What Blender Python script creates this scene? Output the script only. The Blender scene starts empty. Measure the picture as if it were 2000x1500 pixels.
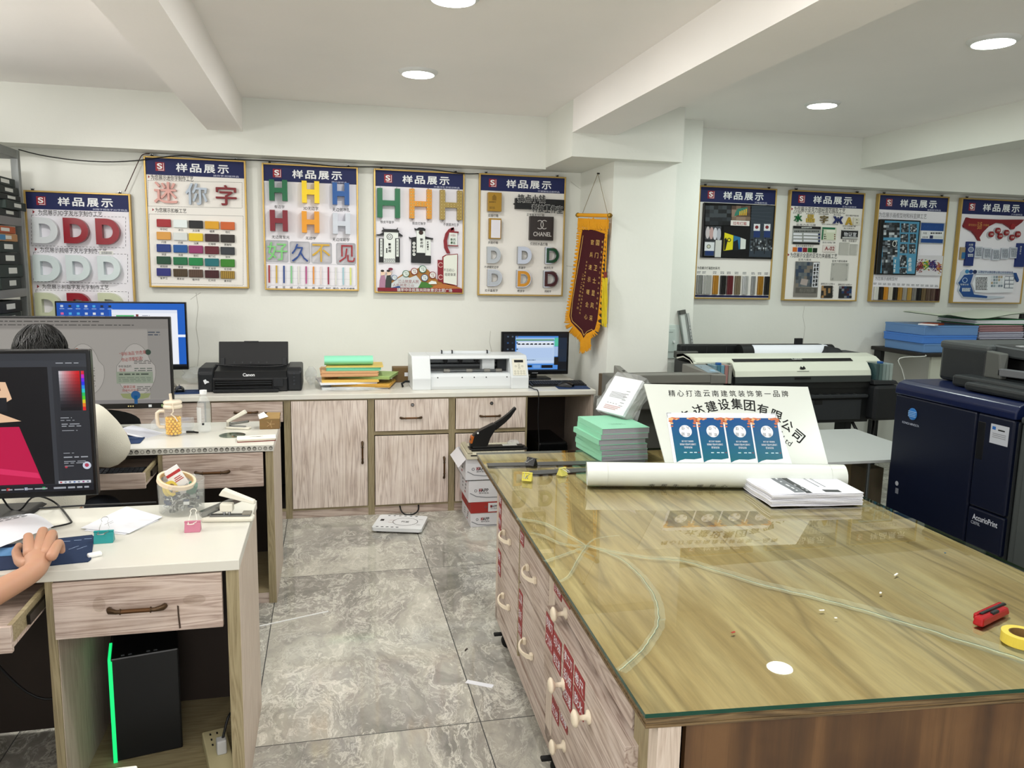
import bpy, bmesh, math, random
from mathutils import Vector, Matrix
R_ = random.Random(7)
PI = math.pi
SC = bpy.context.scene
COL = SC.collection

# ------------------------------------------------------------------ camera
F_PX = 1530.72
CAM_H = 1.58
_vy = Vector((640 - 1000, -(515 - 750), -F_PX)).normalized()
_vx = Vector((7570 - 1000, -(656 - 750), -F_PX)).normalized()
_vy = (_vy - _vx * _vx.dot(_vy)).normalized()
_vz = _vx.cross(_vy)
W2C = Matrix((( _vx.x, _vy.x, _vz.x), (_vx.y, _vy.y, _vz.y), (_vx.z, _vy.z, _vz.z)))
cam_d = bpy.data.cameras.new('camera')
cam = bpy.data.objects.new('camera', cam_d)
COL.objects.link(cam)
cam_d.sensor_width = 36
cam_d.lens = F_PX / 2000 * 36
cam_d.clip_start = .02
cam.matrix_world = Matrix.Translation((0, 0, CAM_H)) @ W2C.transposed().to_4x4()
SC.camera = cam

# ------------------------------------------------------------------ world, light, exposure
SC.view_settings.view_transform = 'Standard'
SC.view_settings.look = 'None'
SC.view_settings.gamma = 1
SC.view_settings.use_curve_mapping = False
SC.view_settings.exposure = 0.24
SC.cycles.use_denoising = True
SC.cycles.max_bounces = 8
SC.cycles.transparent_max_bounces = 12
SC.cycles.caustics_reflective = False
SC.cycles.caustics_refractive = False
SC.cycles.sample_clamp_indirect = 6
wd = bpy.data.worlds.new('daylight')
SC.world = wd
wd.use_nodes = True
wd.node_tree.nodes['Background'].inputs[0].default_value = (.95, .97, 1, 1)
wd.node_tree.nodes['Background'].inputs[1].default_value = 1.3
LAMP_W = 11.0
LAMPS = [(.495, 4.48, 1), (3.0, 4.5, .9), (2.9, 3.10, .9), (.492, 3.22, 1), (1.0, 1.62, 1.5), (-.1, 1.2, .5),
         (-1.7, 4.3, 1.1), (-1.8, 2.9, 1.1), (-1.8, 1.3, .4), (3.0, 1.5, .9), (5.3, 4.3, .6), (5.3, 2.6, .5), (.5, -.6, .7), (3.2, -.6, .4), (-1.8, -.6, .7)]
CEIL = 2.625
for i, (x, y, k) in enumerate(LAMPS):
    ld = bpy.data.lights.new('downlight_glow', 'AREA')
    ld.shape = 'DISK'; ld.size = .16; ld.energy = LAMP_W * k
    ld.color = (1, .985, .955) if x < 2 else (.90, 1, .95)
    lo = bpy.data.objects.new('downlight_glow', ld)
    lo.location = (x, y, CEIL - .021)
    COL.objects.link(lo)
for (x, y, z, e, r) in ((-2.6, 3.3, 1.95, 46, .25), (-.1, -1.2, 1.95, 80, .35), (-2.5, 1.2, 1.95, 16, .25)):   # added bodiless fill lights: unseen left-bay source, one behind camera to lift the ceiling
    ld = bpy.data.lights.new('fill_glow', 'POINT'); ld.energy = e; ld.shadow_soft_size = r; ld.color = (1, .965, .93)
    lo = bpy.data.objects.new('fill_glow', ld); lo.location = (x, y, z); COL.objects.link(lo)

# ------------------------------------------------------------------ pixel -> place on a real plane
def _ray(px, py):
    return W2C.transposed() @ Vector((px - 1000, -(py - 750), -F_PX))
def at_x(px, py, x):
    r = _ray(px, py); t = x / r.x; return Vector((x, r.y * t, CAM_H + r.z * t))
def at_y(px, py, y):
    r = _ray(px, py); t = y / r.y; return Vector((r.x * t, y, CAM_H + r.z * t))
def at_z(px, py, z):
    r = _ray(px, py); t = (z - CAM_H) / r.z; return Vector((r.x * t, r.y * t, z))

# ------------------------------------------------------------------ materials
def lin(h):
    if isinstance(h, (tuple, list)): return (*h[:3], 1)
    h = h.lstrip('#'); o = []
    for i in (0, 2, 4):
        c = int(h[i:i + 2], 16) / 255
        o.append(c / 12.92 if c <= .04045 else ((c + .055) / 1.055) ** 2.4)
    return (*o, 1)
_mats = {}
def C(hexc, rough=.55, metal=0, emit=0, alpha=1, spec=None, trans=0, coat=0, noise=0, bump=0, bscale=60):
    key = (hexc, rough, metal, emit, alpha, spec, trans, coat, noise, bump, bscale)
    if key in _mats: return _mats[key]
    m = bpy.data.materials.new('paint_' + str(hexc).strip('#')); m.use_nodes = True
    nt = m.node_tree; b = nt.nodes['Principled BSDF']
    cl = lin(hexc); lum = .3 * cl[0] + .6 * cl[1] + .1 * cl[2]; kk = .72 + .28 * min(1, max(0, (lum - .25) / .35)); base = tuple(v * kk for v in cl[:3]) + (1,)
    if spec is None and not metal and not trans and alpha == 1: spec = .35
    b.inputs['Base Color'].default_value = base; b.inputs['Roughness'].default_value = rough
    b.inputs['Metallic'].default_value = metal; b.inputs['Alpha'].default_value = alpha
    if spec is not None: b.inputs['Specular IOR Level'].default_value = spec
    if trans: b.inputs['Transmission Weight'].default_value = trans
    if coat: b.inputs['Coat Weight'].default_value = coat
    if emit:
        b.inputs['Emission Color'].default_value = lin(hexc); b.inputs['Emission Strength'].default_value = emit
    if noise or bump:
        tc = nt.nodes.new('ShaderNodeTexCoord'); nz = nt.nodes.new('ShaderNodeTexNoise')
        nz.inputs['Scale'].default_value = bscale; nz.inputs['Detail'].default_value = 5
        nt.links.new(tc.outputs['Object'], nz.inputs['Vector'])
        if noise:
            mx = nt.nodes.new('ShaderNodeMix'); mx.data_type = 'RGBA'; mx.blend_type = 'MULTIPLY'
            mx.inputs[0].default_value = noise; mx.inputs[6].default_value = base
            nt.links.new(nz.outputs['Color'], mx.inputs[7]); nt.links.new(mx.outputs[2], b.inputs['Base Color'])
        if bump:
            bp = nt.nodes.new('ShaderNodeBump'); bp.inputs['Strength'].default_value = bump; bp.inputs['Distance'].default_value = .01
            nt.links.new(nz.outputs['Fac'], bp.inputs['Height']); nt.links.new(bp.outputs['Normal'], b.inputs['Normal'])
    _mats[key] = m
    return m
def nodes(name, rough=.5):
    m = bpy.data.materials.new(name); m.use_nodes = True
    nt = m.node_tree; b = nt.nodes['Principled BSDF']; b.inputs['Roughness'].default_value = rough
    def N(t, **kw):
        n = nt.nodes.new('ShaderNode' + t)
        for k, v in kw.items():
            if k.startswith('i_'):
                kk = k[2:]; n.inputs[int(kk) if kk.isdigit() else kk].default_value = v
            else: setattr(n, k, v)
        return n
    return m, nt, b, N, nt.links.new
def ramp(N, stops):
    r = N('ValToRGB'); e = r.color_ramp.elements
    while len(e) < len(stops): e.new(.5)
    for el, (p, c) in zip(e, stops): el.position = p; el.color = lin(c)
    return r
def wood(name, stops, axis='z', scale=1.0, rough=.5, stain=0, fine=1.0, dist=2.2):
    """laminate: long grain lines along axis, cathedral figure from distorted bands"""
    m, nt, b, N, L = nodes(name, rough)
    tc = N('TexCoord'); mp = N('Mapping')
    s = {'x': (1.0, 20, 20), 'y': (20, 1.0, 20), 'z': (20, 20, 1.0)}[axis]
    mp.inputs['Scale'].default_value = tuple(v * scale for v in s)
    L(tc.outputs['Object'], mp.inputs['Vector'])
    n1 = N('TexNoise', i_Scale=1.0, i_Detail=2.0, i_Distortion=.6); L(mp.outputs[0], n1.inputs['Vector'])
    mu = N('Math', operation='MULTIPLY', i_1=9.0 * fine); L(n1.outputs['Fac'], mu.inputs[0])
    fr = N('Math', operation='PINGPONG', i_1=.5); L(mu.outputs[0], fr.inputs[0])
    n2 = N('TexNoise', i_Scale=9.0 * fine, i_Detail=5.0, i_Roughness=.75); L(mp.outputs[0], n2.inputs['Vector'])
    ad = N('Math', operation='MULTIPLY_ADD', i_1=1.1, i_2=0.0); L(fr.outputs[0], ad.inputs[0]); L(n2.outputs['Fac'], ad.inputs[2])
    rp = ramp(N, stops); L(ad.outputs[0], rp.inputs['Fac'])
    out = rp.outputs['Color']
    if stain:
        n3 = N('TexNoise', i_Scale=5.0, i_Detail=3.0); L(tc.outputs['Object'], n3.inputs['Vector'])
        r3 = ramp(N, [(.45, '#ffffff'), (.75, '#b9a58c')]); L(n3.outputs['Fac'], r3.inputs['Fac'])
        mx = N('Mix', data_type='RGBA', blend_type='MULTIPLY'); mx.inputs[0].default_value = stain
        L(out, mx.inputs[6]); L(r3.outputs['Color'], mx.inputs[7]); out = mx.outputs[2]
    L(out, b.inputs['Base Color'])
    bp = N('Bump', i_Strength=.12, i_Distance=.004); L(ad.outputs[0], bp.inputs['Height']); L(bp.outputs['Normal'], b.inputs['Normal'])
    return m
ASH = [(.28, '#92847b'), (.48, '#bbaba1'), (.72, '#d6c7bd'), (1.0, '#e3d7cd')]
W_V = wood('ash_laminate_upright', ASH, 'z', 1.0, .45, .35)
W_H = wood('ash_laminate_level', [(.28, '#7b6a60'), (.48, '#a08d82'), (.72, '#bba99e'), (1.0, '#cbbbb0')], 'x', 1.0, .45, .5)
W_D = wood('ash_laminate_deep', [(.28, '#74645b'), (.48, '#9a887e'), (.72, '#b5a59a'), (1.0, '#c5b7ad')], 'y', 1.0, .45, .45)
W_EDGE = wood('khaki_edging', [(.2, '#6d6247'), (.6, '#8b7e5f'), (1.0, '#9c9070')], 'z', 1.6, .5)
W_EDGEH = wood('khaki_edging_level', [(.2, '#6d6247'), (.6, '#8b7e5f'), (1.0, '#9c9070')], 'x', 1.6, .5)
W_PALE = wood('pale_ash', [(.2, '#a08f80'), (.6, '#bcac9d'), (1.0, '#cbbdaf')], 'z', 1.5, .5)
W_DARK = C('#2a2521', .7)

# ------------------------------------------------------------------ mesh builder
I4 = Matrix.Identity(4)
_txt = {}
def text_geo(s, bold, depth):
    key = (s, bold, depth)
    if key in _txt: return _txt[key]
    c = bpy.data.curves.new('lettering', 'FONT'); c.body = s; c.size = 1; c.resolution_u = (10 if len(s) == 1 else 3) if ord(s[0]) < 256 else 2
    c.offset = bold; c.extrude = depth; c.space_line = 1.15
    o = bpy.data.objects.new('lettering', c); me = o.to_mesh()
    v = [p.co.copy() for p in me.vertices]; f = [tuple(p.vertices) for p in me.polygons]
    o.to_mesh_clear(); bpy.data.objects.remove(o); bpy.data.curves.remove(c)
    _txt[key] = (v, f)
    return v, f
def frame_front(x, y, z, rot=0):      # reads from -Y
    return Matrix.Translation((x, y, z)) @ Matrix(((1, 0, 0, 0), (0, 0, -1, 0), (0, 1, 0, 0), (0, 0, 0, 1))) @ Matrix.Rotation(rot, 4, 'Z')
def frame_left(x, y, z, rot=0):       # reads from -X
    return Matrix.Translation((x, y, z)) @ Matrix(((0, 0, -1, 0), (-1, 0, 0, 0), (0, 1, 0, 0), (0, 0, 0, 1))) @ Matrix.Rotation(rot, 4, 'Z')
def frame_right(x, y, z, rot=0):      # reads from +X
    return Matrix.Translation((x, y, z)) @ Matrix(((0, 0, 1, 0), (1, 0, 0, 0), (0, 1, 0, 0), (0, 0, 0, 1))) @ Matrix.Rotation(rot, 4, 'Z')
def frame_top(x, y, z, rot=0):        # reads from above
    return Matrix.Translation((x, y, z)) @ Matrix.Rotation(rot, 4, 'Z')
class MB:
    def __init__(s): s.v = []; s.f = []; s.m = []; s.s = []; s.mats = []
    def _mi(s, mat):
        if mat not in s.mats: s.mats.append(mat)
        return s.mats.index(mat)
    def add(s, vs, fs, mat, M=None, smooth=False):
        k = len(s.v); i = s._mi(mat)
        s.v += [tuple(M @ Vector(p)) if M is not None else tuple(p) for p in vs]
        for n, f in enumerate(fs):
            s.f.append(tuple(k + a for a in f)); s.m.append(i)
            s.s.append(smooth if isinstance(smooth, bool) else smooth[n])
        return s
    def bm(s, b, mat, M=None, smooth=False):
        b.verts.index_update()
        return s.add([v.co.copy() for v in b.verts], [[v.index for v in f.verts] for f in b.faces], mat, M, smooth)
    def box(s, a, c, mat, bev=0, M=None, seg=2):
        x0, y0, z0 = (min(p, q) for p, q in zip(a, c)); x1, y1, z1 = (max(p, q) for p, q in zip(a, c))
        vs = [(x0, y0, z0), (x1, y0, z0), (x1, y1, z0), (x0, y1, z0), (x0, y0, z1), (x1, y0, z1), (x1, y1, z1), (x0, y1, z1)]
        fs = [(0, 3, 2, 1), (4, 5, 6, 7), (0, 1, 5, 4), (1, 2, 6, 5), (2, 3, 7, 6), (3, 0, 4, 7)]
        if not bev: return s.add(vs, fs, mat, M)
        b = bmesh.new(); q = [b.verts.new(p) for p in vs]
        for f in fs: b.faces.new([q[i] for i in f])
        bmesh.ops.bevel(b, geom=b.edges[:], offset=min(bev, .49 * min(x1 - x0, y1 - y0, z1 - z0)), segments=seg, affect='EDGES', profile=.5)
        s.bm(b, mat, M); b.free(); return s
    def hexa(s, vs, mat, bev=0, M=None):   # 8 corners: bottom loop then top loop
        fs = [(0, 3, 2, 1), (4, 5, 6, 7), (0, 1, 5, 4), (1, 2, 6, 5), (2, 3, 7, 6), (3, 0, 4, 7)]
        b = bmesh.new(); q = [b.verts.new(p) for p in vs]
        for f in fs: b.faces.new([q[i] for i in f])
        if bev: bmesh.ops.bevel(b, geom=b.edges[:], offset=bev, segments=2, affect='EDGES', profile=.5)
        bmesh.ops.recalc_face_normals(b, faces=b.faces[:])
        s.bm(b, mat, M); b.free(); return s
    def prism(s, poly, d, mat, M=None, bev=0, side=None):   # polygon in XY extruded 0..d along Z
        n = len(poly); ar = sum(poly[i][0] * poly[(i + 1) % n][1] - poly[(i + 1) % n][0] * poly[i][1] for i in range(n))
        if ar < 0: poly = poly[::-1]
        vs = [(x, y, 0) for x, y in poly] + [(x, y, d) for x, y in poly]
        top = [tuple(range(n, 2 * n))]; bot = [tuple(range(n - 1, -1, -1))]
        sd = [(i, (i + 1) % n, n + (i + 1) % n, n + i) for i in range(n)]
        if bev:
            b = bmesh.new(); q = [b.verts.new(p) for p in vs]
            for f in top + bot + sd: b.faces.new([q[i] for i in f])
            bmesh.ops.bevel(b, geom=[e for e in b.edges], offset=bev, segments=2, affect='EDGES', profile=.5)
            s.bm(b, mat, M); b.free(); return s
        s.add(vs, top + bot, mat, M); s.add(vs, sd, side or mat, M); return s
    def cyl(s, p0, p1, r, mat, n=16, r2=None, cap=True, smooth=True, M=None):
        p0 = Vector(p0); p1 = Vector(p1); r2 = r if r2 is None else r2
        z = (p1 - p0).normalized(); x = z.orthogonal().normalized(); y = z.cross(x)
        vs = []
        for p, rr in ((p0, r), (p1, r2)):
            vs += [p + (x * math.cos(2 * PI * i / n) + y * math.sin(2 * PI * i / n)) * rr for i in range(n)]
        s.add(vs, [(i, (i + 1) % n, n + (i + 1) % n, n + i) for i in range(n)], mat, M, smooth)
        if cap: s.add(vs, [tuple(range(n - 1, -1, -1)), tuple(range(n, 2 * n))], mat, M)
        return s
    def tube(s, pts, r, mat, n=8, closed=False, M=None, cap=True):
        P = [Vector(p) for p in pts]; m = len(P); vs = []; fs = []; x = None
        for i, p in enumerate(P):
            a = P[i - 1] if (i or closed) else P[0]; b = P[(i + 1) % m] if (i < m - 1 or closed) else P[-1]
            t = (b - a).normalized()
            x = t.orthogonal().normalized() if x is None else (x - t * x.dot(t)).normalized()
            y = t.cross(x); rr = r[i] if isinstance(r, (list, tuple)) else r
            vs += [p + (x * math.cos(2 * PI * k / n) + y * math.sin(2 * PI * k / n)) * rr for k in range(n)]
        for i in range(m if closed else m - 1):
            j = (i + 1) % m
            fs += [(i * n + k, i * n + (k + 1) % n, j * n + (k + 1) % n, j * n + k) for k in range(n)]
        s.add(vs, fs, mat, M, True)
        if cap and not closed: s.add(vs, [tuple(range(n - 1, -1, -1)), tuple(range((m - 1) * n, m * n))], mat, M)
        return s
    def lathe(s, prof, mat, n=24, M=None, smooth=True):
        vs = []; fs = []
        for r, z in prof: vs += [(max(r, 1e-5) * math.cos(2 * PI * k / n), max(r, 1e-5) * math.sin(2 * PI * k / n), z) for k in range(n)]
        for i in range(len(prof) - 1): fs += [(i * n + k, i * n + (k + 1) % n, (i + 1) * n + (k + 1) % n, (i + 1) * n + k) for k in range(n)]
        return s.add(vs, fs, mat, M, smooth)
    def ell(s, c, r, mat, n=14, M=None):
        prof = [(math.sin(PI * i / 10), -math.cos(PI * i / 10)) for i in range(11)]
        T = Matrix.Translation(c) @ Matrix.Diagonal((*(r if isinstance(r, (tuple, list)) else (r,) * 3), 1))
        return s.lathe(prof, mat, n, (M @ T) if M is not None else T)
    def quad(s, a, b, c, d, mat, M=None): return s.add([a, b, c, d], [(0, 1, 2, 3)], mat, M)
    def grid(s, fn, nu, nv, mat, M=None, smooth=True):
        vs = [fn(i / nu, j / nv) for j in range(nv + 1) for i in range(nu + 1)]
        fs = [(j * (nu + 1) + i, j * (nu + 1) + i + 1, (j + 1) * (nu + 1) + i + 1, (j + 1) * (nu + 1) + i) for j in range(nv) for i in range(nu)]
        return s.add(vs, fs, mat, M, smooth)
    def text(s, t, w, h, mat, M, bold=0, depth=0, align=0):
        """fit text into a w x h box centred on the frame M (None = keep the letters' aspect)"""
        if bold > 0 and any(ord(c) > 0x2e80 for c in t):     # heavy strokes for Chinese: overlapped strokes
            k = bold * .55 * ((h or w) if len(t) == 1 or not h else h)
            for i, (a, c) in enumerate(((-k, 0), (k, 0), (0, k), (0, -k))):
                s.text(t, w, h, mat, M @ Matrix.Translation((a, c, i * 2e-5)), 0, depth, align)
            return s
        v, f = text_geo(t, bold, 0 if not depth else .1)
        if not v: return s
        x0 = min(p.x for p in v); x1 = max(p.x for p in v); y0 = min(p.y for p in v); y1 = max(p.y for p in v)
        sx = None if w is None else w / max(x1 - x0, 1e-6); sy = None if h is None else h / max(y1 - y0, 1e-6)
        sx = sx or sy; sy = sy or sx
        cx = (x0 + x1) / 2 if not align else x0; cy = (y0 + y1) / 2
        zs = depth / .2 if depth else 1
        vs = [((p.x - cx) * sx, (p.y - cy) * sy, (p.z + .1) * zs if depth else 0) for p in v]
        return s.add(vs, f, mat, M)
    def rect(s, w, h, mat, M, z=0): return s.add([(-w / 2, -h / 2, z), (w / 2, -h / 2, z), (w / 2, h / 2, z), (-w / 2, h / 2, z)], [(0, 1, 2, 3)], mat, M)
    def disc(s, r, mat, M, n=24, z=0, ry=None):
        return s.add([(r * math.cos(2 * PI * k / n), (ry or r) * math.sin(2 * PI * k / n), z) for k in range(n)], [tuple(range(n))], mat, M)
    def ring(s, r0, r1, mat, M, n=32, z=0):
        vs = [(r * math.cos(2 * PI * k / n), r * math.sin(2 * PI * k / n), z) for r in (r0, r1) for k in range(n)]
        return s.add(vs, [(k, n + k, n + (k + 1) % n, (k + 1) % n) for k in range(n)], mat, M)
    def poly(s, pts, mat, M, z=0):
        n = len(pts); ar = sum(pts[i][0] * pts[(i + 1) % n][1] - pts[(i + 1) % n][0] * pts[i][1] for i in range(n))
        if ar < 0: pts = pts[::-1]
        return s.add([(x, y, z) for x, y in pts], [tuple(range(n))], mat, M)
    def line(s, pts, w, mat, M, z=0):     # flat printed line through pts
        for (a, b) in zip(pts, pts[1:]):
            d = Vector((b[0] - a[0], b[1] - a[1])); 
            if d.length < 1e-7: continue
            n = Vector((-d.y, d.x)).normalized() * w / 2
            s.add([(a[0] - n.x, a[1] - n.y, z), (b[0] - n.x, b[1] - n.y, z), (b[0] + n.x, b[1] + n.y, z), (a[0] + n.x, a[1] + n.y, z)], [(0, 1, 2, 3)], mat, M)
        return s
    def build(s, name, parent=None, loc=None, rz=0, label=None, mods=None):
        me = bpy.data.meshes.new(name); me.from_pydata(s.v, [], s.f)
        for m in s.mats: me.materials.append(m)
        me.polygons.foreach_set('material_index', s.m); me.polygons.foreach_set('use_smooth', s.s); me.update()
        o = bpy.data.objects.new(name, me); COL.objects.link(o)
        if parent is not None: o.parent = parent
        if loc is not None: o.location = loc
        if rz: o.rotation_euler = (0, 0, rz)
        if label: o['label'] = label
        return o
def tag(o, label, cat, group=None):
    o['label'] = label; o['category'] = cat
    if group: o['group'] = group
    return o
def thing(name, label, cat, loc=(0, 0, 0), rz=0, group=None):
    o = bpy.data.objects.new(name, None); COL.objects.link(o); o.empty_display_size = .05
    o.location = loc; o.rotation_euler = (0, 0, rz)
    return tag(o, label, cat, group)
def struct(mb, name, loc=None):
    o = mb.build(name, None, loc); o['kind'] = 'structure'; return o
def copy_tree(o, parent=None):
    c = o.copy(); COL.objects.link(c)
    if parent is not None: c.parent = parent
    for ch in o.children: copy_tree(ch, c)
    return c
def solo(mb, name, label, cat, loc=(0, 0, 0), rz=0, group=None):
    return tag(mb.build(name, None, loc, rz), label, cat, group)
BLACK = C('#141517', .45); BLK2 = C('#1f2124', .5); DGREY = C('#33363a', .5); PAPER = C('#e0e2e8', .7); INK = C('#151515', .7)
STEEL = C('#b9bbbd', .3, 1); BRASS = C('#5b4630', .4, .7); GOLD = C('#c9a860', .35, .6); WHITE = C('#eceeee', .45); RUBBER = C('#111111', .7)
GREYLINE = C('#8d8f94', .7)
# ================================================================== THE ROOM
def wall_paint(name, col, stains):
    m, nt, b, N, L = nodes(name, .75)
    tc = N('TexCoord')
    n1 = N('TexNoise', i_Scale=1.3, i_Detail=4.0); L(tc.outputs['Object'], n1.inputs['Vector'])
    r1 = ramp(N, [(.3, stains), (.65, col)]); L(n1.outputs['Fac'], r1.inputs['Fac'])
    n2 = N('TexNoise', i_Scale=35.0, i_Detail=5.0); L(tc.outputs['Object'], n2.inputs['Vector'])
    n3 = N('TexNoise', i_Scale=9.0, i_Detail=8.0, i_Roughness=.75); L(tc.outputs['Object'], n3.inputs['Vector'])
    r3 = ramp(N, [(.70, '#ffffff'), (.76, '#a8a398')]); L(n3.outputs['Fac'], r3.inputs['Fac'])
    mx = N('Mix', data_type='RGBA', blend_type='MULTIPLY'); mx.inputs[0].default_value = .5
    L(r1.outputs['Color'], mx.inputs[6]); L(r3.outputs['Color'], mx.inputs[7]); L(mx.outputs[2], b.inputs['Base Color'])
    bp = N('Bump', i_Strength=.08, i_Distance=.01); L(n2.outputs['Fac'], bp.inputs['Height']); L(bp.outputs['Normal'], b.inputs['Normal'])
    return m
PAINT = wall_paint('wall_paint', '#e6e7e0', '#e0e2da')
CEILP = wall_paint('ceiling_paint', '#faf6f3', '#f5f2ef')
def marble():
    m, nt, b, N, L = nodes('grey_marble_tile', .06)
    tc = N('TexCoord'); sx = N('SeparateXYZ'); L(tc.outputs['Object'], sx.inputs[0])
    def cell(out, off, size):
        a = N('Math', operation='SUBTRACT', i_1=off); L(out, a.inputs[0])
        d = N('Math', operation='DIVIDE', i_1=size); L(a.outputs[0], d.inputs[0])
        fl = N('Math', operation='FLOOR'); L(d.outputs[0], fl.inputs[0])
        fr = N('Math', operation='FRACT'); L(d.outputs[0], fr.inputs[0])
        p = N('Math', operation='PINGPONG', i_1=.5); L(fr.outputs[0], p.inputs[0])
        g = N('Math', operation='LESS_THAN', i_1=.0019 / size); L(p.outputs[0], g.inputs[0])
        return fl, g
    fx, gx = cell(sx.outputs[0], -.266, .766); fy, gy = cell(sx.outputs[1], 2.50, 1.447)
    cb = N('CombineXYZ'); L(fx.outputs[0], cb.inputs[0]); L(fy.outputs[0], cb.inputs[1])
    wn = N('TexWhiteNoise', noise_dimensions='3D'); L(cb.outputs[0], wn.inputs['Vector'])
    sc = N('VectorMath', operation='SCALE'); sc.inputs['Scale'].default_value = 13; L(wn.outputs['Color'], sc.inputs[0])
    ad = N('VectorMath', operation='ADD'); L(tc.outputs['Object'], ad.inputs[0]); L(sc.outputs[0], ad.inputs[1])
    mp = N('Mapping'); mp.inputs['Rotation'].default_value = (0, 0, .7); mp.inputs['Scale'].default_value = (1, .62, 1); L(ad.outputs[0], mp.inputs[0])
    warp = N('TexNoise', i_Scale=2.2, i_Detail=5.0); L(mp.outputs[0], warp.inputs['Vector'])
    wsc = N('VectorMath', operation='SCALE'); wsc.inputs['Scale'].default_value = .9; L(warp.outputs['Color'], wsc.inputs[0])
    wad = N('VectorMath', operation='ADD'); L(mp.outputs[0], wad.inputs[0]); L(wsc.outputs[0], wad.inputs[1])
    base = N('TexNoise', i_Scale=2.6, i_Detail=10.0, i_Roughness=.68); L(wad.outputs[0], base.inputs['Vector'])
    rb = ramp(N, [(.28, '#6f6e67'), (.43, '#94918a'), (.56, '#b0ada2'), (.72, '#d0cdc0')]); L(base.outputs['Fac'], rb.inputs['Fac'])
    def veins(scale, det, lo, hi, c0, c1):
        v = N('TexNoise', i_Scale=scale, i_Detail=det, i_Roughness=.68); L(wad.outputs[0], v.inputs['Vector'])
        s1 = N('Math', operation='SUBTRACT', i_1=.5); L(v.outputs['Fac'], s1.inputs[0])
        ab = N('Math', operation='ABSOLUTE'); L(s1.outputs[0], ab.inputs[0])
        r = ramp(N, [(lo, c0), (hi, c1)]); L(ab.outputs[0], r.inputs['Fac']); return r
    v1 = veins(2.2, 9.0, .0, .014, '#d0d0d0', '#000000'); v2 = veins(6.5, 9.0, .0, .020, '#b0b0b0', '#000000')
    v3 = veins(3.1, 9.0, .0, .010, '#909090', '#000000')
    m1 = N('Mix', data_type='RGBA'); L(v1.outputs['Color'], m1.inputs[0]); L(rb.outputs['Color'], m1.inputs[6]); m1.inputs[7].default_value = lin('#e3e0d4')
    m2 = N('Mix', data_type='RGBA'); L(v2.outputs['Color'], m2.inputs[0]); L(m1.outputs[2], m2.inputs[6]); m2.inputs[7].default_value = lin('#dcd9cd')
    m3 = N('Mix', data_type='RGBA'); L(v3.outputs['Color'], m3.inputs[0]); L(m2.outputs[2], m3.inputs[6]); m3.inputs[7].default_value = lin('#5b5c5c')
    gm = N('Math', operation='MAXIMUM'); L(gx.outputs[0], gm.inputs[0]); L(gy.outputs[0], gm.inputs[1])
    m4 = N('Mix', data_type='RGBA'); L(gm.outputs[0], m4.inputs[0]); L(m3.outputs[2], m4.inputs[6]); m4.inputs[7].default_value = lin('#2f302f')
    L(m4.outputs[2], b.inputs['Base Color'])
    rr = N('Math', operation='MULTIPLY_ADD', i_1=.5, i_2=.055); L(gm.outputs[0], rr.inputs[0]); L(rr.outputs[0], b.inputs['Roughness'])
    return m
X0, X1, YF, YB = -3.3, 7.0, -3.2, 5.70
struct(MB().box((X0 - .2, YF, -.1), (X1 + .2, YB + .2, 0), marble()), 'floor')
struct(MB().box((X0 - .2, YF, CEIL), (X1 + .2, YB + .2, CEIL + .12), CEILP), 'ceiling')
wb = MB().box((X0 - .2, YB, 0), (X1 + .2, YB + .2, CEIL), PAINT)
crk = C('#a9a79c', .8)
def crack(px, Y):
    M = frame_front(0, Y - .0008, 0)
    wb.line([(at_y(x, y, Y).x, at_y(x, y, Y).z) for x, y in px], .0022, crk, M)
crack([(383, 572), (387, 600), (383, 640), (389, 680), (386, 715)], YB)
crack([(372, 585), (383, 577), (392, 572)], YB)
crack([(958, 646), (956, 668), (961, 690), (957, 712)], YB)
crack([(1571, 598), (1568, 618), (1572, 640), (1568, 672)], YB)
crack([(1115, 355), (1126, 364), (1138, 372)], YB)
crack([(1106, 519), (1118, 521), (1134, 520)], YB)
struct(wb, 'wall_back')
struct(MB().box((X0 - .2, YF, 0), (X0, YB, CEIL), PAINT), 'wall_left')
struct(MB().box((X1, YF, 0), (X1 + .2, YB, CEIL), PAINT), 'wall_right')
fw = MB()
fw.box((X0, YF, 2.3), (X1, YF + .2, CEIL), PAINT); fw.box((X0, YF, 0), (-2.6, YF + .2, 2.3), PAINT); fw.box((4.6, YF, 0), (X1, YF + .2, 2.3), PAINT)
struct(fw, 'wall_front')
# dropped beams
struct(MB().box((X0, 5.5, 2.27), (1.51, YB, CEIL), PAINT), 'beam_back_left')
struct(MB().box((2.3, 5.5, 2.255), (X1, YB, CEIL), PAINT), 'beam_back_right')
struct(MB().box((-.737, YF, 2.411), (-.522, 5.5, CEIL), CEILP), 'beam_left')
struct(MB().box((1.507, YF, 2.425), (1.80, 4.88, CEIL), CEILP), 'beam_middle')
struct(MB().box((4.045, YF, 2.395), (4.30, 5.5, CEIL), PAINT), 'beam_right')
struct(MB().box((1.507, 4.88, 2.28), (2.262, YB, CEIL), PAINT), 'beam_over_column')
# column and the shallower pier beside it
struct(MB().box((1.835, 5.0, 0), (2.28, YB, 2.28), PAINT), 'column')
struct(MB().box((2.28, 5.25, 0), (2.575, YB, CEIL), PAINT), 'pier')
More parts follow.
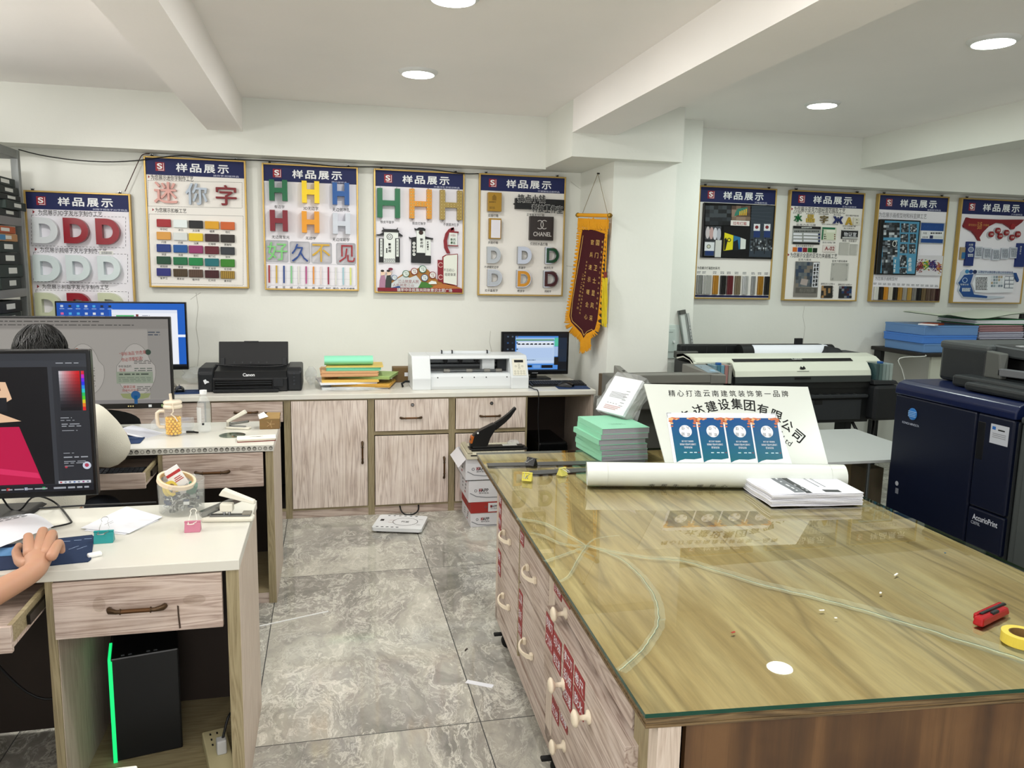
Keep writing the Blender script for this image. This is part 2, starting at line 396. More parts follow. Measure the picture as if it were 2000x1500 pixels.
# power panel flush in the pier
pp = MB(); a = at_y(1288, 643, 5.25); pz = (at_y(1302, 700, 5.25).z, at_y(1302, 634, 5.25).z)
GRN = C('#cdd8d2', .4)
t = thing('electrical_panel', 'pale grey flush electrical panel with small door low on the pier', 'electrical panel', (2.40, 5.25, pz[0]))
h = pz[1] - pz[0]
MB().box((-.118, -.008, 0), (.075, 0, h), GRN, .003).build('panel_frame', t)
d = MB().box((-.118, -.013, .05), (.035, -.008, h - .03), C('#c3d0ca', .35), .002).build('door', t)
MB().box((-.118, -.0145, h - .055), (.02, -.013, h - .052), C('#8f9a95', .4)).build('hinge_line', d)
MB().cyl((.03, -.013, h * .5), (.03, -.022, h * .5), .009, C('#dfe5e2', .3)).build('knob', d)
# downlights
first = None
for i, (x, y, k) in enumerate(LAMPS[:4]):
    if first is None:
        first = thing('ceiling_light', '', 'ceiling light', (x, y, CEIL), 0, 'recessed ceiling lights')
        MB().lathe([(.085, -.018), (.092, -.016), (.104, -.008), (.108, 0)], C('#dfe1e0', .35), 40).build('trim_ring', first)
        MB().lathe([(.0, -.0185), (.086, -.0185)], C('#f4fff8', .4, emit=18), 40).build('diffuser', first)
        o = first
    else:
        o = copy_tree(first); o.location = (x, y, CEIL)
    o['label'] = ['round recessed ceiling light between the left and middle beams, near the back wall', 'round recessed ceiling light right of middle beam, close to the back wall',
                  'large round recessed ceiling light at upper right edge of photo', 'round recessed ceiling light cut by the top edge of photo'][i]
# ================================================================== SAMPLE BOARDS ON THE BACK WALL
NAVY = C('#1c2760', .6); RED = C('#a81d2e', .5); SHEET = C('#e6e4ea', .6); SHEETW = C('#e9e6e0', .6)
c1 = lambda x, y: (x / 4, 250 + y / 4)
c2 = lambda x, y: (450 + x / 4, 250 + y / 4)
c3 = lambda x, y: (850 + x / 4, 300 + y / 4)
c4 = lambda x, y: (1300 + x / 5, 320 + y / 5)
c5 = lambda x, y: (1640 + x * .18, 320 + y * .18)
BY = 5.664
class Board:
    def __init__(s, cv, tl, tr, bl, label, sub, sheet=SHEET, cream=False):
        p0, p1, p2 = (at_y(*q, BY) for q in (tl, tr, bl))
        s.cv = cv; s.W = p1.x - p0.x; s.H = (p0.z + p1.z) / 2 - p2.z; s.o = Vector(((p0.x + p1.x) / 2, BY, p2.z))
        s.t = thing('sample_board', label, 'sample board', s.o, 0, 'sample boards along the back wall')
        W, H = s.W, s.H; g = .011
        fr = MB()
        for a, b in (((-W / 2, -.008, 0), (-W / 2 + g, .03, H)), ((W / 2 - g, -.008, 0), (W / 2, .03, H)),
                     ((-W / 2 + g, -.008, 0), (W / 2 - g, .03, g)), ((-W / 2 + g, -.008, H - g), (W / 2 - g, .03, H))): fr.box(a, b, GOLD, .002)
        fr.build('frame', s.t)
        for sx in (-.42, .40):
            h = MB().box((sx * W - .008, .0, H), (sx * W + .008, .012, H + .012), BLK2, .002)
            h.cyl((sx * W - .006, -.004, H + .012), (sx * W - .006, .014, H + .012), .004, STEEL, 8); h.cyl((sx * W + .006, -.004, H + .012), (sx * W + .006, .014, H + .012), .004, STEEL, 8)
            h.build('hanger', s.t)
        s.p = MB(); s.p.box((-W / 2 + g, 0, g), (W / 2 - g, .028, H - g), sheet)
        hh = .168 * W; s.hz = H - g - hh
        s.r4(-W / 2 + g, s.hz, W / 2 - g, H - g, NAVY)
        # emblem: red tile with white serif S and two white bars
        u = .088 * W; lx = -W * .345; lz = H - g - hh * .50
        s.r4(lx - u / 2, lz - u / 2, lx + u / 2, lz + u / 2, RED, .0009)
        s.tx('S', lx - u * .04, lz + u * .06, u * .56, u * .66, WHITE, .03, .0014)
        s.r4(lx - u * .30, lz + u * .25, lx - u * .2, lz + u * .40, WHITE, .0014) if 0 else None
        s.r4(lx + u * .36, lz - u * .36, lx + u * .41, lz + u * .42, WHITE, .0014)
        s.r4(lx - u * .22, lz - u * .43, lx + u * .41, lz - u * .37, WHITE, .0014)
        for k, ch in enumerate('样品展示'):
            s.tx(ch, W * (-.135 + .136 * k), lz + .0, W * .108, hh * .50, WHITE, .055, .0009)
        s.tx(sub, W * .30, s.hz + hh * .10, min(W * .032 * len(sub), W * .33), hh * .115, C('#cfd3e6', .6), .005, .0009)
    def P(s, x, y):
        q = at_y(*s.cv(x, y), BY); return q.x - s.o.x, q.z - s.o.z
    def R(s, x0, y0, x1, y1):
        xm, ym = (x0 + x1) / 2, (y0 + y1) / 2
        cx, cz = s.P(xm, ym); return cx, cz, s.P(x1, ym)[0] - s.P(x0, ym)[0], s.P(xm, y0)[1] - s.P(xm, y1)[1]
    def r4(s, x0, z0, x1, z1, mat, d=.0005): s.p.rect(x1 - x0, z1 - z0, mat, frame_front((x0 + x1) / 2, -d, (z0 + z1) / 2))
    def tx(s, t, x, z, w, h, mat=INK, bold=0, d=.0005, mb=None): (mb or s.p).text(t, w, h, mat, frame_front(x, -d, z), bold)
    def rect(s, x0, y0, x1, y1, mat, d=.0006, mb=None):
        cx, cz, w, h = s.R(x0, y0, x1, y1); (mb or s.p).rect(w, h, mat, frame_front(cx, -d, cz))
    def text(s, t, x0, y0, x1, y1, mat=INK, bold=.012, d=.0007, mb=None):
        cx, cz, w, h = s.R(x0, y0, x1, y1); s.tx(t, cx, cz, w, h, mat, bold, d, mb)
    def disc(s, x, y, r, mat, d=.0006, mb=None, ry=None):
        cx, cz, w, h = s.R(x - r, y - (ry or r), x + r, y + (ry or r)); (mb or s.p).disc(w / 2, mat, frame_front(cx, -d, cz), 24, 0, h / 2)
    def poly(s, pts, mat, d=.0006, mb=None): (mb or s.p).poly([s.P(*q) for q in pts], mat, frame_front(0, -d, 0))
    def line(s, pts, w, mat, d=.0006, mb=None): (mb or s.p).line([s.P(*q) for q in pts], w, mat, frame_front(0, -d, 0))
    def dash(s, x0, y0, x1, y1, n=26, slope=.022):
        f = lambda x, y: (x, y + (x - (x0 + x1) / 2) * slope)
        m = max(6, int(n * (y1 - y0) / (x1 - x0)))
        for i in range(n):
            for y in (y0, y1): s.line([f(x0 + (x1 - x0) * i / n, y), f(x0 + (x1 - x0) * (i + .62) / n, y)], .0022, INK)
        for i in range(m):
            for x in (x0, x1): s.line([f(x, y0 + (y1 - y0) * i / m), f(x, y0 + (y1 - y0) * (i + .62) / m)], .0022, INK)
    def arrow(s, x, y, k=1): s.poly([(x, y - 15 * k), (x + 17 * k, y), (x, y + 15 * k)], RED)
    def letter(s, ch, rc, mat, depth=.028, bold=.0, name='sample_letter', side=None, gap=.0, label=None, back=None):
        cx, cz, w, h = s.R(*rc); mb = MB()
        M = frame_front(cx, -gap, cz)
        if back: mb.text(ch, w * 1.14, h * 1.10, back, frame_front(cx, -gap, cz), bold + .03, depth * .55)
        mb.text(ch, w, h, mat, M, bold, depth)
        return mb.build(name, s.t, label=label)
    def slab(s, rc, mat, depth, name, bev=.002, label=None):
        cx, cz, w, h = s.R(*rc); mb = MB(); mb.box((cx - w / 2, -depth, cz - h / 2), (cx + w / 2, 0, cz + h / 2), mat, bev)
        return mb, name
    def micro(s, x0, y0, x1, y1, n=1, mat=None, d=.0007, mb=None, gap=.3):
        """rows of unreadably small print"""
        hgt = (y1 - y0) / n
        for i in range(n):
            x = x0; yy = y0 + hgt * (i + .5)
            while x < x1 - 3:
                L = R_.uniform(.25, .9) * hgt * .9 + 2; s.rect(x, yy - hgt * (1 - gap) / 2, min(x + L, x1), yy + hgt * (1 - gap) / 2, mat or GREYLINE, d, mb); x += L + hgt * .22 + .6
    def photo(s, x0, y0, x1, y1, pal, n=5, m=4, d=.0007, mb=None):
        for i in range(n):
            for j in range(m):
                s.rect(x0 + (x1 - x0) * i / n, y0 + (y1 - y0) * j / m, x0 + (x1 - x0) * (i + 1) / n, y0 + (y1 - y0) * (j + 1) / m, C(R_.choice(pal), .5), d, mb)
    def done(s): s.p.build('panel', s.t)

# ---- board with nine block letters
LET_W = C('#d4d9dc', .25); LET_R = C('#a3172a', .25); LET_B = C('#cfdbdc', .2); LET_C = C('#c6ccae', .25)
b = Board(c1, (46, 372), (254, 378), (62, 655), 'gold-framed sample board with large white and red letters D, beside the rack', '树脂字超级字3D字样品')
b.text('为您展示3D字发光字制作工艺', 300, 645, 800, 685); b.arrow(255, 655); b.dash(246, 688, 982, 928)
b.text('为您展示超级字发光字制作工艺', 315, 937, 837, 973); b.arrow(273, 947); b.dash(262, 978, 998, 1208)
b.text('为您展示树脂字发光字制作工艺', 332, 1224, 852, 1260); b.arrow(290, 1238); b.dash(280, 1272, 1003, 1500)
for rc, m, bk in (((272, 702, 468, 903), LET_W, WHITE), ((512, 706, 704, 903), LET_R, None), ((762, 711, 945, 912), LET_R, WHITE), ((277, 992, 486, 1198), LET_B, None), ((532, 994, 718, 1194), LET_B, C('#9fa48b', .3)), ((777, 1000, 952, 1192), LET_B, C('#3b3f42', .3)),
              ((292, 1286, 488, 1490), LET_C, None), ((542, 1288, 724, 1490), LET_R, None), ((782, 1288, 974, 1490), LET_C, C('#8a8d7c', .3))):
    b.letter('D', rc, m, .045, .05, label=('red letter D' if m is LET_R else 'cream letter D' if m is LET_C else 'white letter D'))
mb, n = b.slab((775, 960, 885, 990), C('#dfe0da', .5), .004, 'paper_tag', .001); b.micro(795, 965, 875, 986, 2, d=.005, mb=mb); mb.build(n, b.t)
b.done()
# ---- board with three characters and 25 colour chips
b = Board(c1, (280, 304), (479.5, 314), (290, 561), 'gold-framed sample board with three raised characters above rows of colour chips', '迷你字/扣板样品', SHEETW)
b.text('为您展示迷你字制作工艺', 1180, 371, 1512, 411); b.arrow(1157, 381, .8); b.dash(1156, 418, 1892, 618, 60)
b.text('为您展示扣板工艺', 1213, 627, 1456, 662); b.arrow(1190, 638, .8); b.dash(1165, 680, 1900, 1222, 60)
for ch, rc, m, bk in (('迷', (1208, 425, 1385, 588), C('#dfa79e', .35), C('#8b6a66', .4)), ('你', (1455, 435, 1620, 600), C('#aeb9c6', .3, .3), C('#5f676f', .4)), ('字', (1690, 450, 1848, 605), C('#8d1f28', .35), C('#4f1418', .4))):
    b.letter(ch, rc, m, .022, .022, name='sample_character', label={'迷': 'pink character', '你': 'silver character', '字': 'dark red character'}[ch])
chips = ['b4262c dfe8e8 17191c e0a51f dd6a2c'.split(), 'e0a24a d3d8d6 e3c31f 3b1f1f 2b2320'.split(), '1f3d8f 1560ad a03572 6b1527 33383f'.split(), '174f35 147a4a 12924e 13787f 3a8f22'.split(), '2b2f86 4b3b24 5a4232 421318 9a7a28'.split()]
caps = ['中华红 冰白 太空黑 橘黄 桔红'.split(), '闪金 闪银 浅黄 红咖啡 黑咖啡'.split(), '深蓝 浅蓝 粉红 唯力红 深灰'.split(), '邮政绿 翠绿 苹果绿 孔雀绿 毛豆绿'.split(), '紫罗兰 黑木纹 榆木纹 红木纹 黄木纹'.split()]
for r in range(5):
    for c in range(5):
        x = (1227, 1357, 1478, 1603, 1726)[c]; y = (713, 812, 908, 1003, 1095)[r] + c * 5.4
        cx, cz, w, h = b.R(x, y, x + 109, y + 61)
        mb = MB().box((cx - w / 2, -.016, cz - h / 2), (cx + w / 2, 0, cz + h / 2), C('#' + chips[r][c], .35), .003)
        if r == 4 and c:
            for k in range(7): mb.rect(w * .03, h * .9, C(('#6a5638', '#74594a', '#5c1f22', '#c8a544')[c - 1], .4), frame_front(cx - w * .42 + w * .14 * k, -.0166, cz))
        mb.build('colour_chip', b.t, label={0: None}.get(1))
        nm = caps[r][c]; b.text(nm, x + 54 - 9.5 * len(nm) * 1.0, y + 70, x + 54 + 9.5 * len(nm), y + 88, INK, .01)
b.done()
# ---- board with six H letters, neon characters and rods
b = Board(c2, (511, 317), (699, 327.5), (514.5, 566), 'gold-framed sample board with six small H letters and a row of thin coloured rods', '围边部样品')
for ch, rc, col, cap, cr in (('H', (307, 410, 447, 572), '#0d7446', '有边字', (343, 603, 423, 628)), ('H', (560, 420, 695, 590), '#f3d016', '3D无边字', (570, 614, 687, 642)), ('H', (797, 433, 927, 603), '#0f5fb0', '无边侧冲孔', (797, 624, 932, 653)),
                         ('H', (313, 645, 450, 808), '#8f1428', '无边背发光', (323, 839, 462, 866)), ('H', (560, 655, 695, 820), '#ee9f16', '无边字', (587, 849, 668, 873)), ('H', (800, 668, 935, 830), '#c6ccd6', '无边炫彩字', (797, 858, 932, 886))):
    b.letter(ch, rc, C(col, .35), .055, .045, label={'#0d7446': 'green letter H', '#f3d016': 'yellow letter H', '#0f5fb0': 'blue letter H', '#8f1428': 'dark red letter H', '#ee9f16': 'orange letter H', '#c6ccd6': 'pale grey letter H'}[col]); b.text(cap, *cr, INK, .012)
CLEAR = C('#eef0f4', .15, alpha=.14)
def rrect(w, h, r, n=5):
    o = []
    for cx, cy, a in ((w / 2 - r, h / 2 - r, 0), (-w / 2 + r, h / 2 - r, 90), (-w / 2 + r, -h / 2 + r, 180), (w / 2 - r, -h / 2 + r, 270)):
        o += [(cx + r * math.cos(math.radians(a + 90 * i / n)), cy + r * math.sin(math.radians(a + 90 * i / n))) for i in range(n + 1)]
    return o
def loop(mb, pts, w, mat, M): mb.line(pts + [pts[0]], w, mat, M)
for ch, rc, col, fr in (('好', (290, 892, 445, 1032), '#7fd27a', (278, 878, 452, 1048)), ('久', (478, 905, 608, 1046), '#244f9e', (466, 888, 622, 1056)), ('不', (638, 908, 780, 1046), '#d9ad33', (632, 896, 792, 1058)), ('见', (848, 915, 972, 1050), '#b3202c', (828, 900, 978, 1066))):
    cx, cz, w, h = b.R(*fr); mb = MB(); loop(mb, rrect(w, h, .012), .0016, C('#9a9ea6', .3), frame_front(cx, -.0055, cz)); loop(mb, rrect(w * .92, h * .93, .010), .0010, C('#bcbfc6', .3), frame_front(cx, -.0055, cz))
    cx, cz, w, h = b.R(*rc); mb.text(ch, w, h, C(col, .4), frame_front(cx, -.004, cz), .0, .008); mb.prism(rrect(*b.R(*fr)[2:], .012), .004, CLEAR, frame_front(*[b.R(*fr)[0], 0, b.R(*fr)[1]]))
    mb.build('neon_character', b.t, label={'好': 'green character', '久': 'blue character', '不': 'yellow character', '见': 'red character'}[ch])
cx, cz, w, h = b.R(270, 1064, 985, 1232); loop(b.p, rrect(w, h, .012), .0018, C('#a9acb4', .4), frame_front(cx, -.0008, cz))
for y in (1115, 1170): b.line([(300, y), (945, y + 14)], .0012, C('#b9bcc4', .4))
rods = [('红', '#c23a40'), ('黄', '#d9b54a'), ('蓝', '#2d55a5'), ('绿', '#8fd49a'), ('白', '#e6e6de'), ('紫', '#d264a2'), ('橙', '#f0a04a'), ('粉红', '#eee2e0'), ('玫红', '#c04a68'), ('暖白', '#e3e4dc'), ('冰蓝', '#a9cfdc'), ('柠檬黄', '#dfe58a')]
for i, (nm, col) in enumerate(rods):
    x = 303 + 57.8 * i; y = 1072 + 1.7 * i
    p, q = b.P(x, y), b.P(x + 1, y + 136); MB().cyl((p[0], -.008, p[1]), (q[0], -.008, q[1]), .0052, C(col, .4), 8).build('sample_rod', b.t)
    b.text(nm, x - 10.5 * len(nm), 1234 + i * 1.2, x + 10.5 * len(nm), 1254 + i * 1.2, INK, .012)
b.done()
# ---- board with tall H letters and landscape sign models
b = Board(c2, (730, 328), (907.5, 338), (732.5, 572), 'gold-framed sample board with tall H letters over black roofed sign models', '外露冲孔字标识样品')
BULB = C('#e9d58a', .2); HOLE = C('#4a3d14', .5)
for rc, col, dots, cap, cr in (((1146, 475, 1323, 703), '#0e7849', 0, '铁皮平面字', (1172, 724, 1278, 746)), ((1396, 481, 1568, 710), '#e59a24', 1, '铁皮灯珠字', (1420, 734, 1525, 757)), ((1632, 491, 1805, 720), '#ab924a', 1, '不锈钢冲孔字', (1663, 743, 1784, 768))):
    cx, cz, w, h = b.R(*rc); mb = MB(); mb.text('H', w, h, C(col, .35, .25 if col == '#ab924a' else 0), frame_front(cx, 0, cz), .02, .04)
    if dots:
        for k in range(9):
            for sx in (-.43, -.30, .30, .43):
                M = frame_front(cx + sx * w, -.0405, cz + h * (.44 - .11 * k)); mb.disc(.0052, HOLE, M, 12); mb.disc(.0034, BULB, M, 12, .0006)
        for k in range(3):
            for sz in (-.02, .05):
                M = frame_front(cx + (k - 1) * w * .14, -.0405, cz + h * (sz - .02)); mb.disc(.0052, HOLE, M, 12); mb.disc(.0034, BULB, M, 12, .0006)
    for sx in (-.36, .36):
        for sz in (.5, -.5): mb.tube([(cx + sx * w - .006, -.01, cz + sz * h), (cx + sx * w, -.01, cz + sz * h + math.copysign(.012, sz)), (cx + sx * w + .006, -.01, cz + sz * h)], .0016, STEEL if not dots else BRASS, 6)
    mb.build('sample_letter', b.t, label={'#0e7849': 'tall green letter H', '#e59a24': 'tall orange letter H studded with bulbs', '#ab924a': 'tall brass letter H studded with bulbs'}[col]); b.text(cap, *cr, INK, .012)
def flat(b, mb, pts, mat, d, z0=0): mb.prism([b.P(*q) for q in pts], d - z0, mat, frame_front(0, -z0, 0))
BK = C('#1b1d1f', .45); PW = C('#dfe5e0', .5)
mb = MB()      # gate-shaped sign
flat(b, mb, [(1198, 812), (1310, 815), (1308, 1050), (1196, 1048)], PW, .016)
flat(b, mb, [(1190, 775), (1200, 790), (1296, 792), (1306, 778), (1304, 795), (1318, 808), (1310, 816), (1190, 812), (1180, 803), (1195, 793)], BK, .022)
flat(b, mb, [(1138, 832), (1165, 830), (1198, 812), (1198, 840), (1150, 842)], BK, .02); flat(b, mb, [(1310, 815), (1342, 838), (1345, 846), (1330, 848), (1310, 844)], BK, .02)
for x in (1160, 1286): flat(b, mb, [(x, 862), (x + 36, 863), (x + 36, 1050), (x, 1049)], BK, .02); b.rect(x + 8, 868, x + 27, 1005, PW, .0206, mb)
for x in (1170, 1295): b.text('新\n农\n村\n建\n设', x + 1, 880, x + 14, 990, INK, 0, .0212, mb)
b.disc(1243, 850, 24, BK, .0166, mb); b.disc(1243, 850, 19, PW, .0172, mb); b.disc(1243, 850, 12, GREYLINE, .0178, mb); b.disc(1243, 850, 7, PW, .0184, mb)
b.text('新\n农\n村', 1233, 900, 1254, 972, INK, .03, .0166, mb)
for y in (945, 958, 970): b.disc(1220, y, 6, BK, .0166, mb)
for k in range(5):
    for j in range(3): b.rect(1200 + k * 17 + (j % 2) * 6, 1020 + j * 9, 1214 + k * 17 + (j % 2) * 6, 1026 + j * 9, GREYLINE, .0166, mb)
mb.build('sign_model', b.t, label='black and white gate shaped sign model')
mb = MB()      # stepped sign
flat(b, mb, [(1412, 862), (1450, 862), (1450, 975), (1520, 978), (1520, 998), (1565, 1000), (1563, 1058), (1410, 1052)], BK, .02)
flat(b, mb, [(1452, 800), (1518, 803), (1518, 977), (1452, 974)], PW, .024); flat(b, mb, [(1520, 862), (1562, 864), (1562, 997), (1520, 995)], PW, .016)
flat(b, mb, [(1436, 782), (1450, 790), (1470, 778), (1505, 780), (1522, 792), (1518, 806), (1440, 800)], BK, .028); flat(b, mb, [(1394, 850), (1405, 858), (1450, 850), (1450, 868), (1400, 868)], BK, .024); flat(b, mb, [(1520, 848), (1560, 858), (1582, 862), (1578, 872), (1520, 868)], BK, .024)
b.disc(1486, 818, 18, C('#3a2017', .5), .0246, mb); b.text('新\n农\n村', 1480, 862, 1503, 935, INK, .02, .0246, mb); b.text('乡\n村\n振\n兴', 1533, 885, 1547, 955, INK, .02, .0166, mb)
for i, y in enumerate((902, 930, 959, 987)): b.disc(1432, y, 12, PW, .0206, mb); b.text('乡村振兴'[i], 1425, y - 8, 1439, y + 8, C('#7a1d1d', .5), .0, .021, mb)
mb.build('sign_model', b.t, label='black stepped sign model')
mb = MB(); RD = C('#99202c', .45)
arc = [(1742, 775), (1705, 790), (1678, 825), (1664, 880), (1668, 935), (1690, 980), (1715, 978), (1695, 930), (1690, 880), (1700, 835), (1718, 806), (1745, 790)]
flat(b, mb, arc, RD, .018); flat(b, mb, [(1706, 816), (1768, 820), (1768, 918), (1706, 914)], PW, .02); flat(b, mb, [(1698, 806), (1780, 810), (1778, 822), (1698, 817)], RD, .022); flat(b, mb, [(1698, 914), (1778, 918), (1776, 925), (1698, 921)], RD, .022); flat(b, mb, [(1722, 780), (1744, 782), (1746, 808), (1720, 806)], RD, .018)
b.text('乡村振兴', 1716, 830, 1758, 850, RD, .0, .0206, mb); b.text('新风\n景区', 1716, 862, 1756, 908, C('#2c5a34', .5), .02, .0206, mb); mb.build('sign_model', b.t, label='red curved lantern sign model')
mb = MB()      # landscape group along the foot
flat(b, mb, [(1255, 1190), (1290, 1180), (1345, 1140), (1380, 1120), (1430, 1112), (1500, 1080), (1545, 1110), (1580, 1150), (1620, 1190), (1660, 1210), (1700, 1205), (1740, 1230), (1800, 1250), (1250, 1248)], C('#b9803a', .5), .010)
flat(b, mb, [(1255, 1215), (1300, 1180), (1350, 1150), (1400, 1170), (1450, 1150), (1490, 1200), (1490, 1248), (1255, 1246)], C('#c9cfd0', .5), .014)
flat(b, mb, [(1465, 1248), (1490, 1200), (1530, 1205), (1600, 1248)], C('#4a8a35', .5), .018); flat(b, mb, [(1560, 1249), (1620, 1222), (1690, 1215), (1740, 1230), (1806, 1255), (1560, 1255)], C('#c77a3a', .5), .020)
flat(b, mb, [(1545, 1210), (1570, 1192), (1605, 1200), (1610, 1218), (1550, 1220)], PW, .017); flat(b, mb, [(1250, 1248), (1320, 1232), (1330, 1252), (1250, 1252)], C('#2d5f9e', .5), .018)
flat(b, mb, [(1150, 1246), (1806, 1256), (1806, 1284), (1150, 1272)], C('#92182a', .5), .022); b.text('铸牢中华民族共同体意识主题广场', 1302, 1252, 1730, 1280, PW, .01, .0226, mb)
b.text('江山就是人民', 1308, 1185, 1470, 1212, RD, .0, .0146, mb); b.text('人民就是江山', 1268, 1215, 1430, 1238, RD, .0, .0146, mb)
for x, y, r, col in ((1280, 1168, 21, '#3f6fa8'), (1370, 1138, 27, '#2f7a5a'), (1435, 1120, 27, '#9a2430'), (1500, 1103, 29, '#2f7a5a'), (1515, 1170, 27, '#3f6fa8'), (1577, 1149, 27, '#9a2430')):
    cx, cz, w, h = b.R(x - r, y - r, x + r, y + r); mb.cyl((cx, 0, cz), (cx, -.02, cz), w / 2, C(col, .4), 20); b.disc(x, y, r * .82, PW, .0206, mb); b.text('相互\n了解', x - r * .5, y - r * .5, x + r * .5, y + r * .5, C(col, .5), .0, .0212, mb)
for x, col, sk in ((1188, '#d6a3b8', '#b98aa6'), (1235, '#2e3b38', '#39433f')):   # two folk figures cut from flat board
    flat(b, mb, [(x - 22, 1190), (x - 12, 1150), (x + 14, 1148), (x + 24, 1185), (x + 18, 1262), (x - 26, 1258)], C(sk, .5), .016)
    flat(b, mb, [(x - 14, 1152), (x + 16, 1148), (x + 30, 1120), (x + 10, 1138), (x - 14, 1140)], C('#e3cbb8', .5), .018); b.disc(x, 1128, 15, C('#e3c6ae', .5), .0186, mb); b.disc(x - 2, 1116, 14, C('#2a2224', .5), .0192, mb, 9)
b.disc(1250, 1102, 18, C('#8c2f48', .5), .0192, mb, 11)
mb.build('landscape_model', b.t)
mb = MB(); flat(b, mb, [(1655, 1005), (1680, 990), (1773, 982), (1770, 1236), (1740, 1232), (1655, 1215)], RD, .02); flat(b, mb, [(1662, 1010), (1684, 996), (1768, 988), (1765, 1230), (1740, 1222), (1662, 1208)], C('#dfe3d8', .5), .023)
flat(b, mb, [(1618, 1030), (1655, 1032), (1655, 1205), (1618, 1195)], RD, .018)
for y in (1070, 1165): b.disc(1640, y, 20, C('#d9b9b2', .5), .0186, mb); b.disc(1640, y, 15, RD, .019, mb)
b.text('不忘初心', 1662, 1098, 1745, 1122, INK, .0, .0236, mb); b.text('砥砺奋发', 1672, 1132, 1757, 1156, INK, .0, .0236, mb); mb.build('sign_model', b.t, label='red edged white slab sign model')
b.done()
# ---- board with light boxes and metal letters
b = Board(c3, (936, 338), (1105.5, 346), (933, 577), 'gold-framed sample board with dark square light box and six metal letters D', '不锈钢包边部样品', SHEETW)
GB = C('#b48a2c', .3, .5)
cx, cz, w, h = b.R(403, 308, 508, 455); mb = MB().box((cx - w / 2, -.05, cz - h / 2), (cx + w / 2, 0, cz + h / 2), GB, .002)
mb.poly([(cx - w * .2, cz + .01), (cx - w * .2, cz + h * .28), (cx - w * .05, cz + h * .4), (cx + w * .1, cz + h * .28), (cx + w * .1, cz + .01)], C('#8d6a1c', .4, .5), frame_front(0, -.0506, 0)); b.text('BOSS', 415, 418, 455, 436, C('#6b5015', .5), .01, .0508, mb); b.micro(412, 376, 462, 388, 1, C('#6b5015', .5), .0508, mb); mb.build('light_box', b.t, label='brass box light')
b.text('双面灯箱', 413, 473, 493, 496); b.text('正常面发光灯箱', 715, 468, 852, 489); b.text('多面灯箱', 413, 685, 490, 706); b.text('引流扣水晶灯箱', 742, 694, 878, 718)
mb, n = b.slab((620, 357, 1000, 440), BLACK, .035, 'strip_sign'); cx, cz, w, h = b.R(600, 388, 622, 402); mb.cyl((cx - .004, -.02, cz), (cx + w, -.02, cz), .005, BLACK, 10)
for ch, rc in zip('搞点小钱科技工作室', [(636 + 55 * k, 322 + 2 * k, 684 + 55 * k, 382 + 2 * k) for k in range(4)] + [(745 + 49 * k, 400 + 3 * k, 788 + 49 * k, 458 + 3 * k) for k in range(5)]):
    cx, cz, w, h = b.R(*rc); mb.text(ch, w * 1.06, h * 1.06, C('#c9c9c6', .4), frame_front(cx, -.035, cz), .075, .004); mb.text(ch, w, h, BLACK, frame_front(cx, -.039, cz), .015, .004)
mb.build(n, b.t, label='black strip sign with black characters')
mb, n = b.slab((413, 508, 507, 668), GB, .04, 'light_box'); b.rect(428, 520, 500, 660, C('#dddbe2', .4), .0406, mb); b.line([(424, 512), (424, 664)], .004, GB, .041, mb); mb.build(n, b.t, label='white box light in brass frame')
mb, n = b.slab((730, 493, 915, 678), C('#2f2522', .35), .035, 'light_box'); SV = C('#c9c5c2', .4)
b.text('CHANEL', 757, 614, 898, 648, SV, .01, .0356, mb)
for x, s_ in ((808, -1), (842, 1)):
    cx, cz, w, h = b.R(x - 27, 524, x + 27, 590); pts = [(s_ * math.cos(a) * w * .5, math.sin(a) * h * .5) for a in [math.radians(50 + 260 * i / 20) for i in range(21)]]; mb.line(pts, .0048, SV, frame_front(cx, -.0357, cz))
mb.build(n, b.t, label='dark brown square light box with pale lettering')
CHR = C('#a9acb0', .12, 1); SIL = C('#b4b9bd', .3, .4)
for rc, m, bk, cap, cr in (((400, 728, 505, 857), SIL, None, '不锈钢无边字', (383, 877, 495, 898)), ((637, 728, 745, 862), CHR, None, '厚漏字', (650, 881, 705, 901)), ((853, 733, 962, 862), C('#0c4a2a', .2), CHR, '侧冲孔字', (850, 883, 921, 902)),
                       ((403, 905, 515, 1035), SIL, CHR, '扣水晶板字', (388, 1059, 489, 1080)), ((630, 910, 743, 1045), C('#d8951f', .3), CHR, '喷漆字', (642, 1064, 697, 1084)), ((840, 915, 955, 1045), C('#4d2226', .4), CHR, '网格字', (855, 1067, 905, 1086))):
    cx, cz, w, h = b.R(*rc); mb = MB()
    if bk: mb.text('D', w, h, bk, frame_front(cx, 0, cz), .05, .03); mb.text('D', w * .88, h * .9, m, frame_front(cx, -.03, cz), .025, .006)
    else: mb.text('D', w, h, m, frame_front(cx, 0, cz), .05, .036)
    mb.build('sample_letter', b.t, label=None if m in (SIL, CHR) else 'green letter D' if 'g' == 'g' and m.name.endswith('0c4a2a') else 'orange letter D' if 'd8951f' in m.name else 'maroon letter D'); b.text(cap, *cr, INK, .012)
b.done()
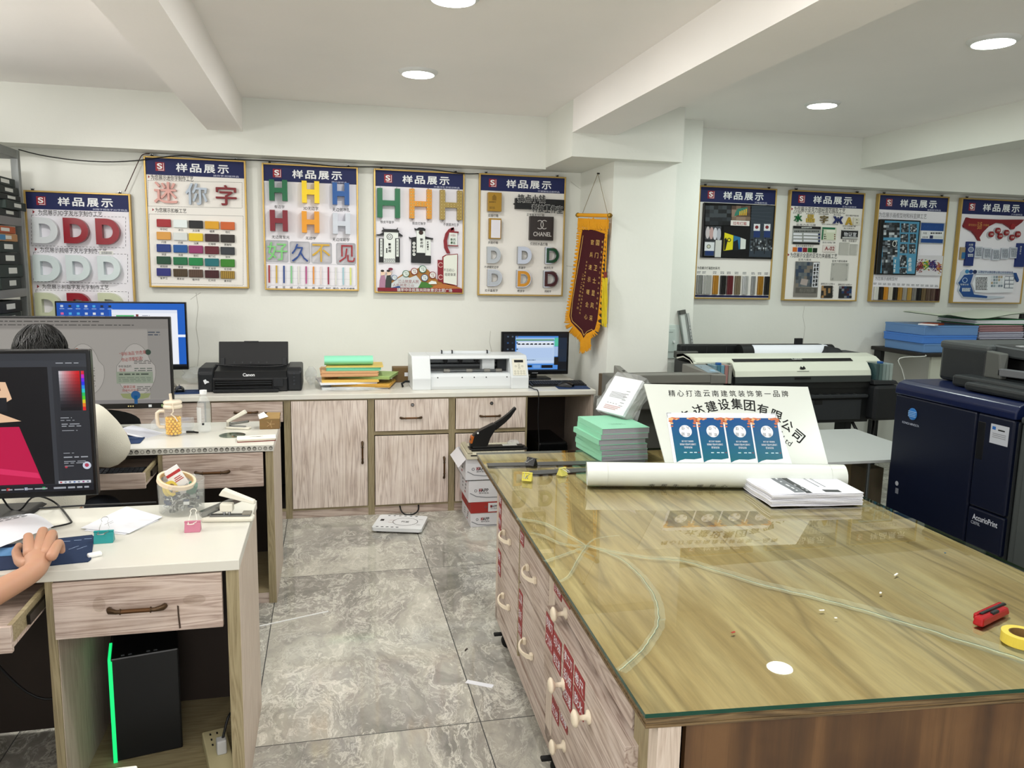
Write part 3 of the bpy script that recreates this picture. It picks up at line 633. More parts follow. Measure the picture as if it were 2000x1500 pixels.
# ---- right group ---------------------------------------------------
DK = ['#1d2024', '#2b3036', '#3a4046', '#15171a', '#4b5258', '#23272c']; LT = ['#7d8790', '#9aa4ac', '#5d666e', '#c2c8cc', '#3d454c']
b = Board(c4, (1366, 362), (1517.6, 369), (1353, 583.5), 'gold-framed sample board with black framed photo collage above metal profile strips', '灯箱部样品', SHEETW)
mb, n = b.slab((352, 394, 1048, 926), C('#121316', .15), .022, 'framed_poster', .006)
b.photo(375, 410, 625, 600, DK, 6, 5, .0226, mb); b.photo(630, 412, 812, 555, ['#7a5a48', '#8d7664', '#a58d7b', '#5e4c40'], 4, 4, .0226, mb); b.poly([(655, 515), (785, 470), (785, 425), (690, 440), (665, 480)], C('#3f8f7a', .4), .023, mb)
for k in range(4): b.rect(705 + 20 * k, 465 - 8 * k, 718 + 20 * k, 505, C('#d9b23c', .4), .0234, mb)
b.rect(622, 556, 805, 606, C('#e4e0dc', .4), .0228, mb); b.text('拉布灯箱', 645, 566, 775, 600, C('#b01f26', .4), .02, .0232, mb)
b.rect(812, 414, 1028, 912, C('#3b4652', .3), .0227, mb)
for x in (845, 945): b.rect(x, 588, x + 62, 655, C('#dfe3e6', .3), .0231, mb); b.rect(x, 655, x + 62, 720, C('#28417c', .3), .0231, mb); b.disc(x + 30, 620, 17, C('#8b2f36', .4), .0235, mb); b.rect(x + 5, 720, x + 14, 880, C('#1d2226', .3), .0231, mb)
b.photo(815, 735, 1025, 850, LT + DK, 14, 7, .0229, mb)
for k in range(6): b.line([(815, 420 + k * 28), (1020, 400 + k * 40)], .0014, C('#5d6973', .4), .0232, mb)
b.photo(372, 612, 528, 742, ['#4a4d54', '#5b5f68', '#3a3d43'], 3, 3, .0226, mb)
for k in range(4): b.disc(398 + k * 36, 672 + k * 6, 20, C(('#c9c2c4', '#caa9a6', '#d2d2da', '#b9bcc6')[k], .4), .023 + k * .0002, mb, 60)
b.rect(545, 615, 808, 912, C('#141519', .3), .0227, mb)
b.poly([(562, 672), (648, 700), (640, 838), (552, 850)], C('#dbd21f', .4), .0231, mb); b.disc(605, 745, 20, BLACK, .0235, mb); b.disc(605, 745, 12, C('#dbd21f', .4), .0238, mb); b.poly([(560, 735), (575, 720), (590, 760), (570, 840), (556, 848)], BLACK, .0235, mb)
b.poly([(650, 700), (715, 718), (708, 835), (648, 842)], C('#2f7fb5', .4), .0231, mb); b.poly([(650, 760), (690, 740), (700, 835), (648, 842)], C('#16202c', .4), .0235, mb); b.poly([(718, 722), (770, 740), (765, 832), (714, 834)], C('#d6dad6', .4), .0231, mb)
b.rect(470, 745, 530, 912, C('#cfd0cc', .4), .0227, mb); b.photo(365, 750, 470, 900, ['#4c5157', '#3b4046'], 2, 2, .0226, mb); b.rect(368, 765, 462, 850, C('#dcdfe2', .3), .0231, mb); b.rect(372, 850, 455, 895, C('#28417c', .3), .0231, mb); b.disc(407, 808, 20, BLACK, .0235, mb); b.disc(407, 808, 15, C('#c9ccb8', .4), .0238, mb)
mb.build(n, b.t, label='black framed photo collage')
b.text('为您展示灯箱型材系列', 310, 1004, 527, 1032, INK, .02); b.arrow(295, 1014, .6); b.rect(281, 1284, 1008, 1304, NAVY)
prof = [(300, 345, '#9ea09e', .6), (350, 436, '#bfc0bd', .6), (455, 505, '#c98f35', .5), (528, 580, '#1a1a1a', .2), (592, 648, '#6b2028', .2), (668, 722, '#8d7f66', .4), (745, 795, '#c3c5c6', .7), (830, 865, '#a5a7a7', .7), (893, 942, '#b98428', .5), (958, 1002, '#151515', .2)]
for x0, x1, col, me in prof:
    cx, cz, w, h = b.R(x0, 1086 + (x0 - 300) * .02, x1, 1272 + (x0 - 300) * .012)
    mb = MB().box((cx - w / 2, -.02, cz - h / 2), (cx + w / 2, 0, cz + h / 2), C(col, .3, me), .003); mb.box((cx - w * .2, -.024, cz - h / 2), (cx + w * .05, -.02, cz + h / 2), C(col, .25, me), .001); mb.build('profile_sample', b.t)
    b.micro(x0 + 8, 1046 + (x0 - 300) * .02, x0 + 42, 1072 + (x0 - 300) * .02, 2)
b.done()
b = Board(c4, (1544, 370), (1689.6, 378), (1526, 587), 'gold-framed sample board with small acrylic characters and a red A-02 plate', '亚克力部展板', SHEETW)
b.text('为您展示亚克力部经营范围及工艺', 1255, 425, 1756, 480, INK, .012); b.arrow(1228, 440); b.text('为您展示全面的亚克力夹画板工艺', 1218, 872, 1676, 920, INK, .012); b.arrow(1193, 888)
YL = C('#c9a63c', .35)
for ch, rc, col in (('水', (1252, 492, 1326, 566), '#0f7a3f'), ('晶', (1372, 497, 1446, 571), '#cdb04e'), ('字', (1505, 505, 1577, 579), '#8a7a4e'), ('Ж', (1630, 514, 1724, 586), '#1a2c74'), ('A', (1753, 522, 1816, 598), '#cba62f'), ('B', (1826, 526, 1888, 600), '#d9d6c6')):
    b.letter(ch, rc, C(col, .3), .016, .03, name='sample_character', label={'水': 'green character', '晶': 'pale yellow character', '字': 'olive character', 'Ж': 'navy blue character', 'A': 'yellow letter', 'B': 'clear letter'}[ch])
for t_, rc in (('亚克力浮雕字', (1243, 473, 1330, 487)), ('亚克力吸塑字', (1370, 480, 1456, 494)), ('亚克力烤漆面板', (1494, 484, 1592, 498)), ('展示展架', (1640, 492, 1712, 506)), ('亚克力雕刻字展示板', (1758, 498, 1885, 514)), ('亚克力去污牌', (1275, 586, 1466, 608)), ('亚克力烤漆打印公示牌', (1525, 586, 1682, 598)), ('亚克力可更换门牌', (1728, 602, 1856, 618)), ('贴卡类胶片', (1740, 624, 1846, 638)),
               ('亚克力金银彩色板子', (1270, 792, 1445, 812)), ('亚克力双色门牌', (1532, 760, 1657, 778)), ('单层、双层盒子', (1725, 742, 1866, 764)), ('亚克力展夹', (1295, 925, 1422, 948)), ('亚克力壁挂展夹', (1625, 940, 1776, 962)), ('透明亚克力正喷UV', (1516, 1163, 1652, 1182)), ('透明亚克力反喷UV', (1684, 1170, 1818, 1190))): b.text(t_, *rc, INK, .01)
mb, n = b.slab((1236, 610, 1508, 785), C('#a9adab', .3, .5), .010, 'sample_plate'); b.rect(1240, 610, 1508, 636, BLACK, .0106, mb); b.rect(1234, 768, 1495, 786, BLACK, .0106, mb); b.micro(1320, 616, 1420, 630, 1, PW, .0112, mb)
for k in range(3): b.rect(1240, 676 + 32 * k, 1325, 696 + 32 * k, PAPER, .0106, mb); b.rect(1340, 678 + 32 * k, 1480, 697 + 32 * k, PAPER, .0106, mb); b.disc(1492, 690 + 32 * k, 10, C('#1c2c6e', .4), .0108, mb)
b.micro(1250, 650, 1490, 668, 1, C('#3c3f40', .5), .0106, mb); mb.build(n, b.t, label='silver index plate with black bands')
mb, n = b.slab((1522, 620, 1662, 745), C('#cfd6bd', .4), .008, 'sample_plate'); b.rect(1524, 621, 1650, 640, C('#1a7a52', .4), .0086, mb); b.rect(1520, 640, 1534, 740, C('#1a7a52', .4), .0086, mb); b.rect(1565, 646, 1650, 672, C('#e6ead9', .4), .0087, mb)
for k in range(3): b.micro(1540, 682 + 20 * k, 1562, 696 + 20 * k, 1, INK, .0087, mb); b.disc(1645, 692 + 20 * k, 6, C('#7a1d1d', .4), .0088, mb)
mb.build(n, b.t, label='cream and green notice plate')
mb, n = b.slab((1712, 648, 1870, 735), BLACK, .012, 'sample_plate'); b.rect(1716, 716, 1866, 732, C('#c9cbc9', .3, .3), .0126, mb); b.rect(1712, 648, 1870, 654, C('#c9cbc9', .3, .3), .0126, mb); b.text('物证室', 1732, 668, 1855, 712, PAPER, .01, .0126, mb); mb.build(n, b.t, label='black room plate with white characters')
mb, n = b.slab((1530, 790, 1655, 862), C('#ddd5d0', .4), .010, 'sample_plate'); b.text('A-02', 1546, 808, 1642, 846, C('#9c1a24', .4), .02, .0106, mb); mb.build(n, b.t, label='pale plate with red writing')
for k, (col, nm) in enumerate((('#e0772a', 'orange'), ('#2637a0', 'blue'), ('#98202e', 'red'), ('#2f7a34', 'green'), ('#0f2a1c', 'near black'))):
    mb, n = b.slab((1240 + 49 * k, 814 + 2 * k, 1281 + 49 * k, 858 + 2 * k), C(col, .3), .006, 'colour_square', .001); mb.build(n, b.t, label=nm + ' square')
GL = C('#f0f2ea', .1, alpha=.22)
for rc in ((1690, 770, 1785, 890), (1795, 786, 1866, 892), (1612, 970, 1778, 1140)):
    mb, n = b.slab(rc, GL, .008, 'acrylic_pocket', .001); cx, cz, w, h = b.R(*rc); loop(mb, rrect(w, h, .003), .0014, C('#a5a89e', .3), frame_front(cx, -.0086, cz))
    if rc[0] == 1612:
        for sx in (-.4, .4):
            for sz in (-.4, .4): mb.cyl((cx + sx * w, -.008, cz + sz * h), (cx + sx * w, -.014, cz + sz * h), .004, STEEL, 8)
    mb.build(n, b.t, label='clear acrylic piece')
mb, n = b.slab((1255, 955, 1488, 1300), C('#8f8b84', .2), .010, 'sample_plate'); b.photo(1262, 960, 1428, 1200, ['#5d666e', '#757d80', '#8c8276', '#4b5258', '#3f4f66', '#6a7178'], 6, 7, .0106, mb); b.rect(1428, 965, 1486, 1205, PAPER, .0108, mb)
for k in range(2): b.text(('水\n晶\n字\n刻\n商\n业', '亚\n克\n力\n科\n室\n牌')[k], 1434 + 26 * k, 978, 1454 + 26 * k, 1195, INK, .02, .0112, mb)
b.poly([(1320, 1120), (1385, 1130), (1370, 1190), (1305, 1175)], C('#b5a9a4', .4), .011, mb); b.rect(1262, 1210, 1466, 1262, C('#66645f', .3), .0108, mb); b.text('标识标牌', 1300, 1216, 1440, 1256, C('#8f8d86', .3), .02, .0112, mb); mb.build(n, b.t, label='plate with grey photo of tools')
for rc, pal in (((1518, 1190, 1625, 1310), ['#2d2a24', '#b58d5c', '#23302c', '#3b3a34']), ((1690, 1195, 1812, 1312), ['#20262e', '#4a2030', '#8a9096', '#1f3f6a', '#2a2f34'])):
    mb, n = b.slab(rc, BLK2, .006, 'photo_plate', .001); b.photo(*rc, pal, 5, 5, .0066, mb); mb.build(n, b.t)
b.text('水\n晶\n反\n喷', 1630, 1195, 1640, 1300, INK, .0)
b.done()
b = Board(c5, (1716.5, 377.6), (1854, 385), (1696, 589), 'gold-framed sample board with tall black framed blue collage beside a colourful abstract canvas', '画框型材样品')
b.text('为您展示画框型材和科室牌工艺', 428, 534, 946, 588, C('#4b4b52', .6), -.005); b.text('为您展示画框型材', 385, 1228, 626, 1266, C('#4b4b52', .6), -.005)
mb, n = b.slab((395, 610, 830, 1207), C('#101113', .2), .028, 'framed_poster', .004); b.rect(440, 625, 815, 1192, C('#5aa2c8', .25), .0286, mb)
for rc in ((450, 640, 625, 800), (640, 648, 722, 745), (735, 655, 808, 745), (440, 830, 600, 905), (440, 905, 600, 1010), (632, 762, 716, 850), (735, 762, 800, 860), (628, 870, 708, 970), (722, 872, 795, 975), (430, 1010, 555, 1190), (625, 992, 700, 1120), (622, 1130, 700, 1190)): b.photo(*rc, LT + DK, 6, 6, .029, mb)
for k in range(3): b.text('晶瓷画'[k], 718, 1022 + 50 * k, 752, 1064 + 50 * k, PW, .02, .029, mb)
b.disc(568, 868, 22, PW, .0294, mb, 34); b.disc(568, 868, 16, BLK2, .0298, mb, 27); b.text('可\n定\n制', 562, 1040, 580, 1180, PW, .01, .029, mb)
mb.build(n, b.t, label='tall black framed blue collage')
mb, n = b.slab((845, 638, 1128, 866), C('#b9bec1', .3, .4), .014, 'sample_plate'); BLU = C('#1d4f9c', .4)
b.rect(868, 645, 1116, 728, BLU, .0146, mb); b.rect(868, 728, 1112, 818, C('#dcdfe2', .4), .0146, mb); b.rect(868, 815, 1105, 858, BLU, .0148, mb); b.text('人大(一)厅', 890, 668, 1060, 702, C('#2f62b0', .4), .0, .0152, mb); b.text('科室', 892, 742, 932, 764, INK, .0, .0152, mb); b.micro(972, 742, 1100, 764, 1, INK, .0152, mb); b.rect(962, 778, 998, 812, NAVY, .0152, mb); b.rect(1000, 785, 1102, 812, C('#c9cdcb', .4), .0152, mb); b.micro(884, 785, 940, 808, 1, GREYLINE, .0152, mb)
mb.build(n, b.t, label='blue and white room plate')
mb, n = b.slab((802, 995, 1095, 1214), C('#cfcdd2', .6), .022, 'canvas', .003)
for k in range(420):
    a = R_.random(); x = 815 + 265 * a; y = 1125 - (60 * a * (1 - a) * 2 if a < .8 else 0) + R_.gauss(0, 26); col = R_.choice((['#8c2030', '#a33a2a', '#5a2030'] if a < .25 else ['#c9c21f', '#3f9a3a', '#c94a28', '#2f7f4a'] if a < .5 else ['#2a2f7a', '#3a2560', '#1f3f8c', '#6a2a5a'] if a < .8 else ['#8c2050', '#6a2a6a', '#c0392b', '#c9a21f']))
    if 1000 < y < 1200: b.rect(x - 7, y - 3 - R_.random() * 3, x + 7, y + 3, C(col, .5), .0226 + k * 2e-6, mb)
mb.build(n, b.t, label='abstract canvas in many colours')
pc = ['#d9d9d2', '#2b2622', '#d8952c', '#cfc9b8', '#1d1b19', '#b98a34', '#a9a49a', '#bf9a4a', '#8f8c86', '#1a1a1a', '#7d6848', '#6b5648', '#6d564c', '#3f1c1c']
for k, col in enumerate(pc):
    x = 361 + 51.2 * k; cx, cz, w, h = b.R(x, 1332 + k * 1.6, x + 44, 1475 + k * .8); mb = MB().box((cx - w / 2, -.02, cz - h / 2), (cx + w / 2, 0, cz + h / 2), C(col, .35, .3), .003); mb.box((cx - w * .28, -.025, cz - h / 2), (cx + w * .05, -.02, cz + h / 2), C(col, .3, .4), .001); mb.build('profile_sample', b.t)
    b.micro(x + 6, 1288 + k * 2, x + 40, 1312 + k * 2, 2)
b.done()
b = Board(c5, (1878.5, 385.7), (2016, 393), (1855, 592), 'gold-framed sample board with red ribbon model and blue display models, cut by right edge', '户外部样品')
mb = MB(); flat(b, mb, [(1365, 582), (1400, 592), (1560, 600), (1720, 606), (1985, 606), (1955, 640), (1900, 680), (1840, 700), (1760, 650), (1680, 640), (1600, 680), (1540, 740), (1500, 800), (1512, 838), (1490, 832), (1460, 780), (1420, 735), (1380, 715), (1335, 690), (1328, 670)], C('#8f2029', .4), .018)
b.text('弘扬', 1475, 630, 1525, 710, C('#d9a05a', .4), .0, .0186, mb); b.text('践行社会主义', 1380, 652, 1468, 676, C('#d9a05a', .4), .0, .0186, mb); b.text('价值观', 1540, 655, 1600, 678, C('#d9a05a', .4), .0, .0186, mb)
cx, cz, w, h = b.R(1832, 655, 1884, 708); mb.cyl((cx, 0, cz), (cx, -.022, cz), w / 2, C('#a3242c', .4), 20); mb.build('ribbon_model', b.t, label='dark red ribbon shaped model')
for x, y, r in ((1630, 765, 26), (1702, 725, 26), (1726, 785, 26), (1796, 748, 26), (1855, 800, 26), (1918, 765, 28)):
    cx, cz, w, h = b.R(x - r, y - r, x + r, y + r); mb = MB().cyl((cx, 0, cz), (cx, -.02, cz), w / 2, C('#a42a30', .4), 18, cap=True); mb.cyl((cx - .006, 0, cz - .004), (cx - .006, -.008, cz - .004), w / 2 * 1.25, C('#c3c5c9', .3, .3), 18); b.text('文明', x - r * .6, y - r * .4, x + r * .6, y + r * .4, PW, .0, .0206, mb); mb.build('round_badge', b.t)
for rc, nm in (((1352, 845, 1440, 1108), '内容'), ((1900, 862, 1990, 1120), '')):
    mb, n = b.slab(rc, C('#1e357e', .4), .022, 'blue_panel', .002); x0, y0, x1, y1 = rc
    if nm: b.text('光荣', x0 + 25, y0 + 22, x1 - 15, y0 + 46, PW, .0, .0226, mb); b.disc((x0 + x1) / 2 + 6, y0 + 85, 30, C('#c9ced9', .4), .0226, mb); b.disc((x0 + x1) / 2 + 6, y0 + 85, 24, C('#7f8fb0', .4), .0229, mb); b.micro(x0 + 18, y0 + 130, x1 - 15, y0 + 165, 2, PW, .0226, mb)
    else: b.text('廉\n洁\n奉\n公', x0 + 30, y0 + 30, x0 + 48, y0 + 120, PW, .0, .0226, mb)
    mb.build(n, b.t)
b.rect(1440, 955, 1900, 965, C('#b99a6a', .4)); mb, n = b.slab((1295, 905, 1350, 1040), C('#b09a76', .4), .012, 'tan_panel'); b.rect(1310, 960, 1352, 1030, C('#3a7ab0', .4), .0126, mb); mb.build(n, b.t)
for k, y in enumerate((898, 912, 926, 915, 905)):
    x = 1448 + 96 * k; mb, n = b.slab((x, y, x + 80, y + 120), C('#c3c8d2', .4), .020, 'display_card', .002); b.micro(x + 8, y + 12, x + 70, y + 105, 7, C('#6b7482', .5), .0206, mb); mb.build(n, b.t)
mb = MB(); MBL = C('#20539c', .4); flat(b, mb, [(1345, 1145), (1880, 1180), (1930, 1250), (1922, 1280), (1870, 1200), (1440, 1195), (1400, 1300), (1440, 1395), (1585, 1430), (1780, 1440), (1770, 1450), (1585, 1470), (1320, 1450), (1270, 1370), (1285, 1320), (1262, 1290), (1300, 1210), (1310, 1175)], C('#c3ccd8', .35, .2), .012)
flat(b, mb, [(1340, 1205), (1435, 1195), (1400, 1300), (1440, 1415), (1585, 1435), (1580, 1455), (1330, 1440), (1285, 1375), (1298, 1330), (1275, 1290)], MBL, .018); flat(b, mb, [(1870, 1182), (1900, 1182), (1928, 1260), (1918, 1282), (1880, 1215)], MBL, .018)
flat(b, mb, [(1460, 1205), (1870, 1222), (1850, 1395), (1590, 1400), (1450, 1390), (1420, 1300)], C('#dde0e6', .4), .020)
for x, y, col in ((1370, 1168, '#3a8fc9'), (1412, 1170, '#1f4f9c'), (1455, 1172, '#20305e')): b.disc(x, y, 22, C(col, .4), .0126, mb)
b.text('以德促学以德促教以德立校培德铸魂', 1492, 1162, 1868, 1190, C('#20408c', .4), .01, .0126, mb); b.micro(1455, 1228, 1580, 1370, 9, INK, .0206, mb); b.disc(1340, 1262, 28, C('#b9cbe0', .4), .0186, mb); b.disc(1340, 1262, 22, MBL, .0189, mb); b.text('党建引领', 1290, 1300, 1380, 1318, PW, .0, .0186, mb); b.micro(1310, 1345, 1400, 1385, 3, PW, .0186, mb)
for k in range(5):
    for j in range(4): b.rect(1620 + k * 26, 1215 + j * 32, 1642 + k * 26, 1240 + j * 32, C(R_.choice(['#9fb0b8', '#b9a98c', '#c9cfd6', '#8a98a8']), .4), .0206, mb)
for k in range(2):
    for j in range(3): b.rect(1772 + k * 50, 1225 + j * 42, 1815 + k * 50, 1258 + j * 42, PAPER, .0212, mb)
b.rect(1765, 1218, 1868, 1350, C('#7a8494', .4), .0206, mb); b.rect(1600, 1360, 1850, 1392, PAPER, .0208, mb); mb.build('display_model', b.t, label='blue and white display model'); b.done()

# ---- cable along the tops of the boards, small wall screws
def cable(name, pts, r, label, cat='cable', mat=None, sub=4, group=None):
    P = [Vector(p) for p in pts]; out = []
    for i in range(len(P) - 1):
        p0, p1, p2, p3 = P[max(i - 1, 0)], P[i], P[i + 1], P[min(i + 2, len(P) - 1)]
        for k in range(sub):
            u = k / sub; out.append(.5 * ((2 * p1) + (p2 - p0) * u + (2 * p0 - 5 * p1 + 4 * p2 - p3) * u * u + (3 * p1 - p0 - 3 * p2 + p3) * u ** 3))
    out.append(P[-1]); return tag(MB().tube(out, r, mat or BLACK, 6).build(name), label, cat, group)
cable('cable', [at_y(x, y, 5.652) for x, y in ((36, 292), (80, 303), (140, 312), (205, 316), (262, 314), (310, 308), (356, 304), (420, 310), (500, 313), (585, 318), (660, 325), (735, 326), (775, 328), (840, 331), (905, 339), (935, 339))], .0035, 'black cable strung along the tops of the left sample boards')
cable('cable', [at_y(x, y, 5.66) for x, y in ((244, 374), (257, 345), (272, 312), (279, 302), (292, 300))], .003, 'short dark red cable dropping behind the D letter board', mat=C('#4a1f1c', .5))
# ================================================================== COUNTER AGAINST THE BACK WALL
CT, CB, CY = .785, .755, 4.90       # worktop top, underside, front
MARB = C('#dfdcd2', .25, noise=.12, bscale=4)
def bridge_handle(mb, a, b, out, drop=.0, s=1.0):
    """antique brass bow handle between points a and b on a face; out = outward direction"""
    a, b, n = Vector(a), Vector(b), Vector(out); d = (b - a).normalized(); L = (b - a).length
    mb.tube([a + n * .004, a + d * L * .03 + n * .016, a + d * L * .16 + n * .025, a + d * L * .24 + n * .024], [.008, .0085, .006, .006], BRASS, 8)
    mb.tube([b + n * .004, b - d * L * .03 + n * .016, b - d * L * .16 + n * .025, b - d * L * .24 + n * .024], [.008, .0085, .006, .006], BRASS, 8)
    mb.tube([a + d * L * .22 + n * .0245, b - d * L * .22 + n * .0245], .0062, C('#6b4a2c', .35, .7), 10)
    for k in (.23, .77): mb.cyl(a + d * L * (k - .008) + n * .0245, a + d * L * (k + .008) + n * .0245, .0085, BRASS, 10)
    return mb
def lock(mb, x, y, z):
    mb.cyl((x, y, z), (x, y - .003, z), .011, C('#4a4038', .4, .6), 16); mb.cyl((x, y - .003, z), (x, y - .004, z), .007, STEEL, 14); mb.box((x - .001, y - .0046, z - .005), (x + .001, y - .004, z + .005), BLACK)
    return mb
solo(MB().box((-1.79, CY - .02, CB), (1.725, 5.698, CT), MARB, .003), 'worktop', 'long pale worktop along the back wall carrying the printers', 'worktop')
def cabinet(x0, x1, label, fronts, n='base_cabinet'):
    """fronts: (kind, z0, z1, grain) ; origin at floor, front face plane"""
    t = thing(n, label, 'cabinet', ((x0 + x1) / 2, CY, 0), 0, 'cabinets under the back worktop')
    w = (x1 - x0) / 2; D = .62
    bd = MB()
    bd.box((-w, .0, 0), (-w + .028, D, CB), W_EDGE); bd.box((w - .012, .0, 0), (w, D, CB), W_EDGE); bd.box((-w, D - .015, 0), (w, D, CB), W_DARK); bd.box((-w + .028, .01, .04), (w - .012, D, .055), W_DARK)
    bd.box((-w + .028, .0, CB - .012), (w - .012, .03, CB), W_EDGEH)
    zs = sorted(f[1] for f in fronts)[1:]
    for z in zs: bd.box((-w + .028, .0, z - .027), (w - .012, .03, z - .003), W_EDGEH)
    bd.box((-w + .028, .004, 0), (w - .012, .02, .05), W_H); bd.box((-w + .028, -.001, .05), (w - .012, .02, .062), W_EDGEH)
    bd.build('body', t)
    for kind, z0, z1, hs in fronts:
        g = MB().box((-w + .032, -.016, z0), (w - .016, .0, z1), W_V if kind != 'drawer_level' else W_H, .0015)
        o = g.build('door' if kind == 'door' else 'drawer', t)
        hb = MB()
        if kind == 'door': bridge_handle(hb, (hs, -.016, (z0 + z1) / 2 + .075), (hs, -.016, (z0 + z1) / 2 - .06), (0, -1, 0))
        else: bridge_handle(hb, (-.065, -.016, z0 + (z1 - z0) * hs), (.065, -.016, z0 + (z1 - z0) * hs), (0, -1, 0))
        hb.build('handle', o, label='antique brass handle')
        if kind == 'drawer': lock(MB(), .01, -.016, z1 - .035).build('lock', o, label='round metal lock')
    return t
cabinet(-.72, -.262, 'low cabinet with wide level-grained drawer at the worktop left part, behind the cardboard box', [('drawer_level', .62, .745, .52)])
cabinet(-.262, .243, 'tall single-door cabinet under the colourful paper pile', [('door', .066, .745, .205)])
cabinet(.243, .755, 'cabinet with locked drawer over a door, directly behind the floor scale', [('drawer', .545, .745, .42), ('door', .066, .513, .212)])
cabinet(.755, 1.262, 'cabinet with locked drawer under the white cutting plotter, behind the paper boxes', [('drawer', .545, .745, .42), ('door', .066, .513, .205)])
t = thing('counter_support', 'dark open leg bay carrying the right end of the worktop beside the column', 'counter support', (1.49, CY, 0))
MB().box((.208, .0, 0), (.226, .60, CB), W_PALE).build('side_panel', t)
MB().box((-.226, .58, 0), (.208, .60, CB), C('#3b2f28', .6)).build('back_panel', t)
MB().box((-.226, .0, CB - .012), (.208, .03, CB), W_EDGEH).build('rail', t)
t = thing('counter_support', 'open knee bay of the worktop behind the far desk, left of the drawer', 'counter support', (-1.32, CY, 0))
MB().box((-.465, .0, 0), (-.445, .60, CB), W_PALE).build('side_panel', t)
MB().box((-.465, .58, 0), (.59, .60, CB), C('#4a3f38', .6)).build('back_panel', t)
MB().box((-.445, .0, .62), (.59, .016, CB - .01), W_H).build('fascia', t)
MB().box((-.445, .05, 0), (.59, .58, .04), W_H).build('base_shelf', t)
# ---- things on the counter
def lbox(mb, x0, x1, y0, y1, z0, z1, m, b=.002): return mb.box((x0, y0, z0), (x1, y1, z1), m, b)
# black desktop printer
PB = C('#17191c', .38); PB2 = C('#202327', .45); PBG = C('#0c0d0f', .2)
p0 = at_z(402, 756, CT); p1 = at_z(596, 760, CT)
t = thing('desktop_printer', 'wide black inkjet desktop printer with raised rear tray on the back worktop', 'printer', (-.475, 5.19, CT))
w = .305
m = MB(); prof = [(-.16, .0), (-.16, .085), (-.11, .125), (.15, .14), (.17, .13), (.17, 0)]
pr = [(y, z) for y, z in prof]
m.prism(pr, w * 2 - .17, PB, Matrix(((0, 0, 1, -w + .085), (1, 0, 0, 0), (0, 1, 0, 0), (0, 0, 0, 1))), .006)
for sx in (-1, 1):
    m.prism([(-.15, .0), (-.155, .12), (-.12, .148), (.15, .15), (.17, .14), (.17, 0)], .09, PB2, Matrix(((0, 0, 1, -.045 + sx * (w - .043)), (1, 0, 0, 0), (0, 1, 0, 0), (0, 0, 0, 1))), .012)
m.build('body', t)
m = MB().box((-.21, -.163, .015), (.13, -.15, .075), PBG, .002)
for z in (.03, .05, .062): m.box((-.205, -.166, z), (.125, -.16, z + .003), C('#3a3d41', .4))
m.build('output_slot', t)
MB().box((-.215, -.20, .004), (.17, -.155, .022), PB, .004).build('output_tray', t)
m = MB().box((.135, -.166, .03), (.195, -.155, .085), PB2, .003); m.build('cartridge_door', t)
m = MB()
for k in range(4): m.cyl((.26, -.155, .045 + .022 * k), (.26, -.159, .045 + .022 * k), .006, C('#3c4046', .3), 12)
m.build('control_buttons', t)
MB().text('Canon', .07, None, C('#e9ecef', .4), frame_front(-.01, -.149, .106), .02).build('maker_lettering', t, label='white lettering')
m = MB(); Mr = Matrix.Translation((0, .10, .135)) @ Matrix.Rotation(math.radians(-14), 4, 'X')
m.box((-.215, 0, 0), (.215, .012, .155), PB, .004, Mr); m.box((-.06, -.003, .148), (.03, .014, .158), PB2, .002, Mr)
for sx in (-.19, .19): m.box((sx - .012, -.012, .0), (sx + .012, 0, .05), PB2, .002, Mr)
for k in range(5): m.box((-.12 + .05 * k - .004, -.004, .012), (-.12 + .05 * k + .004, 0, .022), C('#3a3d41', .4), 0, Mr)
m.build('paper_support', t)
MB().tube([(-.22, -.02, .155), (-.1, -.05, .15), (0, -.06, .146), (.08, -.055, .143), (.17, -.05, .147), (.21, -.02, .15)], .004, C('#2a2b2d', .4), 8).build('power_cord', t)
m = MB(); m.poly([(-.305, .075), (-.29, .082), (-.285, .072), (-.275, .07), (-.27, .062), (-.285, .058), (-.295, .05), (-.30, .06)], C('#d9dcdf', .5), frame_front(.03, -.1565, 0)); m.build('sticker', t, label='torn white sticker')
# crumpled plastic film left of printer
PLAS = C('#dfe4e6', .12, alpha=.28)
def crumple(cx, cy, z, r, h, seed, n=16, name='plastic_bag', label='', cat='plastic bag', M=None, mat=None):
    q = random.Random(seed); m = MB(); cells = {}
    def fn(u, v):
        a = 2 * PI * (u % 1); k = (round((u % 1) * n), round(v * 8))
        if k not in cells: cells[k] = q.uniform(.72, 1.12)
        rr = math.sin(PI * min(max(.04 + .92 * v, 0), 1)) ** .6 * cells[k]
        return (r[0] * rr * math.cos(a), r[1] * rr * math.sin(a), h * (v * (.9 + .1 * cells[k])))
    m.grid(fn, n, 8, mat or PLAS, None, False)
    return solo(m, name, label, cat, (cx, cy, z))
crumple(-.865, 5.43, CT, (.075, .07), .11, 3, label='crumpled clear plastic bag left of black inkjet printer')
crumple(-.118, 5.31, CT + .001, (.040, .06), .12, 5, label='clear plastic film standing between the black printer and paper pile')
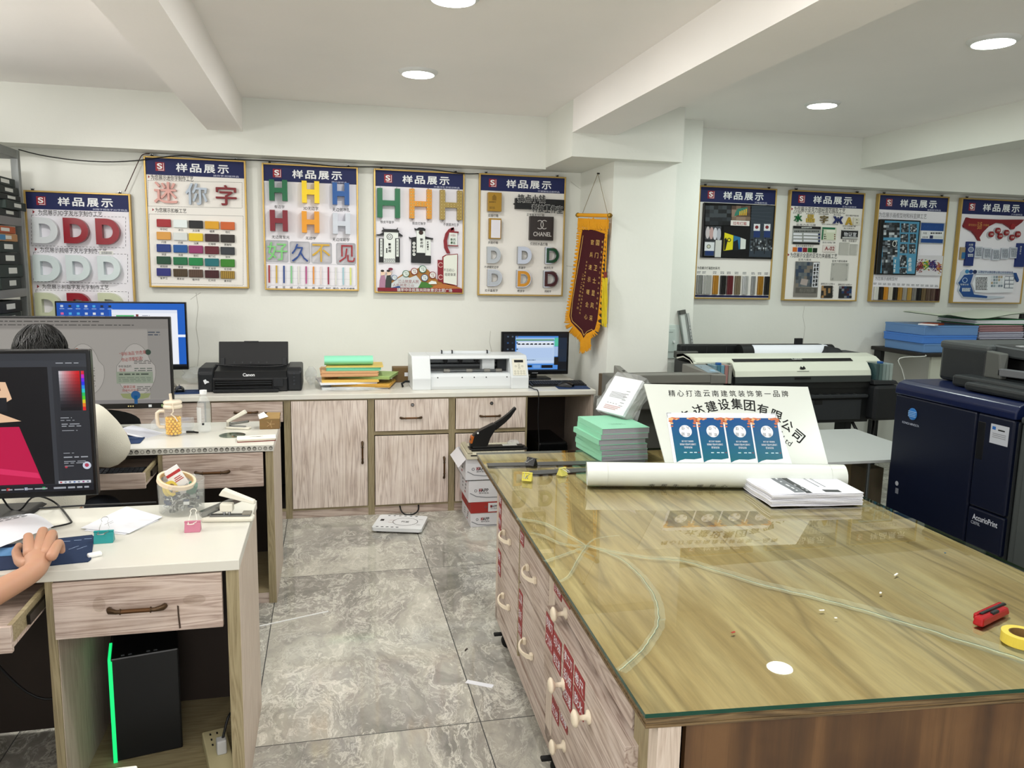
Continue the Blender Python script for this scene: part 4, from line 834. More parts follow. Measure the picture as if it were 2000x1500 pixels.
# pile of coloured papers
q = random.Random(11)
def sheet_stack(x, y, z, w, d, h, col, rz, label, name='paper_stack', rolled=0, group='coloured papers piled on the back worktop', warp=0):
    m = MB(); n = max(2, int(h / .004)); top = C(col, .65); side = C(col, .8, noise=.35, bscale=150)
    for k in range(n):
        a, b_ = q.uniform(-.004, .004), q.uniform(-.004, .004); m.box((-w / 2 + a, -d / 2 + b_, h * k / n), (w / 2 + a, d / 2 + b_, h * (k + .92) / n), top)
    return solo(m, name, label, 'paper', (x, y, z), rz, group)
z = CT
for (dx, dy, w, d, h, col, rz, lab) in ((.02, 0, .42, .32, .012, '#cfd3d6', .05, 'lowest white sheets of the coloured paper pile, under clear film'), (.09, -.01, .38, .27, .018, '#d9a94a', -.22, 'fanned golden yellow envelopes low in the paper pile'), (-.03, 0, .36, .28, .012, '#eceef2', .12, 'white sheets beneath the yellow in the paper pile'),
                                     (.0, .01, .36, .28, .016, '#e0bd62', .0, 'thin yellow ream under orange in the paper pile'), (.12, .03, .34, .26, .02, '#a9c47a', -.3, 'lime green sheets sticking out right of the paper pile'), (-.01, .0, .36, .26, .036, '#dfae7f', .03, 'thick orange ream in the middle of the paper pile'),
                                     (.02, .01, .34, .25, .022, '#7fd8b2', .0, 'mint green sheets under yellow card near top of the paper pile'), (.03, .01, .36, .25, .006, '#dfc36a', -.03, 'thin yellow card just under the mint roll')):
    sheet_stack(.135 + dx, 5.23 + dy, z, w, d, h, col, rz, lab); z += h
m = MB(); prof = []
cx, rr = 0, .030
pts = [(rr * 1.9 * math.cos(a), rr * math.sin(a) + rr) for a in [math.radians(-90 + 335 * i / 28) for i in range(29)]]
m.grid(lambda u, v: (-.155 + .31 * u, pts[round(v * 28)][0] + .0, pts[round(v * 28)][1]), 1, 28, C('#8fe0bd', .6)); m.grid(lambda u, v: (-.155 + .31 * u, pts[round(v * 28)][0] * .93, .0028 + pts[round(v * 28)][1] * .93), 1, 28, C('#7fcfae', .6))
solo(m, 'paper_roll', 'loosely rolled mint green paper on top of the paper pile', 'paper', (.125, 5.21, z), 0)
crumple(.14, 5.03, CT, (.17, .055), .022, 9, 22, 'plastic_film', 'clear shiny film hanging under the front of the paper pile', 'plastic film')
t = thing('carton', 'small brown carton with white sticker between paper pile and white plotter', 'box', (.485, 5.40, CT))
MB().box((-.06, -.05, 0), (.07, .06, .10), C('#8a6e45', .7, noise=.2), .002).build('body', t); MB().rect(.036, .026, PAPER, frame_front(.035, -.0515, .055)).build('sticker', t)
# white cutting plotter
PW2 = C('#d6dadc', .35); PWG = C('#6d7072', .4, .6)
t = thing('cutting_plotter', 'white desktop vinyl cutting plotter with open front on the back worktop', 'cutting plotter', (.905, 5.16, CT))
w = .385; endp = [(-.17, .0), (-.17, .075), (-.10, .205), (-.085, .215), (.13, .215), (.13, 0)]
for sx, nm in ((-1, 'end_cover'), (1, 'end_cover')):
    wd_ = .12; m = MB().prism(endp, wd_, PW2, Matrix(((0, 0, 1, (-w if sx < 0 else w - wd_)), (1, 0, 0, 0), (0, 1, 0, 0), (0, 0, 0, 1))), .004); o = m.build(nm, t)
    if sx > 0:
        s_ = math.atan2(.07, .13); M = Matrix.Translation((w - .06, -.1365, .1405)) @ Matrix.Rotation(PI / 2 - s_, 4, 'X')
        m = MB(); m.rect(.09, .118, C('#dcd9ca', .4), M, .001); m.rect(.062, .018, BLACK, M @ Matrix.Translation((0, .042, .0016)))
        for (a, c_) in ((0, .02), (0, -.008), (-.022, .006), (.022, .006), (0, .006)): m.ring(.005, .0068, C('#8f8d80', .5), M @ Matrix.Translation((a, c_, .0016)), 14)
        for k in range(4):
            for j in range(2): m.ring(.0045, .0062, C('#8f8d80', .5), M @ Matrix.Translation((-.03 + .02 * k, -.030 - .016 * j, .0016)), 14)
        m.build('control_panel', o, label='beige keypad with dark display')
m = MB().prism([(-.155, .0), (-.16, .02), (-.15, .085), (-.125, .10), (.10, .10), (.12, .0)], 2 * w - .24, PW2, Matrix(((0, 0, 1, -w + .12), (1, 0, 0, 0), (0, 1, 0, 0), (0, 0, 0, 1))), .003)
for x in (-.22, -.06, .02, .10, .24): m.cyl((x, -.1505, .078), (x, -.153, .078), .004, BLACK, 10)
m.build('front_cover', t)
MB().box((-w + .12, -.15, -.0), (w - .12, -.10, .018), C('#55585a', .5), .002).build('base_rail', t)
MB().prism([(-.105, .195), (-.09, .215), (.13, .215), (.13, .19), (-.08, .188)], 2 * w - .24, PW2, Matrix(((0, 0, 1, -w + .12), (1, 0, 0, 0), (0, 1, 0, 0), (0, 0, 0, 1))), .002).build('top_cover', t)
m = MB().box((-w + .12, .02, .155), (w - .12, .07, .178), PWG, .002); m.box((-w + .12, .02, .128), (w - .12, .07, .146), PWG, .002); m.build('guide_rail', t)
m = MB().cyl((-w + .22, -.07, .112), (w - .18, -.07, .112), .009, PWG, 14)
for x in (-.15, 0, .12, .2): m.cyl((x - .02, -.07, .112), (x + .02, -.07, .112), .0125, C('#8f8c85', .4, .3), 14)
m.build('roller', t)
m = MB().box((.09, -.06, .108), (.175, .03, .19), PW2, .004); m.build('carriage', t)
m = MB().box((.2, -.02, .105), (.265, .06, .19), DGREY, .004); m.build('motor_block', t)
MB().box((-w + .12, .10, .10), (w - .12, .12, .19), C('#7d8082', .5)).build('back_panel', t)
m = MB()
for x in (-.15, -.05, .06): m.box((x - .014, -.02, .165), (x + .014, .03, .188), BLACK, .003); m.cyl((x, -.03, .168), (x, -.03, .158), .008, BLACK, 10)
m.build('pinch_roller', t)
m = MB().box((-.18, .03, .215), (.16, .05, .232), PW2, .002)
for x in (-.17, -.10, .14): m.box((x - .004, .02, .215), (x + .004, .045, .238), DGREY, .001)
m.build('media_holder', t)
MB().tube([(-w, .02, .03), (-w - .03, .0, .034), (-w - .055, -.02, .022), (-w - .05, -.04, .006)], .007, BLACK, 8).build('power_plug', t)
# monitor beside the pennant
def monitor(name, label, x, y, z, w, h, rz, bez, screen, stand=None, chin=None, thick=.03, tilt=0, frame=None):
    """z = bottom edge of the panel; screen(mb, w, h) draws on local front, centred"""
    t = thing(name, label, 'monitor', (x, y, z), rz); chin = chin or bez; fm = frame or C('#101113', .25)
    T = Matrix.Translation((0, 0, 0)) @ Matrix.Rotation(tilt, 4, 'X')
    MB().box((-w / 2, 0, 0), (w / 2, thick, h), fm, .004, T).build('housing', t)
    m = MB(); sw, sh = w - 2 * bez, h - bez - chin
    screen(m, sw, sh, T @ Matrix.Translation((0, -.0008, chin + sh / 2)) @ Matrix(((1, 0, 0, 0), (0, 0, -1, 0), (0, 1, 0, 0), (0, 0, 0, 1)))); m.build('screen', t)
    return t
_scr = {}
def SCR(h, e=1.0):     # lit pixels of a screen: dark glass that glows
    if (h, e) not in _scr:
        m, nt, b, N, L = nodes('screen_glow', .35); b.inputs['Specular IOR Level'].default_value = .12; b.inputs['Base Color'].default_value = (.012, .012, .014, 1); b.inputs['Emission Color'].default_value = lin(h); b.inputs['Emission Strength'].default_value = e * .82; _scr[(h, e)] = m
    return _scr[(h, e)]
def blocks(m, M, w, h, rects, z=.0004):
    """rects in 0..1 screen coordinates (x0, y0 from the top, x1, y1, colour, emission)"""
    for i, (x0, y0, x1, y1, col, e) in enumerate(rects):
        m.rect((x1 - x0) * w, (y1 - y0) * h, SCR(col, e), M @ Matrix.Translation((((x0 + x1) / 2 - .5) * w, (.5 - (y0 + y1) / 2) * h, z + i * 6e-5)))
def scribble(m, M, w, h, x0, y0, x1, y1, n, col, e=.6, z=.003):
    r = random.Random(int(x0 * 1000 + y1 * 777))
    for k in range(n):
        x = x0; yy = y0 + (y1 - y0) * (k + .5) / n
        while x < x1:
            L = r.uniform(.012, .05); xx = min(x + L, x1); m.rect((xx - x) * w, (y1 - y0) / n * .42 * h, SCR(col, e), M @ Matrix.Translation((((x + xx) / 2 - .5) * w, (.5 - yy) * h, z))); x += L + .008
p0 = at_y(980, 648, 5.42); p1 = at_y(1112, 648, 5.42); pb = at_y(1000, 732, 5.42)
def scr_d(m, w, h, M):
    m.rect(w, h, SCR('#10151d', .6), M)
    blocks(m, M, w, h, [(.55, .1, 1, .75, '#23344a', .6), (.80, .42, 1, .62, '#2c3b4f', .5), (.18, .055, .86, .96, '#4f8fe0', .9), (.185, .10, .80, .16, '#a9c9f2', .9), (.19, .14, .79, .18, '#7fb07a', .8), (.20, .19, .80, .80, '#b8d0ef', .95), (.20, .20, .78, .34, '#e3ecf8', .95), (.21, .36, .77, .64, '#b5cdf0', .95), (.21, .35, .78, .37, '#dfe8f6', .95), (.80, .10, .86, .33, '#58c9a8', .9), (.80, .34, .86, .60, '#a9c4ea', .9), (.80, .62, .87, .84, '#26200f', .5), (.20, .72, .80, .76, '#cfe0f8', .9), (.20, .84, .45, .90, '#17202c', .4), (.60, .84, .78, .92, '#10161e', .4), (.47, .84, .58, .92, '#7fb0ee', .8), (0, .965, 1, 1, '#1c2733', .6)])
    for k in range(9): m.poly([(-.022, -.008), (.022, -.010), (.026, .002), (.012, .012), (-.012, .008), (-.024, .0)], SCR('#1c2733', .4), M @ Matrix.Translation((-.5 * w + w * (.235 + .066 * k), h * .23, .0022)) @ Matrix.Scale(.5, 4))
    for r in range(6):
        for c in range(3): m.rect(.012, .010, SCR(R_.choice(['#6f8398', '#3b6fae', '#8c9aa8', '#2c4a68']), .5), M @ Matrix.Translation((-.5 * w + .03 + .034 * c, h * .43 - .045 * r, .001)))
    scribble(m, M, w, h, .21, .68, .5, .72, 1, '#3c4f66')
zb = pb.z
t = monitor('monitor', 'black monitor with blue windows on screen, on the worktop beside the pennant', (p0.x + p1.x) / 2, 5.42, zb, p1.x - p0.x, p0.z - zb, 0, .016, scr_d, chin=.026)
MB().box((-.025, .03, -(zb - CT) + .012), (.025, .05, .08), BLACK, .003).build('stand_neck', t); MB().box((-.11, -.05, -(zb - CT)), (.11, .10, -(zb - CT) + .012), BLACK, .005).build('stand_base', t)
MB().rect(.045, .006, C('#8f9499', .4), frame_front(0, -.0006, .012)).build('maker_mark', t)
# keyboards
def keyboard(label, loc, rz, w=.44, d=.14, col='#15161a'):
    t = thing('keyboard', label, 'keyboard', loc, rz); kb = C(col, .5)
    MB().hexa([(-w / 2, -d / 2, 0), (w / 2, -d / 2, 0), (w / 2, d / 2, 0), (-w / 2, d / 2, 0), (-w / 2, -d / 2, .010), (w / 2, -d / 2, .010), (w / 2, d / 2, .022), (-w / 2, d / 2, .022)], kb, .003).build('case', t)
    m = MB(); kc = C('#26282d', .55); n = 21
    for j in range(5):
        for i in range(n):
            if i in (15, 19) and 0: continue
            x = -w / 2 + .012 + (w - .024) * (i + .5) / n; y = -d / 2 + .014 + (d - .028) * (j + .5) / 5; z = .0105 + .012 * (y + d / 2) / d; k = (w - .024) / n * .42
            m.box((x - k, y - .0095, z), (x + k, y + .0095, z + .005), kc, .001, seg=1)
    m.build('keycaps', t); return t
keyboard('black keyboard on the worktop in front of the blue-windowed monitor', (1.528, 5.13, CT), -.03, .385)
def mousepad(label, loc, rz, w=.24, d=.20, pts=None):
    m = MB(); m.prism(rrect(w, d, .012), .003, C('#1d3a68', .75)); M = frame_top(0, 0, .0032)
    for k in range(3): m.rect(w * .1, d * .012, C('#7f95bb', .6), M @ Matrix.Translation((-w * .28 + w * .26 * k, d * .40, 0)))
    for k in range(5): m.line([(w * (.05 + .06 * k), d * .05 + .004 * (k % 2)), (w * (.11 + .06 * k), d * .09)], .004, C('#8ea3c4', .6), M)
    return solo(m, 'mouse_pad', label, 'mouse pad', loc, rz)
def mouse(label, loc, rz, col='#17181b'):
    m = MB(); m.grid(lambda u, v: ((.029 * (.86 + .14 * math.sin(PI * v))) * math.cos(PI * u), -.052 + .104 * v, .034 * math.sin(PI * u) ** .7 * (math.sin(PI * (.12 + .80 * v)) ** .6)), 14, 12, C(col, .3))
    t = thing('computer_mouse', label, 'mouse', loc, rz); m.build('shell', t); MB().cyl((-.003, .028, .031), (.003, .028, .031), .007, DGREY, 12).build('scroll_wheel', t); return t
mousepad('blue mouse pad at the right end of the worktop under a black mouse', (1.60, 5.00, CT), -.08, .22, .13)
mouse('black mouse on the blue pad at the right end of the worktop', (1.56, 5.03, CT + .0035), .9)
cable('cable', [(1.34, 5.25, CT + .004), (1.305, 5.05, CT + .006), (1.31, 4.93, CT + .006), (1.325, 4.865, CT - .01), (1.325, 4.86, .6), (1.335, 4.86, .40), (1.30, 4.88, .22)], .0035, 'black cable falling over the worktop edge into the leg bay')
# tower in leg bay
t = thing('computer_tower', 'glossy black computer tower standing in the open leg bay at the right', 'computer tower', (1.452, 5.12, .0))
MB().box((-.10, -.20, .0), (.10, .22, .43), C('#0d0e10', .25), .012).build('case', t)
m = MB(); m.grid(lambda u, v: (-.098 + .196 * u, -.20 - .02 * math.sin(PI * v), .14 + .27 * v), 8, 8, C('#0a0b0c', .12)); m.box((-.098, -.206, .25), (.098, -.199, .285), C('#3a3d42', .25), .003); m.build('front_panel', t)
m = MB()
for x in (-.05, -.03, .05, .07): m.box((x, -.223, .215), (x + .012, -.2195, .222), C('#8d9196', .4))
m.build('ports', t)
# monitor C, left
p0 = at_y(106, 588, 5.32); p1 = at_y(363, 590, 5.32); pb = at_y(365, 722, 5.32)
def scr_c(m, w, h, M):
    m.rect(w, h, SCR('#1560c4', .95), M)
    blocks(m, M, w, h, [(.0, .0, .4, 1, '#0d4fb0', .9), (.42, .10, .94, .97, '#eef1f8', 1), (.42, .10, .94, .15, '#dfe5f2', 1), (.455, .18, .595, .225, '#2ab35e', .9), (.42, .16, .60, .97, '#e3e6ec', 1), (.455, .185, .595, .235, '#2ab35e', .9), (.61, .17, .63, .205, '#8c3a3a', .7), (.76, .23, .775, .29, '#e07a2a', .8), (.93, .49, 1, .53, '#eef4ff', 1), (0, .965, 1, 1, '#0c1420', .5)])
    for r in range(3):
        for c in range(7 - r): m.rect(.016, .014, SCR(R_.choice(['#e86aa0', '#4fb4f0', '#cfdcf0', '#f0f4fa', '#222833']), .8), M @ Matrix.Translation((-.5 * w + .03 + .045 * c, h * (.45 - .115 * r), .0012))); m.rect(.026, .004, SCR('#b9cdf0', .7), M @ Matrix.Translation((-.5 * w + .03 + .045 * c, h * (.45 - .115 * r) - .016, .0012)))
    scribble(m, M, w, h, .66, .18, .72, .2, 1, '#8a93a3')
zb = pb.z
t = monitor('monitor', 'large monitor showing a bright blue desktop, on the back worktop below the D letter board', (p0.x + p1.x) / 2, 5.32, zb, p1.x - p0.x, p0.z - zb, 0, .010, scr_c, chin=.022)
MB().box((-.03, .03, -(zb - CT) + .012), (.03, .05, .1), BLACK, .003).build('stand_neck', t); MB().box((-.12, -.06, -(zb - CT)), (.12, .10, -(zb - CT) + .012), BLACK, .005).build('stand_base', t)
mousepad('blue mouse pad on the worktop just left of the black printer', (-.88, 5.06, CT), .05, .22, .16)
mouse('black mouse on the pad left of the black printer', (-.895, 5.08, CT + .0035), .2)
m = MB()
for k in range(3): m.box((-.09 + .004 * k, -.06, .012 * k), (.09, .06 - .004 * k, .012 * k + .011), C(('#c9c4b2', '#bdb8a5', '#8f8c80')[k], .7), .001)
solo(m, 'notebook', 'small stack of worn notebooks behind mouse pad, near the blue-screened monitor', 'notebook', (-1.02, 5.15, CT), .3)
keyboard('black keyboard on the worktop under the blue-screened monitor', (-1.30, 5.05, CT), 0)
# ================================================================== THE TWO STAFF DESKS (AND THE CORNER OF A THIRD)
DT = .76
DTOP = C('#d6d4cb', .22, noise=.10, bscale=3)
def desk(y0, label, band=False, xr=-.252, xl=-1.80, drawer=True):
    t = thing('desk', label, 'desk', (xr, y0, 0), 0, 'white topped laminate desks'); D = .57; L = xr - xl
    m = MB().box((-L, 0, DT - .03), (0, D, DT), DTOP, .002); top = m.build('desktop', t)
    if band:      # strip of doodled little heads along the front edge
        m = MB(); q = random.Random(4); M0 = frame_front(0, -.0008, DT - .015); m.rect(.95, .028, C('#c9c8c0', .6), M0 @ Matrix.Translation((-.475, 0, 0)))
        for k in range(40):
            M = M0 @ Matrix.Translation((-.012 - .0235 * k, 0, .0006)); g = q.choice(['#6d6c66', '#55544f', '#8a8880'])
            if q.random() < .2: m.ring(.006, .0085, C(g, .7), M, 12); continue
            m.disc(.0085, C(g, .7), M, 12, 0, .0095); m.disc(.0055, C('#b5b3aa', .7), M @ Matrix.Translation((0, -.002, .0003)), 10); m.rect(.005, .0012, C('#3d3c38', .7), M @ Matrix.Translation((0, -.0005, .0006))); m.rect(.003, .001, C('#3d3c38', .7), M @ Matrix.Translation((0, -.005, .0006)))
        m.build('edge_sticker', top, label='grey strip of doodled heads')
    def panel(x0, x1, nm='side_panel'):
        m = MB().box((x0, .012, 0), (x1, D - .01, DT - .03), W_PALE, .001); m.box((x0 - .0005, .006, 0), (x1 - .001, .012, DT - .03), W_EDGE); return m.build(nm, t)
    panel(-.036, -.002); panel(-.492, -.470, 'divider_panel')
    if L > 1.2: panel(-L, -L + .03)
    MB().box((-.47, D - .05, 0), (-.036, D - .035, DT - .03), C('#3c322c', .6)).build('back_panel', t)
    MB().box((-L + .03, D - .05, .015), (-.492, D - .035, DT - .03), C('#3c322c', .6)).build('modesty_panel', t)  # dark panel carried down to the floor to stand in for knee-bay shade
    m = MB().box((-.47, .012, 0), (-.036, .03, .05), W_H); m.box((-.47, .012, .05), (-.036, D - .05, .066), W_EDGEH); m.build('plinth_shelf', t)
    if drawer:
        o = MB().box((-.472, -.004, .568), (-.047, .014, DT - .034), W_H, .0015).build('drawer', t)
        bridge_handle(MB(), (-.335, -.004, .645), (-.195, -.004, .645), (0, -1, 0)).build('handle', o, label='antique brass handle')
        if not band: MB().poly([(-.165, .642), (-.160, .640), (-.160, .62), (-.157, .575), (-.162, .574), (-.164, .61)], C('#4a382c', .6), frame_front(0, -.0055, 0)).build('stain', o, label='dark drip')
        ST = C('#8f7550', .8, alpha=.15); MB().disc(.03, ST, frame_front(-.12, -.0054, .655), 18, 0, .016).build('stain', o, label='brown scuff')
        if not band: MB().disc(.016, ST, frame_front(-.36, -.0054, .66), 14, 0, .022).build('stain', o, label='brown scuff')
    o = MB(); o.box((-.98, -.20, .634), (-.503, -.186, .70), W_H, .001); o.box((-.98, -.186, .644), (-.503, .25, .656), W_H); o.box((-.515, -.186, .656), (-.503, .25, .70), W_EDGEH); o.box((-.98, -.186, .656), (-.968, .25, .70), W_EDGEH)
    if drawer:
        tr = o.build('keyboard_tray', t); MB().box((-.502, -.10, .66), (-.494, .35, .685), C('#23201c', .4, .6)).build('runner', tr)
    return t
desk(2.20, 'nearer white topped desk under the dark photo editing monitor, beside the aisle')
desk(3.64, 'farther white topped desk with a strip of doodled heads along its front edge', True)
t = thing('desk', 'white corner of a third desk at the bottom edge of the photo', 'desk', (-.315, .72, 0), 0, 'white topped laminate desks')
MB().box((-1.5, 0, DT - .03), (0, .567, DT), DTOP, .004).build('desktop', t)
MB().box((-.06, .03, 0), (-.03, .5, DT - .03), W_PALE).build('side_panel', t); MB().box((-1.5, .03, 0), (-1.47, .5, DT - .03), W_PALE).build('side_panel', t)
# ---------------- nearer desk
def scr_a(m, w, h, M):
    B = lambda r: blocks(m, M, w, h, r)
    m.rect(w, h, SCR('#34373d', .55), M)
    B([(0, .0, 1, .05, '#3d4147', .6), (0, .05, 1, .095, '#43474e', .6), (.0, .095, .845, .945, '#0a0a0c', .4), (.845, .095, .862, .945, '#4a4e55', .5), (.862, .095, .878, .945, '#393c42', .5), (.885, .115, .985, .42, '#3a3d43', .5), (0, .95, 1, 1, '#1a1d26', .5), (.86, .925, .99, .945, '#e5e7ee', .8)])
    R = M @ Matrix.Translation((0, 0, .001))      # colour field and hue strip
    n = 12
    for i in range(n):
        for j in range(n):
            s_, v_ = (i + .5) / n, 1 - (j + .5) / n; r_ = v_; g_ = v_ * (1 - s_)
            m.rect(.083 * w / n * 1.02, .285 * h / n * 1.02, SCR('#%02x%02x%02x' % (int(235 * r_), int(235 * g_ + 2), int(235 * g_ + 8)), .8), R @ Matrix.Translation(((.888 + .083 * (i + .5) / n - .5) * w, (.5 - .125 - .285 * (j + .5) / n) * h, 0)))
    for k, c_ in enumerate(['#e0203a', '#d020c0', '#7020f0', '#2030f0', '#2090f0', '#20d0d0', '#20c060', '#50d020', '#e0d020', '#f08020', '#e02020']): m.rect(.012 * w, .285 * h / 11 * 1.03, SCR(c_, .9), R @ Matrix.Translation(((.982 - .5) * w, (.5 - .125 - .285 * (k + .5) / 11) * h, 0)))
    m.poly([(.48 * w, .405 * h), (.498 * w, .405 * h)] and [(-.5 * w, -.02 * h), (.22 * w, -.02 * h), (.30 * w, -.44 * h), (-.5 * w, -.44 * h)], SCR('#d0084c', .8), R)
    m.poly([(-.5 * w, -.18 * h), (-.2 * w, -.22 * h), (.28 * w, -.36 * h), (.29 * w, -.40 * h), (-.1 * w, -.30 * h)], SCR('#f0306a', .8), R, .0003)
    m.poly([(-.2 * w, .33 * h), (.18 * w, .30 * h), (.20 * w, .18 * h), (.12 * w, .10 * h), (.23 * w, .02 * h), (-.2 * w, -.02 * h)], SCR('#f2c9a4', .9), R); m.poly([(-.1 * w, .40 * h), (.15 * w, .36 * h), (.16 * w, .24 * h), (-.1 * w, .28 * h)], SCR('#7a1a22', .6), R, .0003); m.rect(.08 * w, .10 * h, SCR('#24262c', .4), R @ Matrix.Translation((.14 * w, .14 * h, .0004)))
    for (x0, y0, x1, y1, n_) in ((.885, .455, .93, .468, 1), (.885, .475, .94, .485, 1), (.888, .50, .965, .53, 2), (.888, .55, .95, .56, 1), (.888, .715, .93, .725, 1), (.888, .74, .985, .76, 1), (.888, .775, .975, .80, 2), (.89, .81, .93, .82, 1), (.02, .963, .82, .985, 1), (.84, .958, .985, .99, 1), (.88, .06, .97, .075, 1)): scribble(m, M, w, h, x0, y0, x1, y1, n_, '#c6cad2', .6)
    for k, c_ in enumerate(['#d8343a', '#8a93a8', '#6f7a94', '#5f83c4', '#8a93a8', '#b03a8a', '#7f889c']): m.rect(.008 * w, .010 * h, SCR(c_, .7), R @ Matrix.Translation(((.87 + .018 * k - .5) * w, -.435 * h, .0005)))
    for x, c_ in ((.66, '#d03030'), (.73, '#c9d3ea'), (.80, '#2fc46a')): m.rect(.012 * w, .02 * h, SCR(c_, .7), R @ Matrix.Translation(((x - .5) * w, -.473 * h, .0005)))
    m.disc(.012, SCR('#dfe5f4', .8), R @ Matrix.Translation((.478 * w, -.315 * h, .0005)), 18); m.disc(.006, SCR('#c0405a', .8), R @ Matrix.Translation((.478 * w, -.313 * h, .0008)), 14); m.disc(.004, SCR('#c03a4a', .8), R @ Matrix.Translation((.395 * w, -.322 * h, .0008)), 12)
p1 = at_y(175, 683, 2.60); pb = at_y(188, 967, 2.60); wA = .72
t = monitor('monitor', 'big black monitor with dark photo editing software, on the nearer desk', p1.x - wA / 2, 2.60, pb.z, wA, p1.z - pb.z, 0, .011, scr_a, chin=.018)
MB().box((-.04, .03, -(pb.z - DT) + .012), (.04, .05, .14), BLACK, .004).build('stand_neck', t)
MB().hexa([(-.20, .02, DT - pb.z), (.125, .02, DT - pb.z), (.14, .24, DT - pb.z), (-.20, .24, DT - pb.z), (-.19, .03, DT - pb.z + .016), (.115, .03, DT - pb.z + .016), (.13, .22, DT - pb.z + .014), (-.19, .22, DT - pb.z + .014)], BLACK, .004).build('stand_base', t)
cable('cable', [at_y(0, 965, 2.72), at_z(20, 993, DT + .02), at_z(40, 995, DT + .018), at_z(62, 972, DT + .055), at_z(85, 971, DT + .05), at_z(112, 985, DT + .008), at_z(136, 1014, DT + .006), at_z(136, 1022, DT + .005), at_z(100, 1030, DT + .005)], .003, 'thin black cable curling over the nearer desk from its monitor')
cable('cable', [at_z(60, 994, DT + .004), at_z(150, 988, DT + .004), at_z(240, 984, DT + .004), at_z(305, 981, DT + .004)], .0035, 'black cable lying straight along the back of the nearer desk', mat=C('#3a3b3c', .5))
# loose papers
def sheet(name, label, pts, z, mat=PAPER, th=.0012, marks=None, cat='paper', curl=0, group=None):
    m = MB(); m.prism([(p.x, p.y) for p in pts], th, mat, Matrix.Translation((0, 0, z)))
    if marks:
        a, b_, d_ = pts[0], pts[1], pts[3]
        for (u, v, L, wd_) in marks:
            p = a + (b_ - a) * u + (d_ - a) * v; e = p + (b_ - a) * L; m.line([(p.x, p.y), (e.x, e.y)], wd_, GREYLINE, Matrix.Translation((0, 0, z + th + .0003)))
    return solo(m, name, label, cat, (0, 0, 0), 0, group)
sheet('paper_sheet', 'white sheet lying on the nearer desk beside the plastic tub', [at_z(158, 1034, DT), at_z(247, 992, DT), at_z(317, 1012, DT), at_z(252, 1044, DT)], DT + .0035, PAPER, .0015, [(.2, .3, .18, .002), (.25, .36, .08, .002)])
sheet('paper_sheet', 'white sheet slipped under another, beside the plastic tub on the nearer desk', [at_z(165, 1037, DT), at_z(243, 998, DT), at_z(310, 1017, DT), at_z(244, 1045, DT)], DT + .0005, C('#d9dbe2', .7), .002)
m = MB(); a0 = at_z(-70, 1032, DT); 
pa, pb_, pc_, pd = at_z(-60, 1030, DT), at_z(30, 1014, DT), at_z(106, 1036, DT), at_z(-10, 1085, DT)
def curlp(u, v):
    p = pd.lerp(pc_, u).lerp(pa.lerp(pb_, u), v); return (p.x, p.y, DT + .004 + .045 * math.sin(PI * min(1, v * .9 + .1)) * (1 - .3 * u))
m.grid(curlp, 12, 10, PAPER)
for k in range(6):
    for j in range(5):
        u0 = .12 + .15 * j; v0 = .45 + .07 * k; q0 = Vector(curlp(u0, v0)); q1 = Vector(curlp(u0 + .11, v0)); m.add([(q0.x, q0.y, q0.z + .001), (q1.x, q1.y, q1.z + .001), (q1.x, q1.y + .006, q1.z + .0015), (q0.x, q0.y + .006, q0.z + .0015)], [(0, 1, 2, 3)], GREYLINE)
solo(m, 'paper_sheet', 'curled printed sheets beneath the hand at the left edge', 'paper')
m = MB(); p = at_z(8, 1082, DT); m.grid(lambda u, v: (p.x - .10 + .14 * u, p.y - .03 + .07 * v, DT + .0045 + .024 * math.sin(PI * v) * (.5 + .5 * math.sin(2 + 5 * u))), 14, 8, C('#5d8fc0', .8)); solo(m, 'cloth', 'crumpled light blue cloth under the papers beside the hand', 'cloth')
# mouse pad under the hand
m = MB(); pts = [at_z(-30, 1118, DT), at_z(172, 1098, DT), at_z(178, 1093, DT), at_z(184, 1050, DT), at_z(180, 1046, DT), at_z(115, 1053, DT), at_z(-40, 1072, DT)]
m.prism([(p.x, p.y) for p in pts], .003, C('#1b3358', .8), Matrix.Translation((0, 0, DT)))
for (x, y, w_) in ((130, 1057, .02), (152, 1055, .02), (172, 1052, .02)): p = at_z(x, y, DT + .0034); m.rect(w_, .004, C('#8ea3c4', .6), frame_top(p.x, p.y, DT + .0034))
for k in range(4): p = at_z(134 + 8 * k, 1073 - 3 * (k % 2), DT + .0034); m.line([(p.x, p.y), (p.x + .012, p.y + .014)], .003, C('#8ea3c4', .6), frame_top(0, 0, DT + .0034))
solo(m, 'mouse_pad', 'dark blue mouse pad under the hand on the nearer desk', 'mouse pad')
m = MB(); p = at_z(185, 1087, DT); m.box((-.018, -.009, 0), (.018, .009, .012), C('#e9eae8', .4), .004); solo(m, 'eraser', 'small white eraser on the edge of the dark blue mouse pad', 'eraser', (p.x, p.y, DT), .5)
